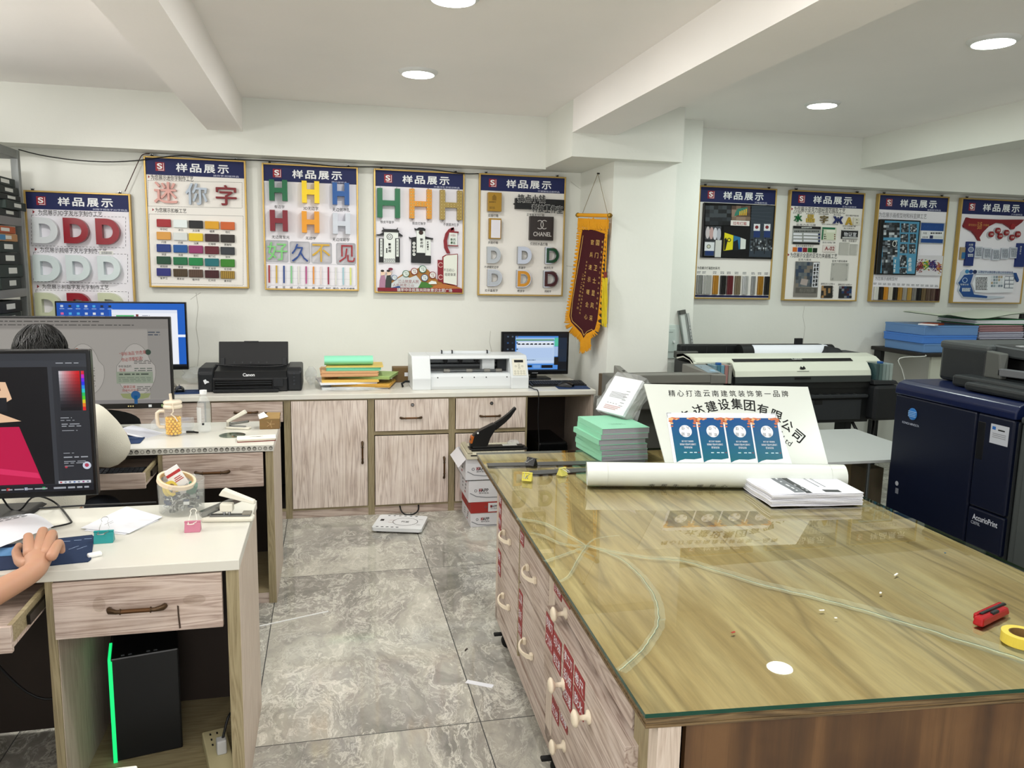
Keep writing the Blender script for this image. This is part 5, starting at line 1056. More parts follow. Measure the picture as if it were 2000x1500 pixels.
# binder clips: body prism plus two wire handles
def binder_clip(label, loc, rz, w, col, h=.03, wire=None, up=True, group='binder clips', mark=None):
    t = thing('binder_clip', label, 'binder clip', loc, rz, group); m = MB(); d = h * .55
    m.prism([(-d, 0), (d, 0), (d * .16, h), (-d * .16, h), (-d * .10, h - .003), (d * .86, .003), (-d * .86, .003), (-d * .22, h - .002)][:4], w, C(col, .35), Matrix(((0, 0, 1, -w / 2), (1, 0, 0, 0), (0, 1, 0, 0), (0, 0, 0, 1))), .0015)
    for s_ in (-1, 1): m.cyl((-w / 2 - .0005, s_ * d * .16, h), (w / 2 + .0005, s_ * d * .16, h), .0022, C(col, .3), 8)
    m.build('body', t)
    if mark: MB().text(mark, w * .3, h * .5, INK, Matrix(((1, 0, 0, 0), (0, .42, -.9, -d * .62), (0, .9, .42, h * .5), (0, 0, 0, 1)))).build('mark', t)
    W_ = wire or STEEL; k = w * .26
    for s_ in ((1, -1) if not up else (1, -1)):
        a = Vector((0, s_ * d * .16, h)); out = Vector((0, s_ * .55, .83)) if up and s_ > 0 else Vector((0, s_ * 1.0, .12 if up else .4)) if s_ < 0 else Vector((0, .8, .5))
        if not up: out = Vector((0, s_ * .9, -.25))
        out.normalize(); L = h * 1.25
        P = [a + Vector((x, 0, 0)) + out * y for x, y in ((-k, -.3 * L * 0), (-k * .9, L * .3), (-k * .55, L * .72), (-k * .8, L * .9), (-k * .4, L * 1.05), (k * .4, L * 1.05), (k * .8, L * .9), (k * .55, L * .72), (k * .9, L * .3), (k, 0))]
        MB().tube(P, .0012, W_, 6).build('wire_handle', t)
    return t
p = at_z(204, 1058, DT); binder_clip('teal binder clip standing on the nearer desk beside the mouse pad', (p.x, p.y, DT), .05, .052, '#16a0a0', .032)
p = at_z(377, 1037, DT); binder_clip('pink binder clip standing in front of the plastic tub and stapler', (p.x, p.y, DT), .0, .046, '#cf7f97', .030, C('#e9e4da', .35))
# tub of oddments
p = at_z(350, 1008, DT); cx, cy = p.x, p.y + .055
t = thing('plastic_tub', 'round clear plastic tub full of clips and tape on the nearer desk', 'tub', (cx, cy, DT))
CL2 = C('#d9dcd8', .15, alpha=.16)
MB().lathe([(.0, .001), (.068, .001), (.070, .004), (.073, .105), (.0735, .108), (.071, .108), (.068, .004), (0, .003)], CL2, 36).build('tub_wall', t)
def inside(name, label, build, cat): 
    m = MB(); build(m); return solo(m, name, label, cat, (cx, cy, DT))
q = random.Random(21)
m = MB()
for k in range(150):
    a, r_, z = q.uniform(0, 2 * PI), .058 * q.random() ** .5, q.uniform(.008, .062); v = Vector((q.uniform(-1, 1), q.uniform(-1, 1), q.uniform(-.6, .6))).normalized() * q.uniform(.006, .016)
    c_ = Vector((r_ * math.cos(a), r_ * math.sin(a), z)); 
    if (c_ + v).xy.length > .064 or (c_ - v).xy.length > .064 or min((c_ + v).z, (c_ - v).z) < .006: continue
    if k % 4: m.cyl(c_ - v, c_ + v, q.uniform(.0012, .003), q.choice([STEEL, C('#c9cccb', .3, .8), C('#8d8f8c', .4, .5), C('#4a4d4e', .4)]), 6)
    else: m.box(c_ - Vector((.009, .004, .005)), c_ + Vector((.009, .004, .005)), C(q.choice(['#d5d8d6', '#26385f', '#2d3133', '#9aa09d']), .4), .001)
o = solo(m, 'clips_and_pins', 'mixed steel clips and pins filling the lower half of the plastic tub', 'clips', (cx, cy, DT)); o['kind'] = 'stuff'
def tape_roll(label, loc, r, w, col, M=None, core='#c9a97a', name='tape_roll', group=None, f=.62):
    t = thing(name, label, 'tape', loc, 0, group); M = M or I4
    MB().lathe([(r * f, -w / 2), (r, -w / 2), (r, w / 2), (r * f, w / 2)], C(col, .4), 36, M, False).build('tape', t)
    MB().lathe([(r * (f - .03), -w / 2), (r * (f + .02), -w / 2), (r * (f + .02), w / 2), (r * (f - .03), w / 2), (r * (f - .03), -w / 2)], C(core, .7), 36, M, False).build('core', t); return t
tape_roll('wide cream tape ring tilted on the rim of the plastic tub', (cx - .012, cy - .010, DT + .108), .060, .013, '#e2cdb0', Matrix.Rotation(.20, 4, 'X') @ Matrix.Rotation(.22, 4, 'Y'), f=.86)
tape_roll('yellow tape roll inside the plastic tub', (cx - .032, cy - .006, DT + .078), .026, .016, '#d9bf4a', Matrix.Rotation(1.1, 4, 'Y') @ Matrix.Rotation(.5, 4, 'X'))
m = MB().box((-.014, -.012, -.02), (.014, .012, .02), C('#2f7a63', .5), .004); o = solo(m, 'tape_cutter', 'dark green plastic gadget inside the clear tub', 'gadget', (cx + .035, cy - .01, DT + .078)); o.rotation_euler = (.4, .3, .2)
t = thing('card_box', 'small white carton with a red band sticking out of the tub', 'box', (cx + .012, cy + .024, DT + .058)); t.rotation_euler = (-.15, -.52, .25)
MB().box((-.024, -.008, 0), (.024, .008, .095), C('#e6e4e2', .5), .001).build('carton', t)
m = MB(); M = frame_front(0, -.0086, .0475); m.rect(.048, .010, C('#c9302f', .5), M @ Matrix.Translation((0, .028, 0)))
for k in range(3): m.rect(.022 + .004 * k, .003, C('#c9402f', .5), M @ Matrix.Translation((.004, .012 - .006 * k, .0002)))
for k in range(3): m.rect(.0016, .014, INK, M @ Matrix.Translation((.008 + .004 * k, -.030, .0002)))
m.build('print', t)
# heavy cream stapler
CRM = C('#d9d6c8', .35)
def stapler(label, loc, rz, L=.17, open_=.35, s=1.0, arm=True):
    t = thing('stapler', label, 'stapler', loc, rz); 
    m = MB().box((0, -.022 * s, 0), (L, .022 * s, .014 * s), CRM, .005); m.box((.01, -.016 * s, .014 * s), (L * .8, .016 * s, .018 * s), STEEL, .002); m.build('base', t)
    T = Matrix.Translation((L * .10, 0, .02 * s)) @ Matrix.Rotation(-open_ * .35, 4, 'Y'); MB().box((0, -.010 * s, 0), (L * .86, .010 * s, .014 * s), C('#9b9d9c', .25, 1), .002, T).build('magazine', t)
    T = Matrix.Translation((L * .06, 0, .034 * s)) @ Matrix.Rotation(-open_, 4, 'Y'); MB().hexa([(0, -.015 * s, 0), (L * .92, -.019 * s, 0), (L * .92, .019 * s, 0), (0, .015 * s, 0), (0, -.012 * s, .018 * s), (L * .9, -.016 * s, .026 * s), (L * .9, .016 * s, .026 * s), (0, .012 * s, .018 * s)], CRM, .004, T).build('handle', t)
    MB().box((L * .02, -.014 * s, .01), (L * .14, .014 * s, .045 * s), C('#b9b6aa', .4), .003).build('hinge', t); return t
p = at_z(395, 1020, DT); 
t = thing('stapler', 'heavy cream lever stapler opened wide beside the plastic tub', 'stapler', (-.325, 2.565, DT), -.12)
m = MB().box((-.075, -.026, 0), (.085, .012, .016), CRM, .006); m.box((-.05, -.018, .016), (.075, .004, .021), C('#8b8d8c', .3, 1), .002); m.box((.05, -.018, .021), (.078, .004, .030), C('#9a968a', .4), .002); m.build('base', t)
T = Matrix.Translation((-.03, .02, .028)) @ Matrix.Rotation(.62, 4, 'Z') @ Matrix.Rotation(-.22, 4, 'Y')
MB().box((-.06, -.011, 0), (.075, .011, .018), C('#a4a6a5', .22, 1), .002, T).build('magazine', t)
m = MB().box((-.02, -.014, .03), (.02, .014, .056), CRM, .004); 
for sx in (-.008, .008): m.cyl((sx, -.004, .012), (sx, -.004, .032), .0045, STEEL, 10)
m.build('plunger', t)
T = Matrix.Translation((-.012, .01, .078)) @ Matrix.Rotation(-.12, 4, 'Z') @ Matrix.Rotation(.26, 4, 'Y')
MB().hexa([(-.012, -.016, 0), (.105, -.013, .002), (.105, .013, .002), (-.012, .016, 0), (-.004, -.014, .024), (.10, -.009, .014), (.10, .009, .014), (-.004, .014, .024)], CRM, .004, T).build('lever', t)
# computer under the nearer desk
t = thing('computer_tower', 'black gaming computer tower with green light strip under the nearer desk', 'computer tower', (-.650, 2.40, .066), .20)
MB().box((0, 0, 0), (.19, .28, .334), C('#121416', .35), .005).build('case', t)
MB().box((-.004, .012, .01), (0, .27, .318), C('#08090b', .2), .001).build('side_glass', t)
GL_ = C('#12b45e', .4, emit=1.6); m = MB().box((-.005, -.004, .0), (.006, .006, .326), GL_); m.box((-.005, -.004, .326), (.003, .11, .335), GL_); m.build('light_strip', t, label='glowing green light strip')
m = MB()
for x in (.03, .05, .10, .12): m.box((x, .010, .334), (x + .01, .017, .3355), C('#5d6165', .4))
m.build('ports', t)
t = thing('power_strip', 'yellowed power strip with a plug, under the nearer desk', 'power strip', (-.34, 2.34, .066), .25)
MB().box((-.04, -.12, 0), (.03, .12, .04), C('#c9bf97', .5), .004).build('body', t); MB().box((-.012, -.03, .04), (.016, .0, .085), C('#bfc0bf', .5), .004).build('plug', t); m = MB()
for k in range(3): m.box((-.02, .03 + .03 * k, .04), (-.015, .04 + .03 * k, .041), BLACK); m.box((.0, .03 + .03 * k, .04), (.005, .04 + .03 * k, .041), BLACK)
m.build('sockets', t)
cable('cable', [(-.33, 2.33, .15), (-.31, 2.36, .21), (-.285, 2.40, .15), (-.30, 2.46, .09)], .004, 'black lead looping from the plug under the nearer desk')
cable('cable', [(-1.1, 2.5, .62), (-.98, 2.42, .45), (-.86, 2.36, .34), (-.78, 2.36, .32), (-.76, 2.4, .40)], .004, 'black lead hanging in the knee bay of the nearer desk')
# ---------------- farther desk
def scr_b(m, w, h, M):
    m.rect(w, h, SCR('#b9b4ac', .62), M)
    blocks(m, M, w, h, [(0, 0, 1, .115, '#a29d96', .6), (0, .115, 1, .13, '#b3aea6', .6), (.875, .115, 1, .95, '#a9a59e', .6), (0, .955, 1, 1, '#9e9a98', .6)])
    scribble(m, M, w, h, .02, .02, .6, .045, 1, '#5d5a55', .4); scribble(m, M, w, h, .02, .06, .8, .085, 1, '#6d6a65', .4); scribble(m, M, w, h, .88, .14, .95, .2, 2, '#5d6a7a', .4)
    Q = lambda x, y: ((x - .5) * w, (.5 - y) * h)
    T = M @ Matrix.Translation((0, 0, .002)); o = []
    for cx_, sg in ((.80, 1), (.50, 1)):
        pts = [Q(cx_ + .115 * math.cos(a) * (1 if math.sin(a) < .3 else .80), .62 - .33 * math.sin(a) * (1 if math.sin(a) > 0 else .85)) for a in [2 * PI * k / 30 for k in range(30)]]
        m.line(pts + pts[:1], .0016, SCR('#8b8780', .5), T)
        m.poly([(x * .995, y) for x, y in pts], SCR('#c3beb6', .66), T, -.0006)
    RDs = SCR('#b0332c', .55)
    m.text('“非标油品”的危害', .155 * w, .045 * h, RDs, T @ Matrix.Translation((*Q(.785, .40), .0004)) @ Matrix.Rotation(.09, 4, 'Z'), .012); m.text('你必须要知道!', .125 * w, .045 * h, RDs, T @ Matrix.Translation((*Q(.78, .47), .0004)) @ Matrix.Rotation(.09, 4, 'Z'), .012)
    m.text('非标油品的', .075 * w, .028 * h, SCR('#4d4a45', .4), T @ Matrix.Translation((*Q(.735, .555), .0004)), .01); m.text('危害', .036 * w, .036 * h, RDs, T @ Matrix.Translation((*Q(.72, .60), .0004)), .01)
    m.disc(.013, SCR('#3d5a48', .45), T @ Matrix.Translation((*Q(.875, .39), .0004)), 16)
    scribble(m, M, w, h, .79, .48, .89, .53, 3, '#6d6a65', .4); scribble(m, M, w, h, .79, .57, .895, .62, 2, '#6f7d6f', .45)
    m.rect(.215 * w, .14 * h, SCR('#a7b39c', .58), T @ Matrix.Translation((*Q(.79, .69), .0002))); scribble(m, M, w, h, .70, .63, .88, .67, 1, '#5d6a5a', .4); scribble(m, M, w, h, .695, .68, .885, .74, 3, '#8b9a86', .5)
    m.text('健康正规', .07 * w, .034 * h, RDs, T @ Matrix.Translation((*Q(.755, .80), .0006)), .012); m.text('加油站点加油', .095 * w, .03 * h, RDs, T @ Matrix.Translation((*Q(.76, .84), .0006)), .012); scribble(m, M, w, h, .80, .79, .88, .85, 3, '#7d7a75', .4)
    m.poly([Q(.70, .88), Q(.88, .88), Q(.865, .93), Q(.83, .945), Q(.75, .945), Q(.715, .93)], SCR('#a9b27a', .55), T, .0005); m.disc(.028 * w, SCR('#1d5d94', .7), T @ Matrix.Translation((*Q(.79, .90), .0008)), 20); m.rect(.02 * w, .10 * h, SCR('#1d5d94', .7), T @ Matrix.Translation((*Q(.79, .955), .0008)))
    for x, c_ in ((.42, '#5d5a55'), (.465, '#c0602a')): m.disc(.008, SCR(c_, .5), T @ Matrix.Translation((*Q(x, .36), .0004)), 12)
    m.text('害\n的', .02 * w, .10 * h, RDs, T @ Matrix.Translation((*Q(.53, .48), .0006)), .01); scribble(m, M, w, h, .52, .56, .56, .8, 8, '#8b8780', .5)
p1 = at_y(332, 619, 3.96); pb = at_y(335, 797, 3.96); wB = .76
t = monitor('monitor', 'large monitor with a grey fan layout on screen, on the farther desk', p1.x - wB / 2, 3.96, pb.z, wB, p1.z - pb.z, 0, .010, scr_b, chin=.026, frame=C('#1a1a1b', .3))
m = MB()
for k in range(3): m.disc(.003, C('#d9c98a', .4), frame_front(.18 + .010 * k, -.0006, .013), 10)
m.rect(.014, .012, C('#c9d0d4', .4), frame_front(.275, -.0006, .013)); m.rect(.012, .012, C('#8fae7a', .4), frame_front(.33, -.0006, .013)); m.build('bezel_marks', t)
MB().box((-.04, .03, -(pb.z - DT) + .012), (.04, .05, .12), BLACK, .004).build('stand_neck', t); MB().box((-.15, -.06, -(pb.z - DT)), (.15, .13, -(pb.z - DT) + .012), BLACK, .005).build('stand_base', t)
keyboard('black keyboard on the pulled out tray of the farther desk', (-1.0, 3.57, .657), 0, .44)
# insulated jug cup in clear bag, with yellow beads
px = at_z(337, 853, DT); t = thing('straw_mug', 'cream handled straw mug filled with yellow beads, on the farther desk', 'mug', (px.x, px.y + .035, DT))
CRE = C('#e6d9c4', .35); MB().lathe([(0, .002), (.034, .002), (.037, .006), (.040, .085), (.040, .118), (.036, .128), (.036, .133)], C('#f2e3d6', .1, alpha=.16), 28).build('cup_wall', t)
m = MB().lathe([(.038, .131), (.042, .133), (.042, .145), (.038, .148), (.038, .152), (.041, .154), (.041, .163), (.036, .167), (0, .168)], CRE, 28); m.build('lid', t)
MB().tube([(-.006, 0, .166), (-.008, -.002, .20)], .0065, CRE, 12).build('straw', t)
MB().tube([(-.036, 0, .118), (-.058, 0, .118), (-.070, 0, .108), (-.071, 0, .085), (-.068, 0, .055), (-.060, 0, .042), (-.036, 0, .040)], .0085, CRE, 12).build('handle', t)
MB().tube([(.008, -.041, .16), (.010, -.044, .12), (.0, -.046, .11), (.016, -.046, .095), (.026, -.043, .075)], .003, CRE, 8).build('strap', t)
m = MB(); q = random.Random(2)
for z in range(7):
    for k in range(11):
        a = 2 * PI * (k + .5 * (z % 2)) / 11; m.ell((.0285 * math.cos(a), .0285 * math.sin(a), .012 + .0118 * z), .0068, C(q.choice(['#f5c634', '#efbb28', '#f7d052']), .35), 8)
m.lathe([(.0, .008), (.026, .008), (.027, .09), (0, .092)], C('#c9982a', .5), 16); o = m.build('beads', t, label='yellow beads seen through the wall'); o['kind'] = 'stuff'
# water bottle
px = at_z(398, 846, DT); t = thing('water_bottle', 'clear plastic water bottle with white cap, on the farther desk', 'bottle', (px.x, px.y + .03, DT))
PET = C('#eef3f3', .08, alpha=.18); MB().lathe([(0, .003), (.024, .001), (.031, .006), (.031, .03), (.030, .045), (.0315, .05), (.0315, .125), (.029, .145), (.018, .168), (.0135, .176), (.0135, .188)], PET, 28).build('bottle_wall', t)
MB().cyl((0, 0, .186), (0, 0, .205), .0165, C('#eef0f0', .35), 24).build('cap', t)
MB().lathe([(.0, .006), (.028, .006), (.028, .112), (.0, .113)], C('#eaf0f0', .05, alpha=.10), 24).build('water', t)
m = MB(); m.grid(lambda u, v: (.0325 * math.cos(PI + PI * .42 * u), .0325 * math.sin(PI + PI * .42 * u), .05 + .075 * v), 10, 1, C('#e4e8ea', .5, alpha=.85)); m.build('label_wrap', t)
MB().box((-.006, -.0335, .04), (.004, -.033, .05), BLK2).build('print_patch', t)
stapler('small cream stapler on the farther desk, left of the small brown carton', (-.50, 4.04, DT), -.30, .12, .5, .8)
px = at_z(514, 838, DT); t = thing('carton', 'small torn brown carton on the back corner of the farther desk', 'box', (-.292, 4.03, DT))
m = MB().box((-.048, -.038, 0), (.048, .038, .052), C('#98784a', .7, noise=.2), .002); m.build('body', t)
m = MB(); m.quad((-.048, -.038, .052), (.048, -.038, .052), (.05, -.002, .078), (-.01, -.004, .080), C('#a88955', .7)); m.quad((-.048, .038, .052), (.048, .038, .052), (.052, .0, .076), (-.04, .0, .08), C('#8d6f45', .7)); m.quad((-.048, -.038, .052), (-.056, -.02, .072), (-.03, .0, .082), (-.005, -.036, .064), C('#dcd9d2', .7)); m.build('flap', t)
m = MB()
for k in range(5): a = k * 1.25; m.line([(.0, .0), (.02 * math.cos(a), .02 * math.sin(a))], .002, C('#c0a272', .6), frame_front(.004, -.0386, .026))
m.build('tape_star', t)
px = at_z(458, 852, DT); m = MB(); m.lathe([(.008, .0005), (.06, .0005), (.06, .0017), (.008, .0017), (.008, .0005)], C('#6f8a72', .12, .9), 40, None, False)
for k, c_ in enumerate(['#b0523a', '#6a8f3c', '#3a6f5a', '#c08a3a']): m.poly([(.01, 0), (.055, .006), (.055, -.008)], C(c_, .15, .9), Matrix.Rotation(.4 + k * 1.5, 4, 'Z'), .0021)
solo(m, 'compact_disc', 'shiny compact disc lying on the farther desk near the stapler', 'disc', (-.455, 3.872, DT))
m = MB(); q = random.Random(5); cv = [C('#8a3a34', .6), C('#d9d3c4', .7), C('#e6e2d6', .7)]
T = Matrix.Translation((0, 0, 0)); m.prism(rrect(.17, .085, .006), .004, cv[0], T); m.prism(rrect(.168, .083, .006), .007, cv[1], Matrix.Translation((0, 0, .004))); m.prism(rrect(.172, .087, .006), .002, cv[2], Matrix.Translation((0, 0, .011)))
m.line([(-.03, .012), (.0, .016), (.03, .012)], .004, INK, Matrix.Translation((0, 0, .0134))); m.line([(.0, .010), (.02, .008)], .003, INK, Matrix.Translation((0, 0, .0134)))
solo(m, 'notebook', 'worn cream and red notebook on the front corner of the farther desk', 'notebook', (-.335, 3.755, DT), .10)
mousepad('blue mouse pad on the farther desk beside the fleece sleeve', (-.935, 3.84, DT), .04, .19, .20)
m = MB(); T = Matrix.Translation((-.90, 3.96, DT + .0035)) @ Matrix.Rotation(-.45, 4, 'Z') @ Matrix.Rotation(.16, 4, 'Y'); m.box((-.07, -.065, .006), (.12, .065, .013), C('#dfe1e6', .3), .003, T); m.box((-.06, -.055, .0132), (.11, .055, .0138), C('#c9ccd4', .2), 0, T)
o = solo(m, 'tablet', 'white tablet propped at an angle at the back of the blue mouse pad', 'tablet')
m = MB(); T = Matrix.Translation((-.80, 4.05, DT))
for s_ in (0, .10): m.box((s_ - .04, -.05, 0), (s_ + .04, .05, .05), C('#eef1f2', .08, alpha=.22), .003, T)
solo(m, 'acrylic_block', 'pair of clear acrylic blocks on the farther desk behind the mug', 'acrylic blocks')
m = MB().box((-.02, -.006, 0), (.016, .006, .010), C('#4a4d4f', .3, .5), .002); m.cyl((.012, 0, .005), (.04, -.012, .005), .004, BLACK, 8); solo(m, 'card_reader', 'small dark gadget with short lead between mug and water bottle', 'gadget', (-.655, 3.955, DT), -.2)
# ================================================================== PEOPLE AND CHAIRS
def skin_body(name, joints, edges, root, mat, parent, sub=2, islands=()):
    """one continuous surface grown round connected joints; islands = extra chains (fingers) rooted inside the palm"""
    names = list(joints); v = [joints[n][0] for n in names]; e = [(names.index(a), names.index(b)) for a, b in edges]
    rad = [joints[n][1] for n in names]; roots = [names.index(root)]
    for ch in islands:
        k = len(v); v += [p for p, r in ch]; rad += [(r, r) for p, r in ch]; e += [(k + i, k + i + 1) for i in range(len(ch) - 1)]; roots.append(k)
    me = bpy.data.meshes.new(name); me.from_pydata([tuple(p) for p in v], e, []); me.materials.append(mat)
    o = bpy.data.objects.new(name, me); COL.objects.link(o)
    md = o.modifiers.new('skin', 'SKIN'); md.use_smooth_shade = True; md.branch_smoothing = .6
    for i, r in enumerate(rad): me.skin_vertices[0].data[i].radius = r if isinstance(r, tuple) else (r, r); me.skin_vertices[0].data[i].use_root = i in roots
    s_ = o.modifiers.new('sub', 'SUBSURF'); s_.levels = sub; s_.render_levels = sub
    if parent is not None: o.parent = parent
    return o
SKIN = C('#c9997c', .5, noise=.12, bscale=40); HAIR = C('#070607', .38)
FLEECE = C('#f0ecdd', .95, noise=.06, bump=.5, bscale=420); JEAN = C('#161c28', .85); TEE = C('#20242c', .85)
def figure(t, J, jacket, sleeves, trouser_mat, shirt_mat, fingers=(), fl=()):
    E_ = [('pelvis', 'spine'), ('spine', 'chest'), ('chest', 'neck'), ('neck', 'skull'), ('skull', 'crown')]
    for s in 'RL': E_ += [('chest', 'shoulder' + s), ('shoulder' + s, 'elbow' + s), ('elbow' + s, 'wrist' + s), ('wrist' + s, 'palm' + s), ('pelvis', 'hip' + s), ('hip' + s, 'knee' + s), ('knee' + s, 'ankle' + s), ('ankle' + s, 'toe' + s)]
    rd = dict(pelvis=(.13, .11), spine=(.12, .10), chest=(.145, .105), neck=.052, skull=(.072, .085), crown=(.062, .075))
    for s in 'RL': rd.update({'shoulder' + s: .062, 'elbow' + s: .041, 'wrist' + s: .027, 'palm' + s: (.042, .021), 'hip' + s: .085, 'knee' + s: .060, 'ankle' + s: .038, 'toe' + s: .036})
    j = {k: (Vector(p), rd[k]) for k, p in J.items()}
    body = skin_body('body', j, E_, 'pelvis', SKIN, t, 2, fingers)
    # clothing grown over the same joints
    G = lambda ks, add: {k: (Vector(J[k]), tuple(r + add for r in (rd[k] if isinstance(rd[k], tuple) else (rd[k], rd[k])))) for k in ks}
    up = ['pelvis', 'spine', 'chest'] + [a + s for s in 'RL' for a in ('shoulder', 'elbow', 'cuff')]
    Jx = dict(J)
    for s in 'RL':
        Jx['cuff' + s] = Vector(J['elbow' + s]).lerp(Vector(J['wrist' + s]), sleeves) if sleeves > 0 else Vector(J['shoulder' + s]).lerp(Vector(J['elbow' + s]), -sleeves)
    jj = {}
    for k in ['pelvis', 'spine', 'chest']: jj[k] = (Vector(J[k]) + Vector((0, 0, .03 if k == 'chest' else 0)), tuple(r + jacket for r in rd[k]))
    jj['collar'] = (Vector(J['chest']).lerp(Vector(J['neck']), .62), (.07, .065)); es = [('pelvis', 'spine'), ('spine', 'chest'), ('chest', 'collar')]
    for s in 'RL':
        jj['shoulder' + s] = (Vector(J['shoulder' + s]), (.066 + jacket * .7,) * 2); es.append(('chest', 'shoulder' + s))
        if sleeves > 0: jj['elbow' + s] = (Vector(J['elbow' + s]), (.048 + jacket,) * 2); jj['cuff' + s] = (Jx['cuff' + s], (.040 + jacket * .6,) * 2); es += [('shoulder' + s, 'elbow' + s), ('elbow' + s, 'cuff' + s)]
        else: jj['cuff' + s] = (Jx['cuff' + s], (.060 + jacket,) * 2); es.append(('shoulder' + s, 'cuff' + s))
    skin_body('jacket' if sleeves > 0 else 'shirt', jj, es, 'pelvis', shirt_mat, t)
    tj = {}
    tj['pelvis'] = (Vector(J['pelvis']) - Vector((0, 0, .01)), (.145, .118)); te = []
    for s in 'RL':
        for k, r in (('hip', .096), ('knee', .072), ('ankle', .055)): tj[k + s] = (Vector(J[k + s]), (r, r))
        te += [('pelvis', 'hip' + s), ('hip' + s, 'knee' + s), ('knee' + s, 'ankle' + s)]
    skin_body('trousers', tj, te, 'pelvis', trouser_mat, t)
    for s in 'RL':
        a, b_ = Vector(J['ankle' + s]), Vector(J['toe' + s]); m = MB(); d = (b_ - a).normalized(); m.ell(((a + b_) / 2) + Vector((0, 0, -.012)), (.048, .125, .045), C('#1b1c1e', .6), 14); m.build('shoe', t)
def hair_and_face(t, skull, face, long=0):
    """skull centre, face direction (unit, horizontal)"""
    c = Vector(skull); f = Vector(face); r = Vector((f.y, -f.x, 0)); m = MB(); q = random.Random(8)
    def fn(u, v):
        a = 2 * PI * u; ph = PI * (.02 + .60 * v); d = r * math.cos(a) * math.sin(ph) + f * math.sin(a) * math.sin(ph) + Vector((0, 0, math.cos(ph)))
        k = 1.0 + .025 * math.sin(23 * a + 3 * v) * v; fwd = max(0, d.dot(f)); lim = 1.0 if not (fwd > .3 and v > .55) else .86
        return c + Vector((d.x * .090 * k * lim, d.y * .103 * k * lim, .018 + d.z * .108 * k))
    m.grid(fn, 40, 14, HAIR)
    for k in range(190):      # combed strands
        a, v1 = q.random(), q.uniform(.7, 1.0); m.tube([fn(a + q.uniform(-.006, .006) * j, .05 + (v1 - .05) * j / 7) + (fn(a, .05 + (v1 - .05) * j / 7) - c).normalized() * (.0022 if 0 < j < 7 else -.001) for j in range(8)], .0022, HAIR, 4)
    if long: m.ell(c - f * .085 + Vector((0, 0, -.06)), (.045, .04, .09), HAIR, 16)
    m.build('hair', t)
    m = MB()
    for s in (-1, 1):
        m.ell(c + f * .082 + r * (.031 * s) + Vector((0, 0, -.012)), (.013, .013, .008), C('#eae6e0', .3), 10); m.ell(c + f * .092 + r * (.031 * s) + Vector((0, 0, -.012)), .0058, C('#1b1412', .3), 8)
        m.tube([c + f * .094 + r * (s * .018) + Vector((0, 0, .006)), c + f * .092 + r * (s * .046) + Vector((0, 0, .005))], .003, HAIR, 6)
        m.ell(c + r * (s * .083) + Vector((0, 0, -.022)), (.012, .02, .03), SKIN, 10)
    m.ell(c + f * .096 + Vector((0, 0, -.036)), (.013, .016, .018), SKIN, 10); m.tube([c + f * .090 + Vector((0, 0, .0)), c + f * .100 + Vector((0, 0, -.034))], .008, SKIN, 8)
    m.tube([c + f * .086 - r * .022 + Vector((0, 0, -.066)), c + f * .093 + Vector((0, 0, -.064)), c + f * .086 + r * .022 + Vector((0, 0, -.066))], .005, C('#9a5a50', .5), 8); m.build('face', t)
# person in cream fleece at the farther desk, back to us
t = thing('person', 'person with black hair in cream fleece jacket, seated at the farther desk', 'person')
dx = -.005
J = dict(pelvis=(-1.06, 3.17, .54), spine=(-1.06, 3.20, .73), chest=(-1.055, 3.25, .92), neck=(-1.07, 3.29, 1.06), skull=(-1.078, 3.325, 1.18), crown=(-1.078, 3.33, 1.24),
         shoulderR=(-.905, 3.27, .97), elbowR=(-.885, 3.42, .805), wristR=(-.94, 3.70, .805), palmR=(-.945, 3.77, .795), shoulderL=(-1.205, 3.27, .97), elbowL=(-1.235, 3.42, .80), wristL=(-1.19, 3.62, .745), palmL=(-1.17, 3.685, .72),
         hipR=(-.97, 3.19, .50), kneeR=(-.95, 3.60, .53), ankleR=(-.95, 3.62, .11), toeR=(-.95, 3.74, .05), hipL=(-1.15, 3.19, .50), kneeL=(-1.18, 3.60, .53), ankleL=(-1.17, 3.62, .11), toeL=(-1.17, 3.74, .05))
def plain_fingers(palm, d, side, up=Vector((0, 0, 1))):
    d = Vector(d).normalized(); r = d.cross(up).normalized(); p = Vector(palm); o = []
    for k, (off, L) in enumerate(((-.028, .066), (-.010, .076), (.010, .072), (.027, .056))): o.append([(p + r * off * side - d * .01, .010), (p + r * off * side + d * .028 + up * .004, .0095), (p + r * off * side * 1.05 + d * (.03 + L * .5) + up * .002, .0088), (p + r * off * side * 1.08 + d * (.03 + L * .85) - up * .014, .0075)])
    o.append([(p - r * .02 * side - d * .035, .012), (p - r * .046 * side - d * .008 - up * .006, .011), (p - r * .055 * side + d * .022 - up * .012, .009)])
    return o
figure(t, J, .048, .86, JEAN, FLEECE, plain_fingers(J['palmR'], (0, 1, -.1), 1) + plain_fingers(J['palmL'], (0, 1, -.2), -1))
hair_and_face(t, (-1.078, 3.325, 1.205), (0, 1, 0), 1)
mouse('black mouse under the hand of the person in fleece', (-.945, 3.80, DT + .0035), 0)
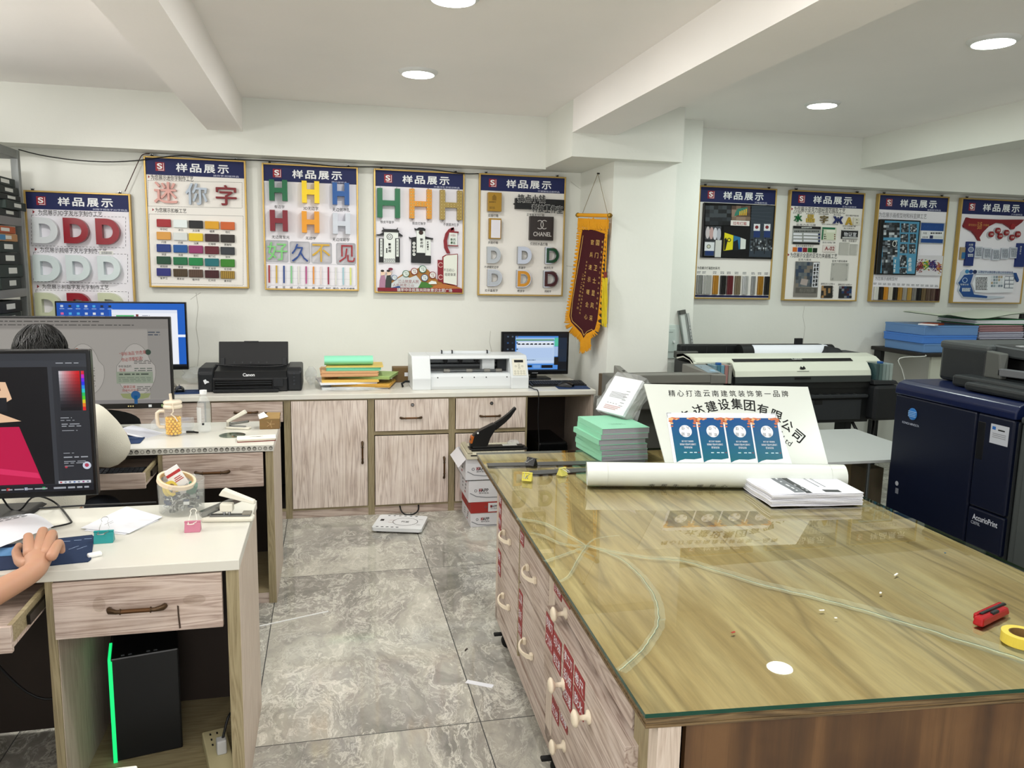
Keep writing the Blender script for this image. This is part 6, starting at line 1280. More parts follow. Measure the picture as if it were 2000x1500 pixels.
# person at the nearer desk: bare right forearm reaches in from the left
hx = lambda x, y, z: at_z(x, y, z)
wr = hx(69, 1116, .800); pm = hx(80, 1072, .818)
t = thing('person', 'person at the left edge with bare right forearm and hand on the mouse', 'person')
J = dict(pelvis=(-1.19, 1.62, .55), spine=(-1.19, 1.62, .75), chest=(-1.18, 1.66, .95), neck=(-1.17, 1.69, 1.10), skull=(-1.17, 1.72, 1.22), crown=(-1.17, 1.725, 1.28),
         shoulderR=(-1.02, 1.68, 1.00), elbowR=(-.905, 1.86, .745), wristR=wr, palmR=pm, shoulderL=(-1.34, 1.68, 1.0), elbowL=(-1.40, 1.90, .79), wristL=(-1.33, 2.22, .80), palmL=(-1.31, 2.30, .785),
         hipR=(-1.10, 1.64, .51), kneeR=(-.93, 2.06, .53), ankleR=(-.93, 2.08, .11), toeR=(-.93, 2.20, .05), hipL=(-1.28, 1.64, .51), kneeL=(-1.36, 2.06, .53), ankleL=(-1.36, 2.08, .11), toeL=(-1.36, 2.20, .05))
F = []
for (x0, y0, x1, y1, L, rr) in ((58, 1086, 55, 1047, .055, .0130), (74, 1084, 84, 1036, .060, .0135), (88, 1086, 102, 1041, .055, .0128), (98, 1092, 115, 1059, .045, .0115)):
    a = hx(x0, y0, .820); k_ = hx(x1, y1, .834); d = (k_ - a).normalized(); d.z = 0
    F.append([(a, rr + .004), (a.lerp(k_, .6) + Vector((0, 0, .002)), rr + .002), (k_, rr), (k_ + d * L * .42 + Vector((0, 0, -.016)), rr - .0015), (k_ + d * L * .58 + Vector((0, 0, -.040)), rr - .003)])
F.append([(hx(56, 1104, .806), .017), (hx(38, 1096, .800), .0145), (hx(31, 1078, .793), .012), (hx(38, 1064, .789), .0095)])
figure(t, J, .03, -.55, JEAN, TEE, F + plain_fingers(J['palmL'], (0, 1, -.1), -1))
hair_and_face(t, (-1.17, 1.72, 1.255), (0, 1, 0), 0)
p = hx(74, 1068, .78); mouse('black mouse gripped by the bare hand on the nearer desk', (p.x, p.y + .01, DT + .0032), -.15)
# office chairs
def office_chair(label, x, y, rz, col='#17181a', back_z=.86):
    t = thing('office_chair', label, 'chair', (x, y, 0), rz, 'office chairs'); m_ = C(col, .8); 
    MB().prism(rrect(.46, .44, .09), .05, m_, Matrix.Translation((0, 0, .40)), .012).build('seat', t)
    m = MB(); m.grid(lambda u, v: (.22 * math.sin((u - .5) * 2.6) / .964 * (1 - .25 * max(0, v - .6)), -.22 - .03 * (1 - (2 * u - 1) ** 2), .47 + (back_z - .47) * v * (1 - .16 * (2 * u - 1) ** 2 * v)), 14, 10, m_); m.grid(lambda u, v: (.21 * math.sin((u - .5) * 2.6) / .964 * (1 - .25 * max(0, v - .6)), -.195 - .03 * (1 - (2 * u - 1) ** 2), .48 + (back_z - .49) * v * (1 - .16 * (2 * u - 1) ** 2 * v)), 14, 10, m_); m.build('backrest', t)
    MB().cyl((0, 0, .10), (0, 0, .40), .025, DGREY, 14).build('gas_column', t)
    for k in range(5):
        a = 2 * PI * k / 5 + .3; o = MB().tube([(0, 0, .11), (.15 * math.cos(a), .15 * math.sin(a), .09), (.27 * math.cos(a), .27 * math.sin(a), .07)], [.02, .017, .014], DGREY, 8).build('leg', t); MB().cyl((.27 * math.cos(a) - .012, .27 * math.sin(a), .026), (.27 * math.cos(a) + .012, .27 * math.sin(a), .026), .026, RUBBER, 14).build('castor', o)
    return t
c_ = office_chair('black office chair turned away, behind the monitor of the farther desk', -1.14, 4.46, PI * .0 + PI, '#131416', .84); c_.rotation_euler.z = 0
office_chair('dark office chair carrying the person in fleece', -1.06, 3.16, 0, '#3a3d40', .70)
office_chair('black office chair under the person at the left edge', -1.19, 1.60, 0, '#17181a', .72)
# ================================================================== ROLLING WORK TABLE WITH CRACKED GLASS
TZ = .745; GT = .009
FL_, FR_, BR_, BL_ = Vector((.576, 1.2845)), Vector((1.945, 1.175)), Vector((1.996, 3.372)), Vector((.645, 3.415))
BO = (-.036, -.085, 0)
TA = math.atan2(-.0317, .9995)
t = thing('work_table', 'big rolling plywood work table with many small drawers along its left side', 'work table', (FL_.x, FL_.y, 0), TA)
TM = Matrix.Translation((FL_.x, FL_.y, 0)) @ Matrix.Rotation(TA, 4, 'Z'); TI = TM.inverted()
def tl(p): q_ = TI @ Vector((p.x, p.y, 0)); return (q_.x, q_.y)
def ply():
    m, nt, b, N, L = nodes('worn_plywood', .5); tc = N('TexCoord'); mp = N('Mapping'); mp.inputs['Scale'].default_value = (2.4, .2, 1); mp.inputs['Rotation'].default_value = (0, 0, .06); L(tc.outputs['Object'], mp.inputs[0])
    n1 = N('TexNoise', i_Scale=2.2, i_Detail=6.0, i_Roughness=.62, i_Distortion=.8); L(mp.outputs[0], n1.inputs['Vector'])
    r1 = ramp(N, [(.26, '#b89a5e'), (.42, '#dcc084'), (.55, '#f0d99e'), (.70, '#f9e9b8')]); L(n1.outputs['Fac'], r1.inputs['Fac'])
    n2 = N('TexNoise', i_Scale=16.0, i_Detail=4.0, i_Roughness=.7); L(mp.outputs[0], n2.inputs['Vector'])
    r2 = ramp(N, [(.35, '#b0a58c'), (.6, '#ffffff')]); L(n2.outputs['Fac'], r2.inputs['Fac'])
    n3 = N('TexNoise', i_Scale=2.4, i_Detail=3.0, i_Distortion=.5); L(mp.outputs[0], n3.inputs['Vector']); 
    s3 = N('Math', operation='SUBTRACT', i_1=.5); L(n3.outputs['Fac'], s3.inputs[0]); a3 = N('Math', operation='ABSOLUTE'); L(s3.outputs[0], a3.inputs[0])
    r3 = ramp(N, [(.0, '#6b5838'), (.028, '#ffffff')]); L(a3.outputs[0], r3.inputs['Fac'])
    m1 = N('Mix', data_type='RGBA', blend_type='MULTIPLY'); m1.inputs[0].default_value = .4; L(r1.outputs['Color'], m1.inputs[6]); L(r2.outputs['Color'], m1.inputs[7])
    m2 = N('Mix', data_type='RGBA', blend_type='MULTIPLY'); m2.inputs[0].default_value = .4; L(m1.outputs[2], m2.inputs[6]); L(r3.outputs['Color'], m2.inputs[7]); L(m2.outputs[2], b.inputs['Base Color']); return m
PLY = ply()
PLYE = wood('plywood_edge', [(.2, '#2f2415'), (.6, '#57452b'), (1.0, '#776140')], 'x', .6, .6, fine=2)
PLYB = wood('stained_plywood', [(.1, '#2b1c0d'), (.5, '#4a321a'), (.8, '#573c20'), (1.1, '#67492a')], 'z', .35, .5, .9, fine=.35)
quadp = [tl(FL_), tl(FR_), tl(BR_), tl(BL_)]
m = MB(); n_ = 4
for k in range(n_): ins = .002 * (k % 2) + .004; m.prism([(quadp[0][0] + ins, quadp[0][1] + ins), (quadp[1][0] - ins, quadp[1][1] + ins), (quadp[2][0] - ins, quadp[2][1] - ins), (quadp[3][0] + ins, quadp[3][1] - ins)], .006, PLY if k == 3 else PLYE, Matrix.Translation((0, 0, TZ - GT - .024 + .006 * k)), 0, PLYE)
m.build('tabletop', t)
zt = TZ - GT - .024
m = MB(); m.box((.08, .10, .10), (1.30, 1.90, .16), W_D); m.box((.095, .93, .16), (.115, 1.90, zt), W_D); m.box((1.28, .11, .10), (1.30, 1.90, zt), W_D); m.box((.10, 1.88, .16), (1.28, 1.90, zt), W_V); m.box((.095, .10, .16), (.115, .93, zt), W_D)
m.box((.08, 1.862, .10), (.11, 1.905, zt), W_PALE); m.box((.08, .93, .12), (.11, 1.005, zt), W_PALE); m.box((.08, .10, .12), (.115, .25, zt), W_EDGE); m.box((.08, 1.438, .16), (.10, 1.452, zt), W_EDGE)
m.build('carcass', t, BO)
m = MB(); m.box((.030, .006, .06), (.078, .05, zt), W_PALE); m.build('leg', t)
m = MB(); m.box((1.25, -.06, .06), (1.30, -.02, zt), W_PALE); m.build('leg', t)
m = MB(); m.hexa([(.090, .010, .08), (1.248, -.060, .08), (1.248, -.044, .08), (.090, .026, .08), (.090, .010, zt - .002), (1.248, -.060, zt - .002), (1.248, -.044, zt - .002), (.090, .026, zt - .002)], PLYB)
q = random.Random(6)
m.build('end_panel', t, label='dark stained plywood end panel')
RLAB = C('#a31f26', .45); IVORY = C('#dfd3bd', .4)
def drawer(v0, v1, z0, z1, u, handle, labels=(), name='drawer'):
    o = MB().box((u, v0, z0), (.095, v1, z1), W_D, .0015).build(name, t, BO)
    for kind, v, z in handle:
        if kind == 'pull':
            m = MB(); h = .062
            m.grid(lambda a, b_: (u - .004 - .027 * math.sin(PI * min(1, max(0, (a * 1.0)))) ** .55, v + h - 2 * h * a + 0 * b_, z + .008 * (b_ - .5) * (1 + 1.1 * abs(2 * a - 1) ** 2)), 16, 1, IVORY, None, True)
            m.grid(lambda a, b_: (u - .010 - .027 * math.sin(PI * a) ** .55, v + h - 2 * h * a, z + .008 * (b_ - .5) * (1 + 1.1 * abs(2 * a - 1) ** 2)), 16, 1, IVORY, None, True)
            for s_ in (-1, 1): m.grid(lambda a, b_: (u - .004 - .006 * b_ - .027 * math.sin(PI * a) ** .55, v + h - 2 * h * a, z + s_ * .004 * (1 + 1.1 * abs(2 * a - 1) ** 2)), 16, 1, IVORY)
            for s_ in (-1, 1): m.box((u - .012, v + s_ * .056 - .010, z - .011), (u, v + s_ * .056 + .010, z + .011), IVORY, .003)
            m.build('handle', o, label='ivory bow handle')
        else:
            m = MB(); T = Matrix.Translation((u, v, z)) @ Matrix.Rotation(-PI / 2, 4, 'Y'); m.lathe([(.017, 0), (.017, .004), (.007, .008), (.006, .024), (.016, .030), (.021, .034), (.021, .038), (.015, .0425), (0, .043)], IVORY, 24, T); m.build('knob', o, label='ivory knob')
    for (v, z, w, h, s_) in labels:
        m = MB(); M = frame_left(u - .0006, v, z); m.prism([(-w / 2, -h / 2), (w / 2, -h / 2), (w / 2, h / 2), (-w / 2, h / 2)], .0012, RLAB, M); m.text(s_, w * .84, h * .62, PAPER, M @ Matrix.Translation((0, 0, .0016)), .012); m.build('paper_label', o, label='red label with white characters')
    return o
drawer(1.455, 1.858, .458, .702, .08, [('pull', 1.66, .54)], [(1.83, .682, .055, .045, '双面胶'), (1.83, .64, .055, .042, '相纸'), (1.83, .595, .055, .045, '背胶'), (1.83, .548, .055, .042, '喷绘'), (1.832, .50, .05, .045, '海绵胶')])
drawer(1.455, 1.858, .172, .446, .08, [('pull', 1.655, .278)], [(1.825, .40, .06, .05, '电线'), (1.825, .345, .06, .05, '灯带')])
drawer(1.012, 1.434, .458, .702, .08, [('pull', 1.23, .563)], [(1.40, .675, .05, .05, '刀片'), (1.40, .63, .06, .055, '美工刀')])
drawer(1.012, 1.434, .185, .446, .08, [('pull', 1.25, .285)], [(1.40, .40, .06, .055, '工具'), (1.40, .34, .06, .055, '扳手'), (1.40, .285, .06, .05, '钳子')])
drawer(.26, .925, .600, .704, .078, [('knob', .80, .618)], [(.89, .685, .085, .034, '透明胶'), (.89, .648, .085, .034, '订书针'), (.80, .668, .085, .04, '回形针')])
drawer(.22, .925, .365, .588, .05, [('knob', .70, .462), ('knob', .47, .505)], [(.865, .555, .085, .047, '剪裁刀'), (.865, .505, .085, .047, '刀片'), (.775, .54, .085, .047, '印油'), (.775, .49, .085, .047, '修正液'), (.66, .552, .09, .05, '美工刀'), (.66, .50, .09, .05, '刮板'), (.66, .448, .09, .05, '起钉器'), (.555, .548, .09, .05, '卷尺'), (.555, .492, .09, .05, '胶水')])
drawer(.50, .925, .13, .352, .08, [('knob', .78, .225)], [(.885, .318, .08, .045, '皮筋'), (.885, .268, .08, .045, '红线'), (.79, .30, .08, .045, '胶棒')])
drawer(.26, .492, .13, .352, .07, [('knob', .38, .235)], [(.46, .30, .05, .05, '其他')])
def castor(x, y):
    c_ = MB().box((x - .03, y - .03, .092), (x + .03, y + .03, .10), RUBBER, .002); c_.hexa([(x - .02, y - .018, .055), (x + .02, y - .018, .055), (x + .02, y + .018, .055), (x - .02, y + .018, .055), (x - .025, y - .022, .092), (x + .025, y - .022, .092), (x + .025, y + .022, .092), (x - .025, y + .022, .092)], RUBBER, .003); c_.box((x - .055, y - .01, .055), (x - .02, y + .01, .066), RUBBER, .003)
    o = c_.build('castor', t, BO); T = Matrix.Translation((x + .008, y, .030)) @ Matrix.Rotation(PI / 2, 4, 'X')
    MB().lathe([(0, -.011), (.028, -.013), (.030, -.009), (.030, .009), (.028, .013), (0, .011)], RUBBER, 24, T).lathe([(0, .0135), (.013, .0135), (.014, .011)], STEEL, 16, T).build('wheel', o)
for x, y in ((.115, 1.82), (.115, .97), (.115, .20), (1.25, 1.82), (1.25, .20)): castor(x, y)
# sheet of float glass on the table: clear faces, dark green cut edge, old cracks
def glass_face():
    m = bpy.data.materials.new('float_glass'); m.use_nodes = True; nt = m.node_tree; nt.nodes.clear()
    o = nt.nodes.new('ShaderNodeOutputMaterial'); mx = nt.nodes.new('ShaderNodeMixShader'); tr = nt.nodes.new('ShaderNodeBsdfTransparent'); gl = nt.nodes.new('ShaderNodeBsdfGlossy'); fr = nt.nodes.new('ShaderNodeFresnel'); mu = nt.nodes.new('ShaderNodeMath')
    tr.inputs[0].default_value = (.955, .985, .94, 1); gl.inputs['Roughness'].default_value = .012; fr.inputs['IOR'].default_value = 1.62; mu.operation = 'MULTIPLY'; mu.inputs[1].default_value = 1.15; mu.use_clamp = True
    nt.links.new(fr.outputs[0], mu.inputs[0]); nt.links.new(mu.outputs[0], mx.inputs[0]); nt.links.new(tr.outputs[0], mx.inputs[1]); nt.links.new(gl.outputs[0], mx.inputs[2]); nt.links.new(mx.outputs[0], o.inputs[0]); return m
GLF = glass_face(); GLE = C('#0f4a3a', .15); CRK = C('#cfe6cf', .2, alpha=.30); CRKW = C('#cfe3cf', .2, alpha=.10); CRKD = C('#2f5546', .3, alpha=.8)
FL3 = [FL_, FR_, BR_, BL_]
m = MB(); T = Matrix.Translation((0, 0, 0)); m.add([(p.x, p.y, TZ) for p in FL3], [(0, 1, 2, 3)], GLF)
vs = [(p.x, p.y, TZ - GT + .0003) for p in FL3] + [(p.x, p.y, TZ) for p in FL3]; m.add(vs, [(i, (i + 1) % 4, 4 + (i + 1) % 4, 4 + i) for i in range(4)], GLE)
t = thing('glass_sheet', 'large cracked sheet of green-edged glass covering the work table', 'glass', (0, 0, 0)); m.build('pane', t)
def crackline(pts, w0, w1, seed, shade=None):
    q = random.Random(seed); P = [at_z(x, y, TZ) for x, y in pts]; out = []
    for i in range(len(P) - 1):
        p0, p1, p2, p3 = P[max(i - 1, 0)], P[i], P[i + 1], P[min(i + 2, len(P) - 1)]
        for k in range(7):
            u = k / 7; out.append(.5 * ((2 * p1) + (p2 - p0) * u + (2 * p0 - 5 * p1 + 4 * p2 - p3) * u * u + (3 * p1 - p0 - 3 * p2 + p3) * u ** 3))
    out.append(P[-1]); m = MB(); n = len(out); L = []; Rr = []
    for i, p in enumerate(out):
        d = (out[min(i + 1, n - 1)] - out[max(i - 1, 0)]).normalized(); nn = Vector((-d.y, d.x, 0)); u = i / (n - 1); w = w0 + (w1 - w0) * u
        j = q.uniform(-.25, .25) * w; L.append(p + nn * (w * .5 + j)); Rr.append(p - nn * (w * .5 - j))
    z = TZ + .0003
    band = lambda l0, l1, dz, mat: m.add([(a.lerp(b_, l0).x, a.lerp(b_, l0).y, z + dz) for a, b_ in zip(L, Rr)] + [(a.lerp(b_, l1).x, a.lerp(b_, l1).y, z + dz) for a, b_ in zip(L, Rr)], [(i, i + 1, n + i + 1, n + i) for i in range(n - 1)], mat)
    band(-2.2, 1.6, 0, CRKW); band(0, .55, .0002, CRK); band(0, .16, .0004, CRKD)
    m.build('crack', t)
ctr = (1146, 1066)
crackline([ctr, (1110, 1045), (1062, 1021), (1010, 1012)], .006, .008, 1); crackline([ctr, (1100, 1062), (1060, 1045), (1038, 1040)], .006, .004, 2); crackline([ctr, (1120, 1076), (1080, 1090), (1062, 1096)], .004, .006, 3)
crackline([ctr, (1128, 1092), (1112, 1122), (1092, 1136)], .004, .003, 4); crackline([ctr, (1205, 1088), (1250, 1125), (1279, 1170), (1285, 1212), (1270, 1245), (1240, 1283), (1208, 1310)], .006, .007, 5)
crackline([ctr, (1180, 1075), (1260, 1090), (1340, 1098), (1480, 1140), (1640, 1180), (1800, 1228), (2000, 1290), (2060, 1310)], .004, .020, 6); crackline([ctr, (1165, 1052), (1210, 1046)], .002, .002, 7); crackline([(1285, 1212), (1300, 1210)], .002, .002, 8)
# ------------------------------------------------------------------ things on the glass
zt = TZ + .0006
for pts, lab in ((((950, 905), (1260, 898), (1260, 905), (954, 911)), 'grey steel strip lying on the glass near the table back edge'), (((1033, 920), (1260, 908), (1260, 915), (1040, 927)), 'grey steel strip lying on the glass, partly under the yellow clips')):
    P = [at_z(x, y, zt) for x, y in pts]; m = MB().prism([(p.x, p.y) for p in P], .0015, C('#5f6060', .4, .4), Matrix.Translation((0, 0, zt))); solo(m, 'steel_strip', lab, 'steel strip', group='steel strips on the work table')
p = at_z(1038, 908, zt); binder_clip('black binder clip lying on the glass at the rear of the table', (p.x, p.y, zt), -.9, .045, '#161616', .03, up=False)
p = at_z(1030, 938, zt); binder_clip('yellow binder clip with a small black mark, on the glass', (p.x, p.y, zt), -.5, .040, '#cfc44e', .03, up=False, mark='A')
p = at_z(1098, 928, zt); binder_clip('plain yellow binder clip beside the end of the white paper roll', (p.x, p.y, zt), .5, .036, '#cfc96a', .03, up=False)
# green-covered books
q = random.Random(13); GC = C('#8ecfae', .6); PG = C('#b9bac2', .8, noise=.3, bscale=220)
z = zt; offs = [(.0, .0, .02), (-.002, .004, .03), (-.003, .0, -.01), (-.014, .004, .02), (.0, .0, -.01), (.004, .003, .0)]
nm = ['lowest green-covered book of the stack on the glass', 'second green-covered book from the bottom of the stack', 'third green-covered book from the bottom, sticking out to the left', 'fourth green-covered book from the bottom of the stack', 'green-covered book just below the top of the stack', 'topmost green-covered book, under the plastic wrapped bundle']
hs = [.0242] * 6
for k in range(6):
    h = hs[k]; bt = thing('book', nm[k], 'book', (1.2585 + offs[k][0], 3.325 + offs[k][1], z), offs[k][2] + .05, 'green books stacked on the work table'); w, d = .225, .30
    m = MB(); mm = 7
    for j in range(mm): a = q.uniform(-.0016, .0016); m.box((-w / 2 + .002, -d / 2 + .002 + a, .0012 + (h - .0024) * j / mm), (w / 2 - .001 + a, d / 2 - .002, .0012 + (h - .0024) * (j + .9) / mm), PG)
    m.build('pages', bt, label='grey page edges')
    c_ = MB().box((-w / 2, -d / 2, h - .0012), (w / 2, d / 2, h - .0002), GC); c_.box((-w / 2, -d / 2, 0), (w / 2, d / 2, .0010), GC); c_.box((-w / 2 - .0012, -d / 2, 0), (-w / 2 + .001, d / 2, h - .0002), GC)
    if k == 5:
        for r_ in range(2): c_.text('公文处理工作手册'[:6], .07, .009, C('#4f7a64', .6), frame_top(-.01 + .01 * r_, -.05 - .016 * r_, h + .0002, .0))
    c_.build('cover', bt); z += h
zs = z
# wrapped bundle leaning on the stack
t = thing('paper_bundle', 'printed forms bundle wrapped in clear plastic on top of the green books', 'paper bundle', (0, 0, 0))
P0, P1, P2 = at_z(1161, 807, zs + .002), at_z(1211, 820, zs + .002), at_y(1198, 746, 3.56); ux = (P1 - P0).normalized(); uz = ((P2 - P0) - ux * (P2 - P0).dot(ux)).normalized(); uy = uz.cross(ux); oo = (P0 + P1) / 2 + uy * .012
t.matrix_world = Matrix(((ux.x, uy.x, uz.x, oo.x), (ux.y, uy.y, uz.y, oo.y), (ux.z, uy.z, uz.z, oo.z + .022), (0, 0, 0, 1)))
m = MB(); w, d, h = .196, .066, .198; q = random.Random(3)
for j in range(9): a = q.uniform(-.002, .002); m.box((-w / 2 + a, d * j / 9, .004), (w / 2 + a, d * (j + .94) / 9, h), PAPER if j < 2 else C('#a9aaa6', .8))
M = frame_front(0, -.0012, h / 2)
for k in range(5): m.line([(-.06, -.012 - .0 + .0065 * k), (.055 - .01 * (k % 2), -.012 + .0065 * k)], .0022, GREYLINE, M)
for k in range(3): m.line([(-.055, -.075 + .008 * k), (.03 + .012 * k, -.075 + .008 * k)], .0035, C('#cf8a86', .6), M)
for k in range(6): m.line([(.035, .03 - .016 * k), (.062, .03 - .016 * k)], .003, GREYLINE, M)
for k in range(4): m.line([(-.05 + .02 * k, -.045), (-.04 + .02 * k, -.045)], .003, GREYLINE, M)
m.build('forms', t)
m = MB(); cells = {}
def wrap(u, v):
    a = 2 * PI * (u % 1); k = (round((u % 1) * 20), round(v * 8))
    if k not in cells: cells[k] = (q.uniform(-.010, .010), q.uniform(-.008, .008))
    sx = max(-1, min(1, 1.35 * math.cos(a))); sy = max(-1, min(1, 1.35 * math.sin(a))); e = 1 if .1 < v < .9 else .80
    return ((w / 2 + .014) * sx * e + cells[k][0], d / 2 + (d / 2 + .014) * sy * e + cells[k][1], -.004 + (h + .026) * v)
m.grid(wrap, 20, 8, C('#e6eaea', .10, alpha=.20), None, False); m.build('plastic_wrap', t)
# foam board sign leaning back
class Plane3:
    def __init__(s, o, ux, vx):
        s.o = o; s.u = (ux - o).normalized(); n = s.u.cross((vx - o)).normalized(); s.v = n.cross(s.u); s.n = n
        s.M = Matrix(((s.u.x, s.v.x, n.x, o.x), (s.u.y, s.v.y, n.y, o.y), (s.u.z, s.v.z, n.z, o.z), (0, 0, 0, 1)))
    def L(s, px, py):
        r = _ray(px, py); c_ = Vector((0, 0, CAM_H)); k = s.n.dot(s.o - c_) / s.n.dot(r); p = c_ + r * k - s.o; return (p.dot(s.u), p.dot(s.v))
TLp = at_y(1258, 750, 3.04); TRp = at_y(1578, 755, 2.955); C1 = at_y(1337, 843, 2.905)
PL = Plane3(C1, C1 + (TRp - TLp), TLp)
def to_table(px):      # follow a board edge down to the glass
    a, b_ = (PL.o + PL.u * q_[0] + PL.v * q_[1] for q_ in (PL.L(*px[0]), PL.L(*px[1]))); k = (zt + .004 - a.z) / (b_.z - a.z); p = a + (b_ - a) * k - PL.o; return (p.dot(PL.u), p.dot(PL.v))
t = thing('sign_board', 'white foam sign board with black Chinese lettering leaning behind the paper roll', 'sign board'); t.matrix_world = PL.M
c8 = [to_table(((1258, 750), (1300, 907))), to_table(((1578, 755.5), (1619, 912))), PL.L(1578, 755.5), PL.L(1258, 750)]
FOAM = C('#d3d7d0', .26); m = MB().prism(c8, .006, FOAM, Matrix.Translation((0, 0, -.006))); m.build('board', t)
m = MB(); F_ = lambda x, y, r=0, z_=.0005: Matrix.Translation((*PL.L(x, y), z_)) @ Matrix.Rotation(r, 4, 'Z')
k5 = lambda x, y: (1120 + .3 * x, 740 + .3 * y)
for k, ch in enumerate('精心打造云南建筑装饰第一品牌'): m.text(ch, .0285, None if ch == '一' else .029, INK, F_(1312 + 17.0 * k, 768.2 + .08 * k), .012)
m.build('slogan_print', t); m = MB()
for ch, x, y, r in (('杰', 728, 244, .5), ('达', 815, 204, .33), ('建', 896, 180, .22), ('设', 978, 167, .10), ('集', 1062, 163, 0), ('团', 1146, 174, -.10), ('有', 1232, 200, -.22), ('限', 1322, 240, -.42), ('公', 1392, 302, -.60), ('司', 1462, 372, -.80)): m.text(ch, .047, .049, INK, F_(*k5(x, y), r), .035)
m.build('name_print', t); m = MB()
m.text('Ltd', .044, None, INK, F_(*k5(1390, 405), -.72), .0); m.disc(.003, INK, F_(*k5(1358, 345)), 10); m.disc(.003, INK, F_(*k5(1393, 483)), 10); m.line([PL.L(*k5(1408, 535)), PL.L(*k5(1412, 548))], .004, INK, Matrix.Translation((0, 0, .0006))); m.build('print', t)
t2 = thing('print_sheet', 'proof sheet with four upside-down blue cards, propped against the sign board', 'print sheet'); t2.matrix_world = PL.M
sc_ = [PL.L(*k5(*q_)) for q_ in ((603, 221), (1316, 226), (1430, 578), (656, 576))]
MB().prism(sc_, .0012, C('#e3e6ea', .35), Matrix.Translation((0, 0, .0016))).build('sheet', t2)
for k in range(4):
    m = MB(); Z = lambda x, y, z_=.0032: Matrix.Translation((*PL.L(*k5(x, y)), z_)); dx = 176.5 * k
    x0, y0, w_, sl = 625 + dx, 254 + 1.2 * k, 166, 46
    n = 10
    for j in range(n):
        a, b_ = j / n, (j + 1) / n; ins = 0
        c0 = (29, 88, 158); c1_ = (26, 116, 132); u = (a + b_) / 2; col = '#%02x%02x%02x' % tuple(int(p_ + (q_ - p_) * u) for p_, q_ in zip(c0, c1_))
        bx0 = x0 + sl * a; bx1 = x0 + sl * b_; rr = (30 if j == n - 1 else 0)
        m.poly([PL.L(*k5(bx0 + w_, y0 + 290 * a)), PL.L(*k5(bx1 + w_ - rr * .4, y0 + 290 * b_ - rr * .2)), PL.L(*k5(bx1, y0 + 290 * b_)), PL.L(*k5(bx0, y0 + 290 * a))], C(col, .35), Matrix.Translation((0, 0, .0031 + j * 1e-5)))
    m.poly([PL.L(*k5(x0 + q_[0], y0 + q_[1])) for q_ in ((48, 290), (70, 278), (100, 270), (160, 272), (215, 262), (216, 292))], C('#e3e6ea', .35), Matrix.Translation((0, 0, .0034)))
    OR = C('#d77a52', .4); O2 = C('#e8b07a', .4)
    for s_ in (0, 1):
        for (x, y, r_) in ((8, 8, .011), (18, 4, .010), (30, 5, .009), (6, 22, .009), (12, 36, .008), (40, 8, .008), (14, 55, .006), (55, 5, .006)): xx = x if not s_ else w_ - x + 8; m.disc(r_, OR if (x + s_) % 4 else O2, Z(x0 + xx, y0 + y + 1, .0034 + r_ * .01), 14, 0, r_ * .55)
    m.disc(.0265, PAPER, Z(x0 + 103, y0 + 88, .0036), 28)
    for ch, ax, ay in (('入', 16, -20), ('住', -18, -18), ('欢', 20, 22), ('迎', -16, 20)): m.text(ch, .014, .015, INK, Z(x0 + 103 + ax, y0 + 88 + ay, .0039) @ Matrix.Rotation(PI, 4, 'Z'), .0)
    for s_, yy, ww, hh in (('深耕思心灵之旅', 154, .050, .0075), ('工商银行&中国人寿客我', 174, .068, .0085), ('热烈欢迎', 194, .034, .009)): m.text(s_, ww, hh, PAPER, Z(x0 + 98 + yy * .12, y0 + yy, .0037) @ Matrix.Rotation(PI, 4, 'Z'), .006)
    for ax, c_ in ((150, '#a33a44'), (75, '#2f8a6a')): m.disc(.0025, C(c_, .4), Z(x0 + ax + 40, y0 + 227, .0037), 10)
    for ax in (100, 128, 62): m.rect(.012, .004, C('#b9d3dc', .4), Z(x0 + ax + 40, y0 + 227, .0036))
    m.build('card', t2, label='blue card with orange clouds and white circle')
m = MB()
for (x, y, sx) in ((606, 224, 1), (1312, 231, -1)):
    a = PL.L(*k5(x, y)); b_ = PL.L(*k5(x + sx * 30, y)); c_ = PL.L(*k5(x + 6, y + 30)); m.line([b_, a, c_], .0014, INK, Matrix.Translation((0, 0, .0032)))
m.build('crop_marks', t2)
# long white paper roll
a, b_ = at_z(1146, 925, TZ + .049), at_z(1648, 930, TZ + .049); d = (b_ - a).normalized(); a.z = b_.z = TZ + .0495; d = (b_ - a).normalized(); sd = Vector((d.y, -d.x, 0)); up = Vector((0, 0, 1))
m = MB(); Ln = (b_ - a).length; prof = [(.049 - .006 * i / 44, 2 * PI * 1.35 * i / 44) for i in range(45)]
def rollp(u, v):
    r_, an = prof[round(v * 44)]; return tuple(a + d * (Ln * u + (.004 * math.sin(an) if u in (0, 1) else 0)) + sd * (r_ * math.cos(an + 2.2)) + up * (r_ * math.sin(an + 2.2)))
m.grid(rollp, 6, 44, C('#d8ddd6', .35))
for u in (.075, .935): m.tube([a + d * (Ln * u) + sd * (.0494 * math.cos(x)) + up * (.0494 * math.sin(x)) for x in [-1.2 + 2.6 * i / 14 for i in range(15)]], .0005, C('#c3c6bf', .5), 4)
t = thing('paper_roll', 'long white paper roll lying across the glass in front of the sign board', 'paper roll'); m.build('roll', t)
m = MB(); 
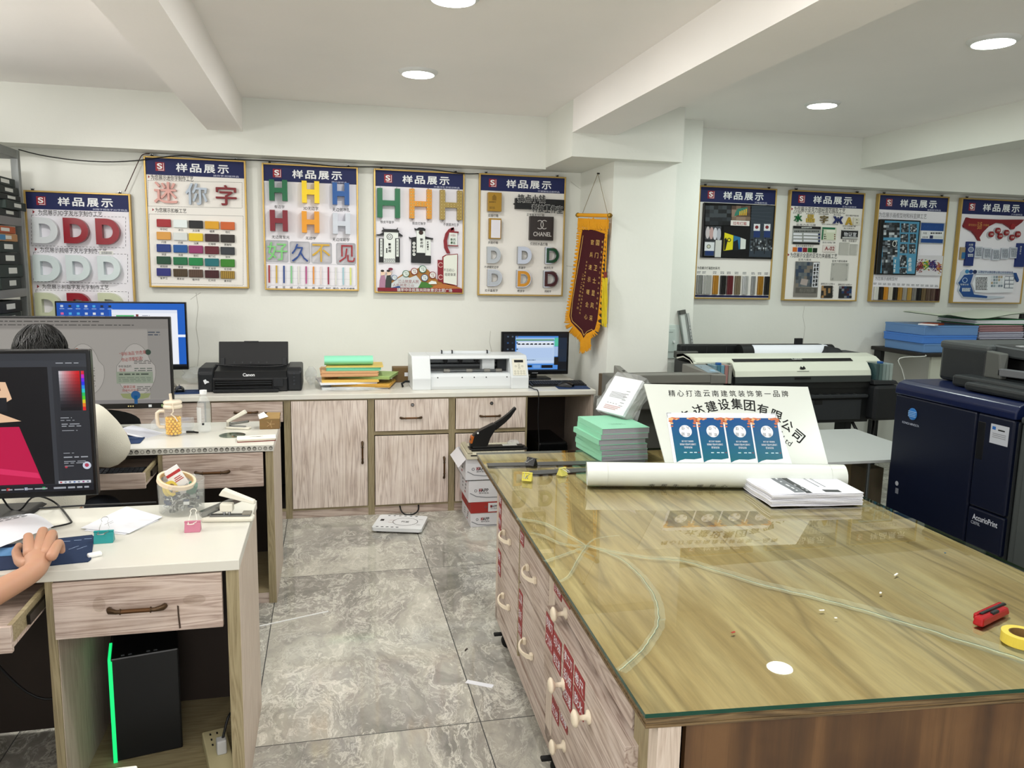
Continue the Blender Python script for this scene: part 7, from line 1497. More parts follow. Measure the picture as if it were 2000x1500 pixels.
for k, ch in enumerate('幸居生。暖居心'):
    u = .245 + .0465 * k * (1 if k < 4 else 1.0); an = -.80; c_ = a + d * (Ln * u) + sd * (.0497 * math.cos(an)) + up * (.0497 * math.sin(an)); nn = sd * math.cos(an) + up * math.sin(an); vv = d.cross(nn) * -1
    M = Matrix(((d.x, vv.x, nn.x, c_.x), (d.y, vv.y, nn.y, c_.y), (d.z, vv.z, nn.z, c_.z), (0, 0, 0, 1)))
    if M.determinant() < 0: M = Matrix(((d.x, -vv.x, nn.x, c_.x), (d.y, -vv.y, nn.y, c_.y), (d.z, -vv.z, nn.z, c_.z), (0, 0, 0, 1)))
    m.text(ch, .008 if ch == '。' else .024, .008 if ch == '。' else .022, C('#3d3f42', .5), M @ Matrix.Translation((0, 0, .0006)))
m.build('lettering', t)
# booklets
q = random.Random(17); tr_ = at_z(1685, 966, .79); tlp = at_z(1497, 969, .79)
ang = math.atan2(tr_.y - tlp.y, tr_.x - tlp.x); cx, cy = 1.726, 2.537; nb = 11; z = zt
WB = C('#dfe0e8', .55); WB_SHADE = C('#a3a4ac', .7)  # second tone: same paper darkened underneath, painted shade lines between booklets
for k in range(nb):
    top = k == nb - 1; h = .0040; oy = .0025 * math.sin(k * 1.3)
    lab = 'topmost white booklet with grey printed cover band, in front of paper roll' if top else 'white stapled booklet within the stack in front of the paper roll'
    t = thing('booklet', lab, 'booklet', (cx + q.uniform(-.003, .003), cy + oy, z), ang + q.uniform(-.012, .012), 'white booklets stacked on the glass')
    w, d2 = .350, .243; m = MB()
    f = lambda u, v, zz: (-w / 2 + w * u - (.5 - v) * .0, -d2 / 2 + d2 * v, zz + .0022 * math.sin(PI * 2 * v + .4) * (1 - u) + .0022 + (.0010 * math.sin(9 * u + k)))
    m.grid(lambda u, v: f(u, v, 0), 10, 8, WB_SHADE); m.grid(lambda u, v: f(u, v, h * .86), 10, 8, WB)
    for v_ in (0, 1): m.grid(lambda u, v: f(u, v_, h * .86 * v), 10, 1, WB)
    for u_ in (0, 1): m.grid(lambda u, v: f(u_, v, h * .86 * u), 1, 8, WB)
    if top:
        G1 = C('#7d8288', .6); G2 = C('#3a3d40', .6)
        def strip(u0, u1, v0, v1, mat): m.grid(lambda u, v: (lambda p_: (p_[0], p_[1], p_[2] + .0006))(f(u0 + (u1 - u0) * u, v0 + (v1 - v0) * v, h * .86)), 6, 6, mat)
        strip(.26, .37, .04, .96, G1); strip(.375, .44, .0, 1.0, G2)
        for j in range(8): u0 = .376 + .05 * q.random(); strip(u0, u0 + .018, .1 + .1 * j, .16 + .1 * j, C('#b9bcc0', .6))
        strip(.60, .78, .05, .17, G2)
        for j in range(2):
            for i in range(9): strip(.62 + .07 * j, .64 + .07 * j, .34 + .055 * i, .37 + .055 * i, GREYLINE)
        strip(.305, .325, .12, .88, C('#d5d8dc', .6))
    m.build('pages', t)
    z += h + .0004
# red folding cutter and yellow tape
p = at_z(1950, 1216, zt); t = thing('utility_knife', 'red folding utility knife on the glass at the right edge', 'knife', (p.x, p.y + .02, zt), .36)
RK = C('#b3151d', .25); m = MB().hexa([(-.075, -.014, 0), (.07, -.012, 0), (.07, .010, 0), (-.075, .012, 0), (-.070, -.012, .022), (.062, -.010, .020), (.062, .008, .020), (-.070, .010, .022)], RK, .005); m.build('handle', t)
m = MB().box((-.055, .010, .006), (.075, .020, .022), RK, .004); m.build('handle_side', t)
m = MB().hexa([(-.045, .001, .018), (.078, .001, .018), (.078, .010, .018), (-.045, .010, .018), (-.05, .002, .0255), (.07, .002, .0245), (.07, .009, .0245), (-.05, .009, .0255)], BLACK, .002); m.box((-.02, -.012, .018), (.01, -.002, .026), BLACK, .003); m.build('slide', t)
p = at_z(1976, 1262, zt); t = tape_roll('yellow tape roll lying flat on the glass, cut by right edge', (p.x + .036, p.y + .01, zt + .012), .042, .024, '#d8c24a', None, '#8a6a3a')
for k, (x, y, col, w_) in enumerate(((1605, 1192, '#e6e6e0', .012), (1632, 1207, '#e6e6e0', .006), (1432, 1235, '#b0302a', .010), (1750, 1122, '#e3e3da', .022), (1720, 1158, '#d9d9cf', .010), (1846, 1080, '#3f6f8a', .007))):
    p = at_z(x, y, zt); m = MB().prism([(-w_ / 2, -.002), (w_ / 2, -.003), (w_ / 2 + .002, .002), (-w_ / 2, .003)], .0006, C(col, .7)); solo(m, 'paper_scrap', ['white paper scrap near the middle of the glass', 'tiny white scrap right of the middle of the glass', 'red paper crumb on the glass left of the lamp reflection', 'long white paper scrap on the rear half of the glass', 'thin pale scrap on the glass behind the long crack', 'blue grey crumb near the rear right edge of the glass'][k], 'paper scrap', (p.x, p.y, zt), .2 * k)
# ================================================================== BETWEEN COUNTER AND TABLE, FLOOR
CARD = C('#d5d4d8', .7); CREd = C('#b3322c', .6); TOP_ = C('#8f7750', .8)
def paper_box(label, z, h, body, over=0, dx=0, open_=False, lab=None):
    t = thing('paper_box', label, 'box', (.965 + dx, 4.71, z), 0, 'copy paper boxes stacked beside the work table'); w, d = .135 + over, .16 + over; m = MB()
    if open_:
        for a, c_ in (((-w, -d, 0), (w, -d + .004, h)), ((-w, d - .004, 0), (w, d, h)), ((-w, -d + .004, 0), (-w + .004, d - .004, h)), ((w - .004, -d + .004, 0), (w, d - .004, h))): m.box(a, c_, body)
        m.box((-w, -d, 0), (w, d, .004), TOP_)
    else: m.box((-w, -d, 0), (w, d, h), body, .002)
    m.build('carton', t); m = MB(); M = frame_front(0, -d - .0006, h / 2); RDt = C('#b0343a', .6); G_ = C('#6f7176', .6); k = min(1, h / .10)
    if body is CREd: m.rect(.12, h * .8, CARD, M @ Matrix.Translation((.03, 0, 0))); ox = .0
    else: ox = -.05; m.line([(-.13, -.01 * k), (-.09, -.032 * k), (-.03, -.040 * k), (.13, -.042 * k)], .006, C('#9a9ca2', .6), M)
    m.ring(.006 * k, .009 * k, G_, M @ Matrix.Translation((ox - .045, .004, .0006)), 14); m.text('2APP', .058 * k, .022 * k, INK, M @ Matrix.Translation((ox + .005, .006, .0008)), .01); m.rect(.017 * k, .022 * k, RDt, M @ Matrix.Translation((ox - .016 * k, .006, .0006))); m.text('纸中金品', .06 * k, .009 * k, INK, M @ Matrix.Translation((ox + .006, -.012 * k, .0006)))
    if body is not CREd: m.text('2', .012 * k, .019 * k, CARD, M @ Matrix.Translation((ox - .016 * k, .006, .0010))); m.ring(.010, .016, RDt, M @ Matrix.Translation((.095, .026 * k, .0006)), 12); m.line([(.08, -.02 * k), (.13, -.02 * k)], .002, RDt, M); m.line([(.08, -.03 * k), (.13, -.03 * k)], .002, RDt, M)
    M2 = frame_left(-w - .0006, 0, h / 2)
    for j in range(4): m.rect(.03, h * .10, RDt if j % 3 == 0 else G_, M2 @ Matrix.Translation((.07 - .012 * j, h * (.3 - .18 * j), 0)))
    for j in range(3): m.rect(.035, h * .07, G_, M2 @ Matrix.Translation((-.05, h * (.2 - .16 * j), 0)))
    m.build('print', t); return t
paper_box('white copy paper box at the bottom of the stack, on the floor', 0, .088, CARD); paper_box('red copy paper box with white label, second from the floor', .0885, .069, CREd, .004, .002)
paper_box('white copy paper box above the red one', .158, .137, CARD, .003, -.012)
t = paper_box('open white copy paper box on top of the stack, full of oddments', .2955, .135, CARD, .006, -.03, True)
m = MB(); w, d, h = .141, .166, .135
m.hexa([(-w, -d, h - .002), (-w + .003, -d, h), (-w + .003, d, h), (-w, d, h - .002), (-w - .045, -d, h - .05), (-w - .042, -d, h - .047), (-w - .042, d, h - .047), (-w - .045, d, h - .05)], CARD); m.build('flap', t)
q = random.Random(9); m = MB()
for k in range(26):
    c_ = Vector((q.uniform(-.115, .11), q.uniform(-.145, -.02), q.uniform(.06, .125))); m.cyl(c_ - Vector((.015, 0, 0)), c_ + Vector((.012, q.uniform(-.012, .012), q.uniform(-.01, .014))), q.uniform(.004, .011), C(q.choice(['#2b2826', '#3a352c', '#8d8f8c', '#55492c', '#1a1a1b']), .4, .3), 8)
o = solo(m, 'oddments', 'dark metal oddments filling the open white paper box', 'oddments', (.935, 4.71, .2955)); o['kind'] = 'stuff'
# guillotine-type trimmer and the heavy stapler resting on the box
CRT = C('#cfc9b2', .5); t = thing('paper_trimmer', 'cream flat paper trimmer lying across the open box', 'paper trimmer', (.975, 4.66, .432), -.03)
m = MB().box((-.175, -.14, 0), (.19, .15, .035), CRT, .004); m.build('bed', t)
m = MB().box((-.17, -.142, .035), (-.14, .15, .046), C('#b5ae96', .45), .003); m.build('blade_guard', t); m = MB(); M = frame_top(0, 0, .0356)
for k in range(9): m.line([(-.12 + .035 * k, -.13), (-.12 + .035 * k, .14)], .0012, GREYLINE, M)
for k in range(6): m.line([(-.13, -.11 + .045 * k), (.18, -.11 + .045 * k)], .0012, GREYLINE, M)
m.build('scale_marks', t)
m = MB().rect(.10, .008, BLACK, frame_front(-.10, -.1406, .024)); m.build('slot', t)
t = thing('heavy_stapler', 'large black long-arm stapler with raised handle on the paper trimmer', 'stapler', (.995, 4.62, .4695), -.02)
BS = C('#151515', .4)
m = MB().box((-.17, -.045, 0), (.19, .045, .014), BS, .004); m.box((-.15, -.03, .014), (.17, .03, .024), BS, .003); m.build('base', t)
m = MB().box((.04, -.02, .0245), (.13, .02, .026), C('#c9c9c4', .5)); m.build('rating_label', t, label='white rating label')
T = Matrix(((1, 0, 0, 0), (0, 0, -1, .026), (0, 1, 0, 0), (0, 0, 0, 1)))
m = MB().prism([(-.165, .02), (-.16, .07), (-.135, .105), (-.09, .13), (-.02, .165), (.00, .155), (-.01, .125), (-.045, .075), (-.06, .03), (-.06, .02)], .052, BS, T, .004); m.build('head', t)
m = MB().prism([(-.05, .145), (.03, .19), (.075, .225), (.11, .262), (.118, .262), (.122, .25), (.09, .205), (.05, .165), (-.005, .12)], .034, BS, Matrix(((1, 0, 0, 0), (0, 0, -1, .017), (0, 1, 0, 0), (0, 0, 0, 1))), .005); m.build('lever', t)
m = MB().hexa([(-.164, -.0275, .045), (-.152, -.0275, .045), (-.152, .0275, .045), (-.164, .0275, .045), (-.156, -.0275, .085), (-.140, -.0275, .090), (-.140, .0275, .090), (-.156, .0275, .085)], C('#c96a22', .4), .001); m.build('accent', t, label='orange accent')
m = MB().ell((-.118, -.026, .108), (.006, .004, .006), C('#e3e3e3', .2), 12); m.build('rivet', t)
crumple(1.13, 4.72, .468, (.04, .05), .035, 31, 14, 'plastic_film', 'clear plastic scrap on the right end of the paper trimmer', 'plastic film')
# bathroom-type scale on the floor
t = thing('floor_scale', 'white glass platform scale with red and black markings on the tiled floor', 'scale', (.41, 4.63, 0), -.28)
m = MB().prism(rrect(.30, .25, .016), .022, C('#dfe2e4', .15), Matrix.Translation((0, 0, .012)), .003); m.build('platform', t)
for x, y in ((-.11, -.09), (.11, -.09), (-.11, .09), (.11, .09)): MB().cyl((x, y, 0), (x, y, .012), .018, RUBBER, 14).build('foot', t)
m = MB(); M = frame_top(0, 0, .0346); loop_ = [(.03 + .075 * math.cos(a), .07 * math.sin(a)) for a in [2 * PI * k / 30 for k in range(30)]]; loop(m, loop_, .003, INK, M)
m.rect(.022, .034, BLACK, M @ Matrix.Translation((-.115, .02, 0))); m.build('print', t); m = MB(); m.text('卫\n民', .03, .045, INK, M @ Matrix.Translation((.03, .0, .0003)) @ Matrix.Rotation(PI / 2, 4, 'Z'), .01)
for s_ in (-1, 1): m.line([(-.055 + .018 * math.cos(a), s_ * .012 + .010 * math.sin(a)) for a in [s_ * (.3 + 2.4 * k / 8) + (PI if 0 else 0) for k in range(9)]], .003, C('#b5453a', .5), M)
m.line([(.105, .05), (.13, .05)], .003, INK, M); m.line([(.105, -.05), (.13, -.05)], .003, INK, M)
for k in range(6): m.rect(.014, .010, INK, M @ Matrix.Translation((-.09 + .034 * k, .108, 0)) @ Matrix.Rotation(.3, 4, 'Z'))
for k in range(5): m.rect(.016, .010, INK, M @ Matrix.Translation((-.12 + .03 * k, -.105, 0)) @ Matrix.Rotation(.2, 4, 'Z'))
m.build('print', t)
cable('cable', [(.43, 4.93, .06), (.435, 4.86, .03), (.46, 4.83, .012), (.51, 4.83, .012), (.545, 4.86, .03), (.55, 4.93, .06)], .005, 'black cable loop hanging out below the back cabinets')
a, b_ = at_z(478, 1228, .004), at_z(641, 1193, .004); solo(MB().box((0, -.004, 0), ((b_ - a).length, .004, .003), C('#e3e4e2', .5)), 'plastic_strip', 'long thin white strip on the floor by the nearer desk', 'strip', (a.x, a.y, 0), math.atan2(b_.y - a.y, b_.x - a.x))
a, b_ = at_z(911, 1331, 0), at_z(963, 1341, 0); solo(MB().box((0, -.012, 0), ((b_ - a).length, .012, .0012), PAPER), 'paper_strip', 'short white paper strip on the floor beside the work table', 'strip', (a.x, a.y, 0), math.atan2(b_.y - a.y, b_.x - a.x))
p = at_z(911, 1270, 0); solo(MB().prism([(-.012, -.003), (.012, .004), (.010, .009), (-.006, .004)], .003, C('#3a2c26', .7)), 'leaf_scrap', 'tiny dark scrap on the floor near the table castor', 'scrap', (p.x, p.y, 0), .6)
# ================================================================== PENNANT ON THE COLUMN
PP0 = Vector((1.795, 5.07, 0)); PU = Vector((.125, -.55, 0)).normalized(); PN = Vector((PU.y, -PU.x, 0))      # the cloth hangs slightly off the column, towards the corner
t = thing('pennant', 'maroon award pennant with golden fringe hanging on the column side', 'pennant')
G_F = C('#f0a81c', .75, bump=.6, bscale=300); MAR = C('#4a0a16', .9); GTX = C('#e0b868', .5)
def pf(x, y, d=0): r = _ray(x, y); k = PN.dot(PP0) / PN.dot(r); return Vector((0, 0, CAM_H)) + r * k + PN * d
c9 = lambda x, y: (850 + x / 4, 300 + y / 4)
out = [(1130, 500), (1360, 512), (1370, 520), (1345, 640), (1325, 850), (1318, 1050), (1300, 1330), (1275, 1400), (1225, 1440), (1180, 1480), (1165, 1492), (1145, 1470), (1090, 1420), (1040, 1380), (1018, 1330), (1035, 1230), (1060, 1080), (1090, 900), (1110, 720), (1122, 600)]
inn = [(1160, 588), (1335, 605), (1338, 640), (1312, 900), (1300, 1100), (1278, 1300), (1258, 1375), (1225, 1392), (1190, 1410), (1168, 1445), (1150, 1405), (1100, 1352), (1068, 1318), (1056, 1270), (1072, 1160), (1105, 950), (1130, 780), (1150, 640)]
def pprism(pts, d0, d1, mat):
    P0 = [pf(*c9(*q_), d0) for q_ in pts]; P1 = [pf(*c9(*q_), d1) for q_ in pts]; n = len(pts); m = MB(); m.add(P0 + P1, [tuple(range(n)), tuple(range(2 * n - 1, n - 1, -1))] + [(i, (i + 1) % n, n + (i + 1) % n, n + i) for i in range(n)], mat); return m
pprism(inn, .004, .008, MAR).build('cloth', t)
q = random.Random(12)     # fringe of many strands round the cloth
m = MB(); n = len(inn); cen = (1200, 1000)
for i in range(n):
    a0, a1 = inn[i], inn[(i + 1) % n]; L = math.hypot(a1[0] - a0[0], a1[1] - a0[1]); k = max(3, int(L / 2.2))
    for j in range(k):
        u = j / k; x, y = a0[0] + (a1[0] - a0[0]) * u, a0[1] + (a1[1] - a0[1]) * u
        o0 = min(((x - o_[0]) ** 2 + (y - o_[1]) ** 2, o_) for o_ in [(out[b][0] + (out[(b + 1) % len(out)][0] - out[b][0]) * s_ / 6, out[b][1] + (out[(b + 1) % len(out)][1] - out[b][1]) * s_ / 6) for b in range(len(out)) for s_ in range(6)])[1]
        f_ = q.uniform(.82, 1.06); e = (x + (o0[0] - x) * f_ + q.uniform(-6, 6), y + (o0[1] - y) * f_ + q.uniform(-2, 8)); dd = q.uniform(.007, .014)
        m.tube([pf(*c9(x, y), .008), pf(*c9((x + e[0]) / 2, (y + e[1]) / 2), dd), pf(*c9(*e), dd * .8)], [.0036, .0040, .0030], G_F, 5)
for j in range(90):
    x = 1130 + 235 * j / 89 + q.uniform(-2, 2); y0 = 505 + 12 * j / 89; m.tube([pf(*c9(x, y0), .010), pf(*c9(x + q.uniform(-3, 3), y0 + 45), .016), pf(*c9(x + q.uniform(-5, 5), y0 + 78 + q.uniform(-8, 14)), .013)], [.004, .0036, .003], G_F, 5)
for j in range(46):
    x = 1165 + q.uniform(-16, 60); y = 1400 + 45 * (1 - abs(x - 1170) / 70); m.tube([pf(*c9(x, y), .009), pf(*c9(x + q.uniform(-6, 6), y + 60), .016), pf(*c9(x + q.uniform(-16, 14), y + 95 + q.uniform(0, 30)), .012)], [.0036, .0036, .003], G_F, 5)
m.build('fringe', t, label='thick golden fringe')
m = MB(); m.tube([pf(*c9(1128, 480), .016), pf(*c9(1378, 486), .016)], .013, G_F, 12); o = m.build('sleeve', t)
m = MB()
for x, y in ((1130, 481), (1380, 485)): c_ = pf(*c9(x, y), .016); m.ell(tuple(c_), .017, C('#b98f2c', .25, .6), 16); m.ell(tuple(c_ + PU * (-.016 if x < 1200 else .016)), .010, C('#8d6a1e', .25, .6), 12)
m.build('rod_end', t)
m = MB(); hk = at_x(*c9(1271, 155), 1.823)
for x, y in ((1160, 475), (1360, 480)): m.tube([hk, pf(*c9(x, y), .012)], .0016, C('#8d7a45', .7), 6)
m.build('hanging_string', t); m = MB(); m.cyl(Vector((1.836, hk.y, hk.z)), hk - Vector((.006, 0, 0)), .005, BLK2, 8); m.build('nail', t)
m = MB()
for ln in ([(1165, 640), (1140, 800), (1112, 960), (1082, 1150), (1070, 1270), (1080, 1308), (1120, 1345), (1155, 1380), (1170, 1420)], [(1170, 1420), (1195, 1390), (1232, 1372), (1246, 1392)]):
    m.tube([pf(*c9(*q_), .009) for q_ in ln], .0022, GTX, 5)
M4 = lambda x, y, rot=-.0: Matrix.Translation(pf(*c9(x, y), .0088)) @ Matrix(((PU.x, 0, PN.x, 0), (PU.y, 0, PN.y, 0), (0, 1, 0, 0), (0, 0, 0, 1))) @ Matrix.Rotation(-.10, 4, 'Z')
for k, ch in enumerate('国门卫士显风采'): m.text(ch, .042, .036, GTX, M4(1278 - 8.8 * k, 697 + 98 * k))
for k, ch in enumerate('官兵速示暖企心'): m.text(ch, .040, .034, GTX, M4(1236 - 8.4 * k, 693 + 97 * k))
for k, ch in enumerate('赠瑞丽边检站江桥出入境边防检查站'[:14]): m.text(ch, .018, .014, GTX, M4(1316 - 3.6 * k, 690 + 40 * k))
for k, ch in enumerate('云南农垦集团有限责任公司瑞丽公司'): m.text(ch, .018, .012, GTX, M4(1192 - 3.6 * k, 848 + 26.5 * k))
for k, ch in enumerate('二零二五年四月十日'): m.text(ch, .019, .015, GTX, M4(1163 - 5.2 * k, 950 + 32 * k))
m.build('embroidery', t)
m = MB(); q = random.Random(3); YT = C('#d8c01c', .6)
m.tube([pf(*c9(1365, 500), .02), pf(*c9(1356, 700), .018), pf(*c9(1348, 925), .018)], .004, G_F, 6); m.tube([pf(*c9(1348, 925), .018), pf(*c9(1346, 975), .018)], .011, C('#8a2f22', .6), 10)
for k in range(40): x = 1346 + q.uniform(-17, 17); m.tube([pf(*c9(x, 970), .018 + q.uniform(-.006, .006)), pf(*c9(x - 3, 1150), .018 + q.uniform(-.008, .008)), pf(*c9(x - 6 + q.uniform(-5, 5), 1320 + q.uniform(-50, 40)), .018)], .0026, YT, 5)
m.build('tassel', t, label='long yellow tassel')
# ================================================================== RACK OF BOXES AT THE FAR LEFT
GAL = C('#8f9391', .45, .5); t = thing('storage_rack', 'grey steel storage rack at the left edge holding dark green boxes', 'rack', (-1.80, 5.45, 0))
for x, y in ((0, -.02), (0, -1.32), (-.42, -.02), (-.42, -1.32)): MB().box((x - .04, y - .04, 0), (x, y, 2.215), GAL, .002).build('upright', t)
for z in (.32, .86, 1.345, 1.765, 2.165):
    MB().box((-.46, -1.34, z), (-.002, -.022, z + .05), GAL, .002).build('shelf', t)
GBX = [C('#14231f', .6), C('#1b2c26', .6), C('#0f1b18', .6)]; q = random.Random(19)
def filebox(yc, z, h, mat, label, out_=0, L=.30, dz=0):
    b_ = thing('file_box', label, 'box', (-1.80 + out_, yc, z), q.uniform(-.05, .05), 'boxes stacked on the steel rack'); MB().box((-.24, -L / 2, 0), (0, L / 2, h - .001), mat, .004).build('body', b_); MB().rect(.12, h * .45, C('#c9ccc6', .6), frame_right(.0006, .02, h * .52)).build('label_card', b_); return b_
names = ['lowest', 'second', 'third', 'fourth', 'fifth', 'sixth']
z = 1.8155
for k, h in enumerate((.042, .05, .036, .045, .048)): filebox(5.17 + (.02, .12, .06, .03, -.02)[k], z, h, GBX[k % 3], 'dark green box on the upper rack shelf, %s from the bottom of its stack' % names[k], (0, .01, 0, 0, 0)[k], .34); z += h
z = 1.3955
for k, (h, mt) in enumerate(((.068, GBX[0]), (.075, GBX[1]), (.07, GBX[2]), (.062, GBX[1]), (.045, C('#b98a5c', .6)), (.042, C('#b5562a', .6)))):
    lb = ('dark green box on the middle rack shelf, %s from the bottom of its stack' % names[k]) if k < 4 else ('tan box with blue label on the middle rack shelf' if k == 4 else 'orange box on top of the middle rack shelf stack')
    b_ = filebox(5.12 + (.04, .05, .02, .01, 0, -.02)[k], z, h, mt, lb, 0, .34)
    if k == 4: MB().rect(.11, .030, C('#3f86b5', .5), frame_right(.0012, -.06, h * .5)).build('blue_label', b_)
    z += h
z = .9105
for k in range(6): filebox(5.10, z, .07, GBX[k % 3], 'dark green box on the lower rack shelf, %s from the bottom of its stack' % names[k], 0, .36); z += .07
# ================================================================== RIGHT OF THE COLUMN
# floor-standing electric cutter behind the table
GRY = C('#7d7d76', .5); GRD = C('#5f605b', .5); t = thing('paper_cutter_machine', 'grey electric paper cutting machine behind the work table, beside the column', 'cutting machine', (1.715, 3.76, -.02))
MB().box((-.27, .02, .02), (.27, .36, .90), GRD, .01).build('pedestal', t)
m = MB().box((-.25, -.11, .90), (.27, .30, 1.035), GRD, .006); m.build('table', t)
m = MB().hexa([(-.26, -.12, 1.0), (-.215, -.12, 1.0), (-.215, .10, 1.0), (-.26, .10, 1.0), (-.258, -.118, 1.062), (-.217, -.12, 1.060), (-.222, .10, 1.100), (-.258, .10, 1.104)], GRY, .005); m.build('side_arm', t)
m = MB().box((-.215, -.12, 1.035), (.19, -.05, 1.080), GRY, .004); m.build('front_bar', t)
m = MB().hexa([(.19, -.12, 1.03), (.275, -.12, 1.03), (.275, .12, 1.03), (.14, .12, 1.03), (.19, -.12, 1.078), (.275, -.12, 1.074), (.275, .12, 1.104), (.14, .12, 1.106)], GRY, .004); o = m.build('console', t)
m = MB(); T = Matrix.Translation((.225, .0, 1.0915)) @ Matrix.Rotation(.118, 4, 'X'); m.rect(.07, .17, C('#8fa3ae', .3), T, .0012); m.rect(.03, .04, C('#9cc0da', .2), T @ Matrix.Translation((.012, -.04, .0018))); m.text('Y', .015, .015, INK, T @ Matrix.Translation((-.018, .03, .002))); m.build('control_panel', o, label='pale blue control panel')
MB().box((-.244, .0, 1.085), (-.232, .06, 1.0865), BLACK).build('slot', t)
t = thing('carton', 'flattened dark brown carton behind the grey cutting machine', 'box', (1.93, 4.62, 0), .05)
m = MB().box((-.24, -.12, 0), (.24, .12, .92), C('#6b5a45', .8, noise=.3), .003); m.build('body', t); m = MB().hexa([(-.24, -.12, .92), (.24, -.12, .92), (.24, -.116, .92), (-.24, -.116, .92), (-.22, -.22, .945), (.24, -.23, .955), (.24, -.226, .958), (-.22, -.216, .948)], C('#3f362c', .8)); m.build('flap', t)
# aluminium profile leaning on the pier
a, b_ = at_y(1331, 607, 5.235), at_y(1348, 722, 5.205); dv = (b_ - a); e = a + dv * (a.z / (a.z - b_.z)); ax = (a - e).normalized(); sx_ = Vector((1, 0, 0)); 
ALU = C('#a9b0ad', .35, .4); t = thing('aluminium_profile', 'pale aluminium channel profile leaning upright against the pier', 'aluminium profile', e); 
Lp = (a - e).length; zz = ax; yy = sx_.cross(zz).normalized() * -1; xx = zz.cross(yy).normalized() * -1; xx = yy.cross(zz).normalized()
t.matrix_world = Matrix(((xx.x, yy.x, zz.x, e.x), (xx.y, yy.y, zz.y, e.y), (xx.z, yy.z, zz.z, e.z + .004), (0, 0, 0, 1)))
m = MB().box((-.022, -.005, 0), (.022, .005, Lp), C('#cfd6d2', .4)); m.box((-.026, -.012, 0), (-.019, .012, Lp), ALU); m.box((.019, -.012, 0), (.026, .012, Lp), ALU); m.box((-.026, -.012, Lp - .03), (.026, .014, Lp), GRD); m.build('channel', t)
m = MB().box((.034, -.008, 0), (.050, .004, Lp - .03), C('#bfc4c2', .35, .5)); 
for k in range(int(Lp * .62 / .0245) - 2): m.disc(.0035, C('#4a4e4c', .5), frame_front(.042, -.0086, Lp * .35 + k * .0245), 8)
m.build('perforated_rail', t)
# wide-format printer
KB = C('#17191a', .45); SH = C('#cfd2c4', .35); SHB = C('#3d4140', .4)
WY = 4.60; t = thing('wide_format_printer', 'long black and off-white wide format printer on a stand against the right wall', 'printer', (3.06, WY, 0))
X = lambda px, py, y: at_y(px, py, y).x - 3.06
x0, x1 = X(1433, 740, WY), X(1697, 740, WY); xl, xr = X(1360, 720, WY), X(1742, 780, WY)
cov = [(.30, 1.02), (.20, 1.035), (.10, 1.02), (.03, .985), (-.01, .94), (-.02, .905)]
P_ = lambda w_, xo: Matrix(((0, 0, 1, xo), (1, 0, 0, 0), (0, 1, 0, 0), (0, 0, 0, 1)))
MB().prism(cov + [(.0, .905), (.04, .96), (.10, .995), (.20, 1.01), (.30, .995)], x1 - x0, SH, P_(0, x0), 0).build('top_cover', t, label='off-white curved cover')
m = MB().prism([(-.02, .905), (-.025, .862), (.0, .862), (.0, .905)], x1 - x0, SHB, P_(0, x0), .002); m.box((-.06, -.028, .885), (.06, -.02, .90), BLACK, .002); m.build('cover_lip', t)
m = MB(); cz = .975; m.prism([(.075, 1.0125), (.045, .9975), (.05, .9955), (.08, 1.0105)], (x1 - x0) * .88, BLACK, P_(0, x0 + (x1 - x0) * .02), 0); m.build('cover_slot', t)
T = Matrix.Translation((x0 + (x1 - x0) * .48, .046, 1.0035)) @ Matrix.Rotation(math.radians(28), 4, 'X'); 
MB().text('Canon', .075, None, C('#b9bcb8', .4), T @ Matrix.Translation((0, .012, .003)), .02).build('maker_lettering', t, label='pale lettering')
T = Matrix.Translation((x0 + (x1 - x0) * .49, -.0075, .945)) @ Matrix.Rotation(math.radians(66), 4, 'X'); m = MB(); m.poly([(-.022, -.002), (-.012, .016), (0, .006), (.012, .018), (.024, -.002), (.006, -.008), (-.008, -.008)], INK, T @ Matrix.Translation((0, .01, .0016))); m.rect(.09, .003, INK, T @ Matrix.Translation((0, -.010, .0016))); m.build('emblem', t)
m = MB().box((x0 - .02, .0, .58), (x1 + .02, .34, .905), KB, .006); m.box((x0, -.01, .82), (x1, .0, .862), KB); m.box((x0 + .02, -.035, .755), (x1 - .02, .02, .775), DGREY, .003); m.build('body', t)
m = MB()
for k in range(14): m.box((x0 + .05 + (x1 - x0 - .1) * k / 14, -.03, .776), (x0 + .06 + (x1 - x0 - .1) * k / 14, .01, .779), C('#4a4e50', .4))
m.box((x0 + .02, -.012, .60), (x1 - .05, -.002, .74), DGREY, .004); m.box((x0 + .6, -.016, .71), (x0 + .66, -.012, .74), BLACK, .002); m.build('media_guide', t)
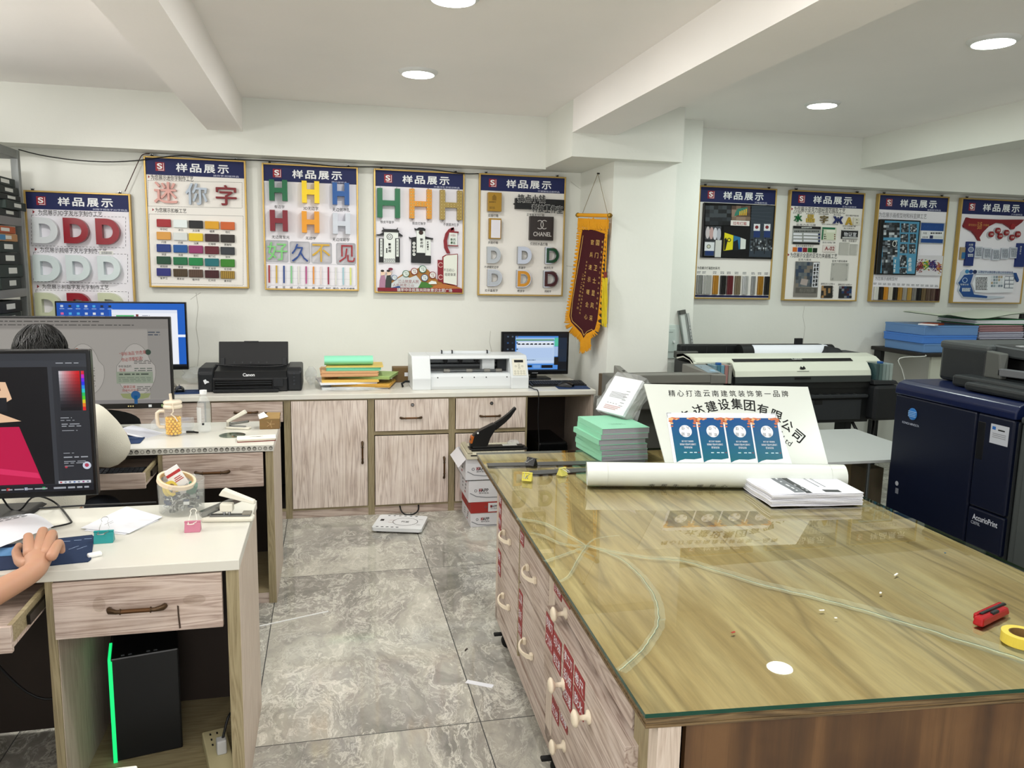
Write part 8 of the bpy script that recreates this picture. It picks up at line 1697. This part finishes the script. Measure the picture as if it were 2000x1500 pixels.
for sgn, xa, xb, nm in ((-1, xl, x0, 'left'), (1, x1, X(1728, 720, WY), 'right')):
    m = MB().prism([(.30, 1.02), (.20, 1.035), (.10, 1.02), (.05, .995), (.05, .985), (.10, 1.005), (.20, 1.02), (.30, 1.0)], abs(xb - xa), SH, P_(0, min(xa, xb)), 0)
    if sgn < 0: m.prism([(.30, 1.02), (.20, 1.035), (.10, 1.02), (.03, .985), (-.01, .94), (-.02, .90), (.005, .90), (.04, .96), (.10, 1.0), (.2, 1.012), (.30, .99)], .018, SH, P_(0, xa), 0)
    m.build('end_cover', t, label='off-white end cover')
    MB().box((min(xa, xb), .06, .58), (max(xa, xb), .34, .985), KB, .01).build('end_body', t)
    m = MB(); xs = (xa + .10) if sgn < 0 else xa + .02
    for k in range(5): m.box((xs + .027 * k, -.04, .865), (xs + .027 * k + .024, .05, .985), C(('#86a9b8', '#5f93a8', '#7fb0c4', '#b98a86', '#a3a39a')[k] if sgn < 0 else ('#3f5a5c', '#5f7a78', '#8fa3a0', '#9fb0ac', '#a9b7b2')[k], .2, alpha=.85), .003)
    m.box((xs + .03, -.03, .985), (xs + .06, .0, 1.0), C('#2f66b0', .3), .003); m.build('ink_bottle_box', t, label='translucent ink bottle box')
m = MB().hexa([(x1 + .0, -.06, .845), (xr, -.06, .845), (xr, .20, .845), (x1, .20, .845), (x1 + .0, -.05, .875), (xr - .02, -.05, .87), (xr - .02, .2, .88), (x1, .20, .88)], BLK2, .004); m.box((x1, -.08, .60), (xr, .20, .84), BLK2, .02); m.build('cartridge_bay', t)
m = MB().box((x0 - .2, .40, .92), (x0 + .92, .46, 1.075), KB, .01)
for k in range(7): m.box((x0 - .15 + .15 * k, .398, .95), (x0 - .146 + .15 * k, .40, 1.06), DGREY)
m.box((x0 + .68, .38, 1.04), (x0 + .74, .40, 1.12), BLACK, .003); m.build('roll_cover', t)
m = MB().cyl((X(1470, 690, 4.9), .335, 1.02), (X(1617, 690, 4.9), .335, 1.02), .058, C('#d9dce4', .6), 28); m.build('paper_roll', t, label='white paper roll')
m = MB().cyl((X(1448, 690, 4.9), .335, 1.02), (X(1470, 690, 4.9), .335, 1.02), .062, KB, 28); m.cyl((X(1617, 690, 4.9), .335, 1.02), (X(1628, 690, 4.9), .335, 1.02), .062, KB, 28); m.build('roll_holder', t)
m = MB().hexa([(x1 - .20, .20, 1.01), (x1 - .02, .20, 1.0), (x1 - .02, .42, 1.0), (x1 - .20, .42, 1.01), (x1 - .15, .25, 1.075), (x1 - .06, .25, 1.06), (x1 - .06, .40, 1.06), (x1 - .15, .40, 1.075)], BLK2, .012); m.box((x1 - .10, .2, 1.0), (x1 + .08, .38, 1.035), DGREY, .008); m.build('release_lever', t)
m = MB().box((xl + .04, .38, .98), (xl + .20, .44, 1.03), GRD, .006); m.build('rear_latch', t)
for xs in (x0 + .05, x1 - .08):
    m = MB().box((xs, .10, .06), (xs + .05, .22, .58), BLK2, .004); m.box((xs, -.10, .03), (xs + .05, .40, .07), BLK2, .006); m.build('stand_leg', t)
MB().box((x0 + .1, .14, .10), (x1 - .08, .17, .20), BLK2, .003).build('stand_bar', t)
# low white table in front of it
WTB = C('#c3c6c4', .35); t = thing('side_table', 'low white-topped table between the wide printer and the blue copier', 'table', (2.66, 3.92, 0))
MB().prism([(-.62, -.39), (.60, -.39), (.60, .10), (.62, .38), (-.62, .40)], .016, WTB, Matrix.Translation((0, 0, .585)), .002).build('tabletop', t)
for x in (-.55, .0, .16, .30): 
    m = MB(); m.tube([(x, -.36, 0), (x, -.36, .585)], .008, C('#7d8486', .3, .8), 8); m.build('leg', t)
for x in (-.55, .55): MB().tube([(x, .34, 0), (x, .34, .585)], .008, C('#7d8486', .3, .8), 8).build('leg', t)
t = thing('carton', 'tall beige carton standing under the low white table', 'box', (2.98, 3.86, 0), .1); MB().box((-.06, -.14, 0), (.06, .14, .50), C('#8a7d66', .8, noise=.2), .003).build('body', t); MB().box((-.0615, -.02, .0), (.0615, .02, .5005), C('#a3936f', .6)).build('tape', t)
t = thing('storage_box', 'dark blue box under the low white table beside paper roll end', 'box', (2.34, 3.72, 0)); MB().box((-.20, -.15, 0), (.20, .15, .36), C('#1b2535', .6), .01).build('body', t); MB().box((-.205, -.155, .36), (.205, .155, .40), C('#26344a', .6), .008).build('lid', t)
solo(MB().box((-.10, -.08, 0), (.10, .08, .05), BLACK, .01), 'adapter', 'black power adapter on the floor below the low white table', 'adapter', (2.80, 3.66, 0), .3)
cable('cable', [(3.52, 4.70, .62), (3.55, 4.62, .50), (3.62, 4.60, .42), (3.70, 4.66, .52), (3.74, 4.72, .62)], .012, 'thick black cable looping below the right end of the wide printer')
# navy production copier
NV = C('#081129', .38); NV2 = C('#0d1a42', .3); CB_ = C('#24282a', .45); FG = C('#4c5251', .5)
CX, CY0, CY1 = 2.80, 2.66, 3.385
t = thing('copier', 'large navy blue production copier at the right with dark scanner on top', 'copier', (CX, CY0, 0)); D_ = CY1 - CY0
MB().box((.02, .0, .0), (.74, D_, .98), CB_, .01).build('body', t)
o = MB().box((0, .205, .385), (.03, D_ - .004, .985), NV, .008).build('front_door', t)
m = MB().ell((-.003, D_ - .135, .905), (.004, .030, .030), C('#2f7fd0', .3), 20)
for k in range(4): m.box((-.0085, D_ - .16, .892 + .008 * k), (-.0005, D_ - .11, .894 + .008 * k), C('#a9cbe8', .3))
m.build('emblem', o, label='round blue emblem'); MB().text('KONICA MINOLTA', .115, .011, C('#aeb6c6', .4), frame_left(-.0008, D_ - .125, .853), .012).build('maker_lettering', o, label='small pale lettering')
m = MB().disc(.012, C('#a9adb5', .4), frame_left(-.0008, D_ - .07, .535), 16); m.rect(.022, .028, C('#7d828c', .4), frame_left(-.0008, D_ - .075, .497)); m.build('sticker', o)
o = MB().box((0, .006, .565), (.03, .198, .985), NV, .008).build('side_door', t); MB().box((-.001, .15, .78), (.01, .192, .95), C('#05070f', .4), .003).build('handle_recess', o)
m = MB().rect(.095, .085, C('#b5bac2', .4), frame_left(-.0008, .075, .91)); m.rect(.018, .014, C('#2f6fc0', .4), frame_left(-.0012, .105, .935)); m.rect(.035, .006, INK, frame_left(-.0012, .066, .930))
for k in range(3): m.rect(.07, .003, GREYLINE, frame_left(-.0012, .075, .912 - .008 * k))
m.build('service_sticker', o, label='pale service sticker')
o = MB().box((0, .006, .385), (.03, .198, .56), NV, .008).build('lower_door', t); m = MB().text('AccurioPrint', .135, .026, C('#c3c8d2', .4), frame_left(-.0008, .10, .520), .015); m.text('C3070L', .05, .014, C('#aab0bc', .4), frame_left(-.0008, .148, .493), .01); m.build('model_lettering', o, label='white lettering')
m = MB()
for z in (.06, .22): m.box((.0, .01, z), (.03, D_ - .01, z + .15), C('#101214', .4), .006)
m.build('paper_drawer', t)
m = MB().prism([(-.004, .988), (-.004, 1.02), (.01, 1.044), (.04, 1.058), (.74, 1.062), (.74, .985)], D_ - .0, NV2, Matrix(((1, 0, 0, 0), (0, 0, -1, D_), (0, 1, 0, 0), (0, 0, 0, 1))), .006); m.build('top_cover', t, label='navy top cover')
SCN = C('#2b2f31', .4); SC2 = C('#4a4f50', .45)
m = MB().box((.12, -.30, 1.062), (.74, .50, 1.115), SCN, .012); m.box((.06, -.30, 1.062), (.14, .36, 1.10), SCN, .012); m.build('scanner_base', t)
m = MB().box((.22, .40, 1.062), (.74, .70, 1.24), SCN, .02); m.box((.215, .395, 1.22), (.74, .705, 1.262), SC2, .015); m.build('feeder_tower', t)
m = MB().hexa([(.24, -.42, 1.205), (.74, -.42, 1.205), (.74, .41, 1.215), (.24, .41, 1.215), (.26, -.42, 1.24), (.74, -.42, 1.24), (.74, .42, 1.27), (.26, .42, 1.268)], SCN, .01); o = m.build('document_feeder', t)
m = MB()
for k in range(9): m.box((.30, .30 - .068 * k, 1.262 - .002 * k), (.34, .335 - .068 * k, 1.268 - .002 * k), C('#b5b8ba', .4) if k % 3 < 2 else C('#8d9092', .4))
m.build('icons', o)
m = MB().hexa([(.20, .30, 1.115), (.235, .30, 1.115), (.235, .395, 1.115), (.20, .395, 1.115), (.20, .32, 1.235), (.235, .30, 1.235), (.235, .395, 1.24), (.20, .395, 1.24)], C('#5f625e', .5), .006); m.hexa([(.20, -.42, 1.155), (.23, -.42, 1.155), (.23, .32, 1.13), (.20, .32, 1.13), (.20, -.42, 1.18), (.23, -.42, 1.18), (.23, .32, 1.165), (.20, .32, 1.165)], C('#73767a', .5), .004); m.build('paper_arm', t, label='grey paper arm')
MB().box((.30, -.30, 1.115), (.74, .40, 1.20), C('#0b0c0d', .6)).build('well_shade_block', t)  # near-black block paints the shade of the open gap under the feeder
t = thing('finisher', 'dark grey finisher unit beside the navy copier at the right edge', 'finisher', (CX, 1.95, 0)); MB().box((.02, .0, .03), (.68, .70, .98), FG, .012).build('body', t); MB().box((.0, .02, .98), (.68, .69, 1.01), C('#3a3f40', .5), .01).build('lid', t); MB().box((.008, .03, .10), (.022, .66, .95), FG, .008).build('door', t); MB().box((.05, .03, 0), (.64, .66, .03), BLACK).build('base', t)
# stand with files against the right wall
t = thing('file_stand', 'dark topped stand against the right wall under the blue boxes', 'stand', (4.95, 5.36, 0)); DK_ = C('#2a2623', .6)
MB().box((-.55, -.28, .965), (.75, .30, .995), DK_, .006).build('top', t)
MB().box((-.42, -.24, 0), (-.30, -.22, .965), C('#c3c6b8', .5)).build('side_panel', t); MB().box((-.27, -.26, 0), (-.21, -.20, .965), BLACK, .003).build('leg', t); MB().box((.60, -.26, 0), (.66, -.20, .965), BLACK, .003).build('leg', t); MB().box((-.53, .2, 0), (-.49, .28, .965), BLACK, .003).build('leg', t); MB().box((.66, .2, 0), (.70, .28, .965), BLACK, .003).build('leg', t)
cable('cable', [(4.43, 5.10, .985), (4.415, 5.06, .975), at_y(1757, 700, 5.06), at_y(1762, 722, 5.06), at_y(1768, 745, 5.06)], .004, 'white lead hanging from the corner of the dark topped stand', mat=C('#d3d5d0', .5))
z = .9955
for k, (h, col, dx, dy, lab) in enumerate(((.068, '#6f9bd2', .012, 0, 'lowest blue file box of the pile on the dark stand'), (.062, '#4f8de8', -.005, .0, 'brighter blue file box in the middle of the pile'), (.075, '#6d98cf', .01, .01, 'topmost blue file box of the pile on the dark stand'))):
    b_ = thing('file_box', lab, 'box', (4.685 + dx, 5.33 + dy, z), 0, 'blue file boxes on the stand'); MB().box((-.245, -.21, 0), (.245, .23, h), C(col, .4), .003).build('box', b_); MB().box((-.247, -.212, h - .014), (.247, .232, h - .001), C(col, .45), .002).build('lid', b_); z += h + .001
zt_ = z; z = .9955; q = random.Random(4)
for lab, h, col, w, d, nm in (('sheaf of papers in a black bag at the bottom right on the dark stand', .07, '#8a8c94', .20, .18, 'paper_stack'), ('crumpled black plastic bag lying on the lower sheaf of papers', .03, '#12151c', .23, .20, 'plastic_bag'), ('pale lilac envelope pile above the black bag', .055, '#b3b3c6', .22, .19, 'paper_stack'), ('dusty pink ream of paper above the lilac envelopes', .055, '#b98d93', .21, .19, 'paper_stack'), ('green folder with white papers on top of the pink ream', .045, '#1f7a4a', .25, .20, 'folder')):
    m = MB(); n = max(2, int(h / .008))
    for j in range(n): a, b2 = q.uniform(-.012, .012), q.uniform(-.01, .01); cc = C(col, .6) if nm != 'folder' or j in (0, n - 1) else PAPER; sh_ = 0 if cc is not PAPER else -.03; m.hexa([(-w - sh_ * 0 + a, -d + b2, h * j / n), (w + a + sh_, -d + b2, h * j / n), (w + a + sh_, d, h * j / n), (-w + a, d, h * j / n), (-w + a, -d + b2, h * (j + .8) / n), (w + a + sh_, -d + b2, h * (j + .8) / n + .004 * (j % 2)), (w + a + sh_, d, h * (j + .8) / n), (-w + a, d, h * (j + .8) / n)], cc)
    solo(m, nm, lab, 'paper' if nm != 'plastic_bag' else 'plastic bag', (5.17, 5.34, z), q.uniform(-.05, .05), 'papers piled on the stand'); z += h + .001
m = MB(); zz0 = max(z, zt_) + .004
m.grid(lambda u, v: (4.56 + .84 * u, 5.12 + .40 * v, zz0 + .022 + .022 * math.sin(2.2 + 6.0 * u) * (1 if u > .15 else u / .15) + .01 * v), 24, 4, C('#d3d9c8', .6)); m.grid(lambda u, v: (4.56 + .84 * u, 5.12 + .40 * v, zz0 + .017 + .022 * math.sin(2.2 + 6.0 * u) * (1 if u > .15 else u / .15) + .01 * v), 24, 4, C('#8fae8a', .6))
solo(m, 'paper_sheet', 'large wavy cream sheet spread over the blue boxes and papers', 'paper')
solo(MB().box((-.10, -.06, 0), (.06, .06, .012), C('#c9562a', .6), .001).box((-.16, -.07, 0), (-.09, .05, .010), PAPER, .001), 'leaflet', 'orange and white leaflet on top of the blue boxes', 'leaflet', (4.60, 5.22, zt_ + .001), .5)
t = thing('receipt_printer', 'small black printer with ribbed rear tray at the right edge on the stand', 'printer', (5.60, 5.34, .9955)); MB().box((-.12, -.17, 0), (.16, .12, .05), BLK2, .01).build('body', t)
m = MB().hexa([(-.05, .0, .05), (.16, .0, .05), (.16, .05, .05), (-.05, .05, .05), (-.02, .02, .30), (.16, .02, .30), (.16, .05, .30), (-.02, .05, .30)], BLK2, .004)
for k in range(5): m.box((-.035, -.004 + .004 * k, .09 + .04 * k), (.16, .012 + .004 * k, .095 + .04 * k), DGREY)
m.build('paper_tray', t)
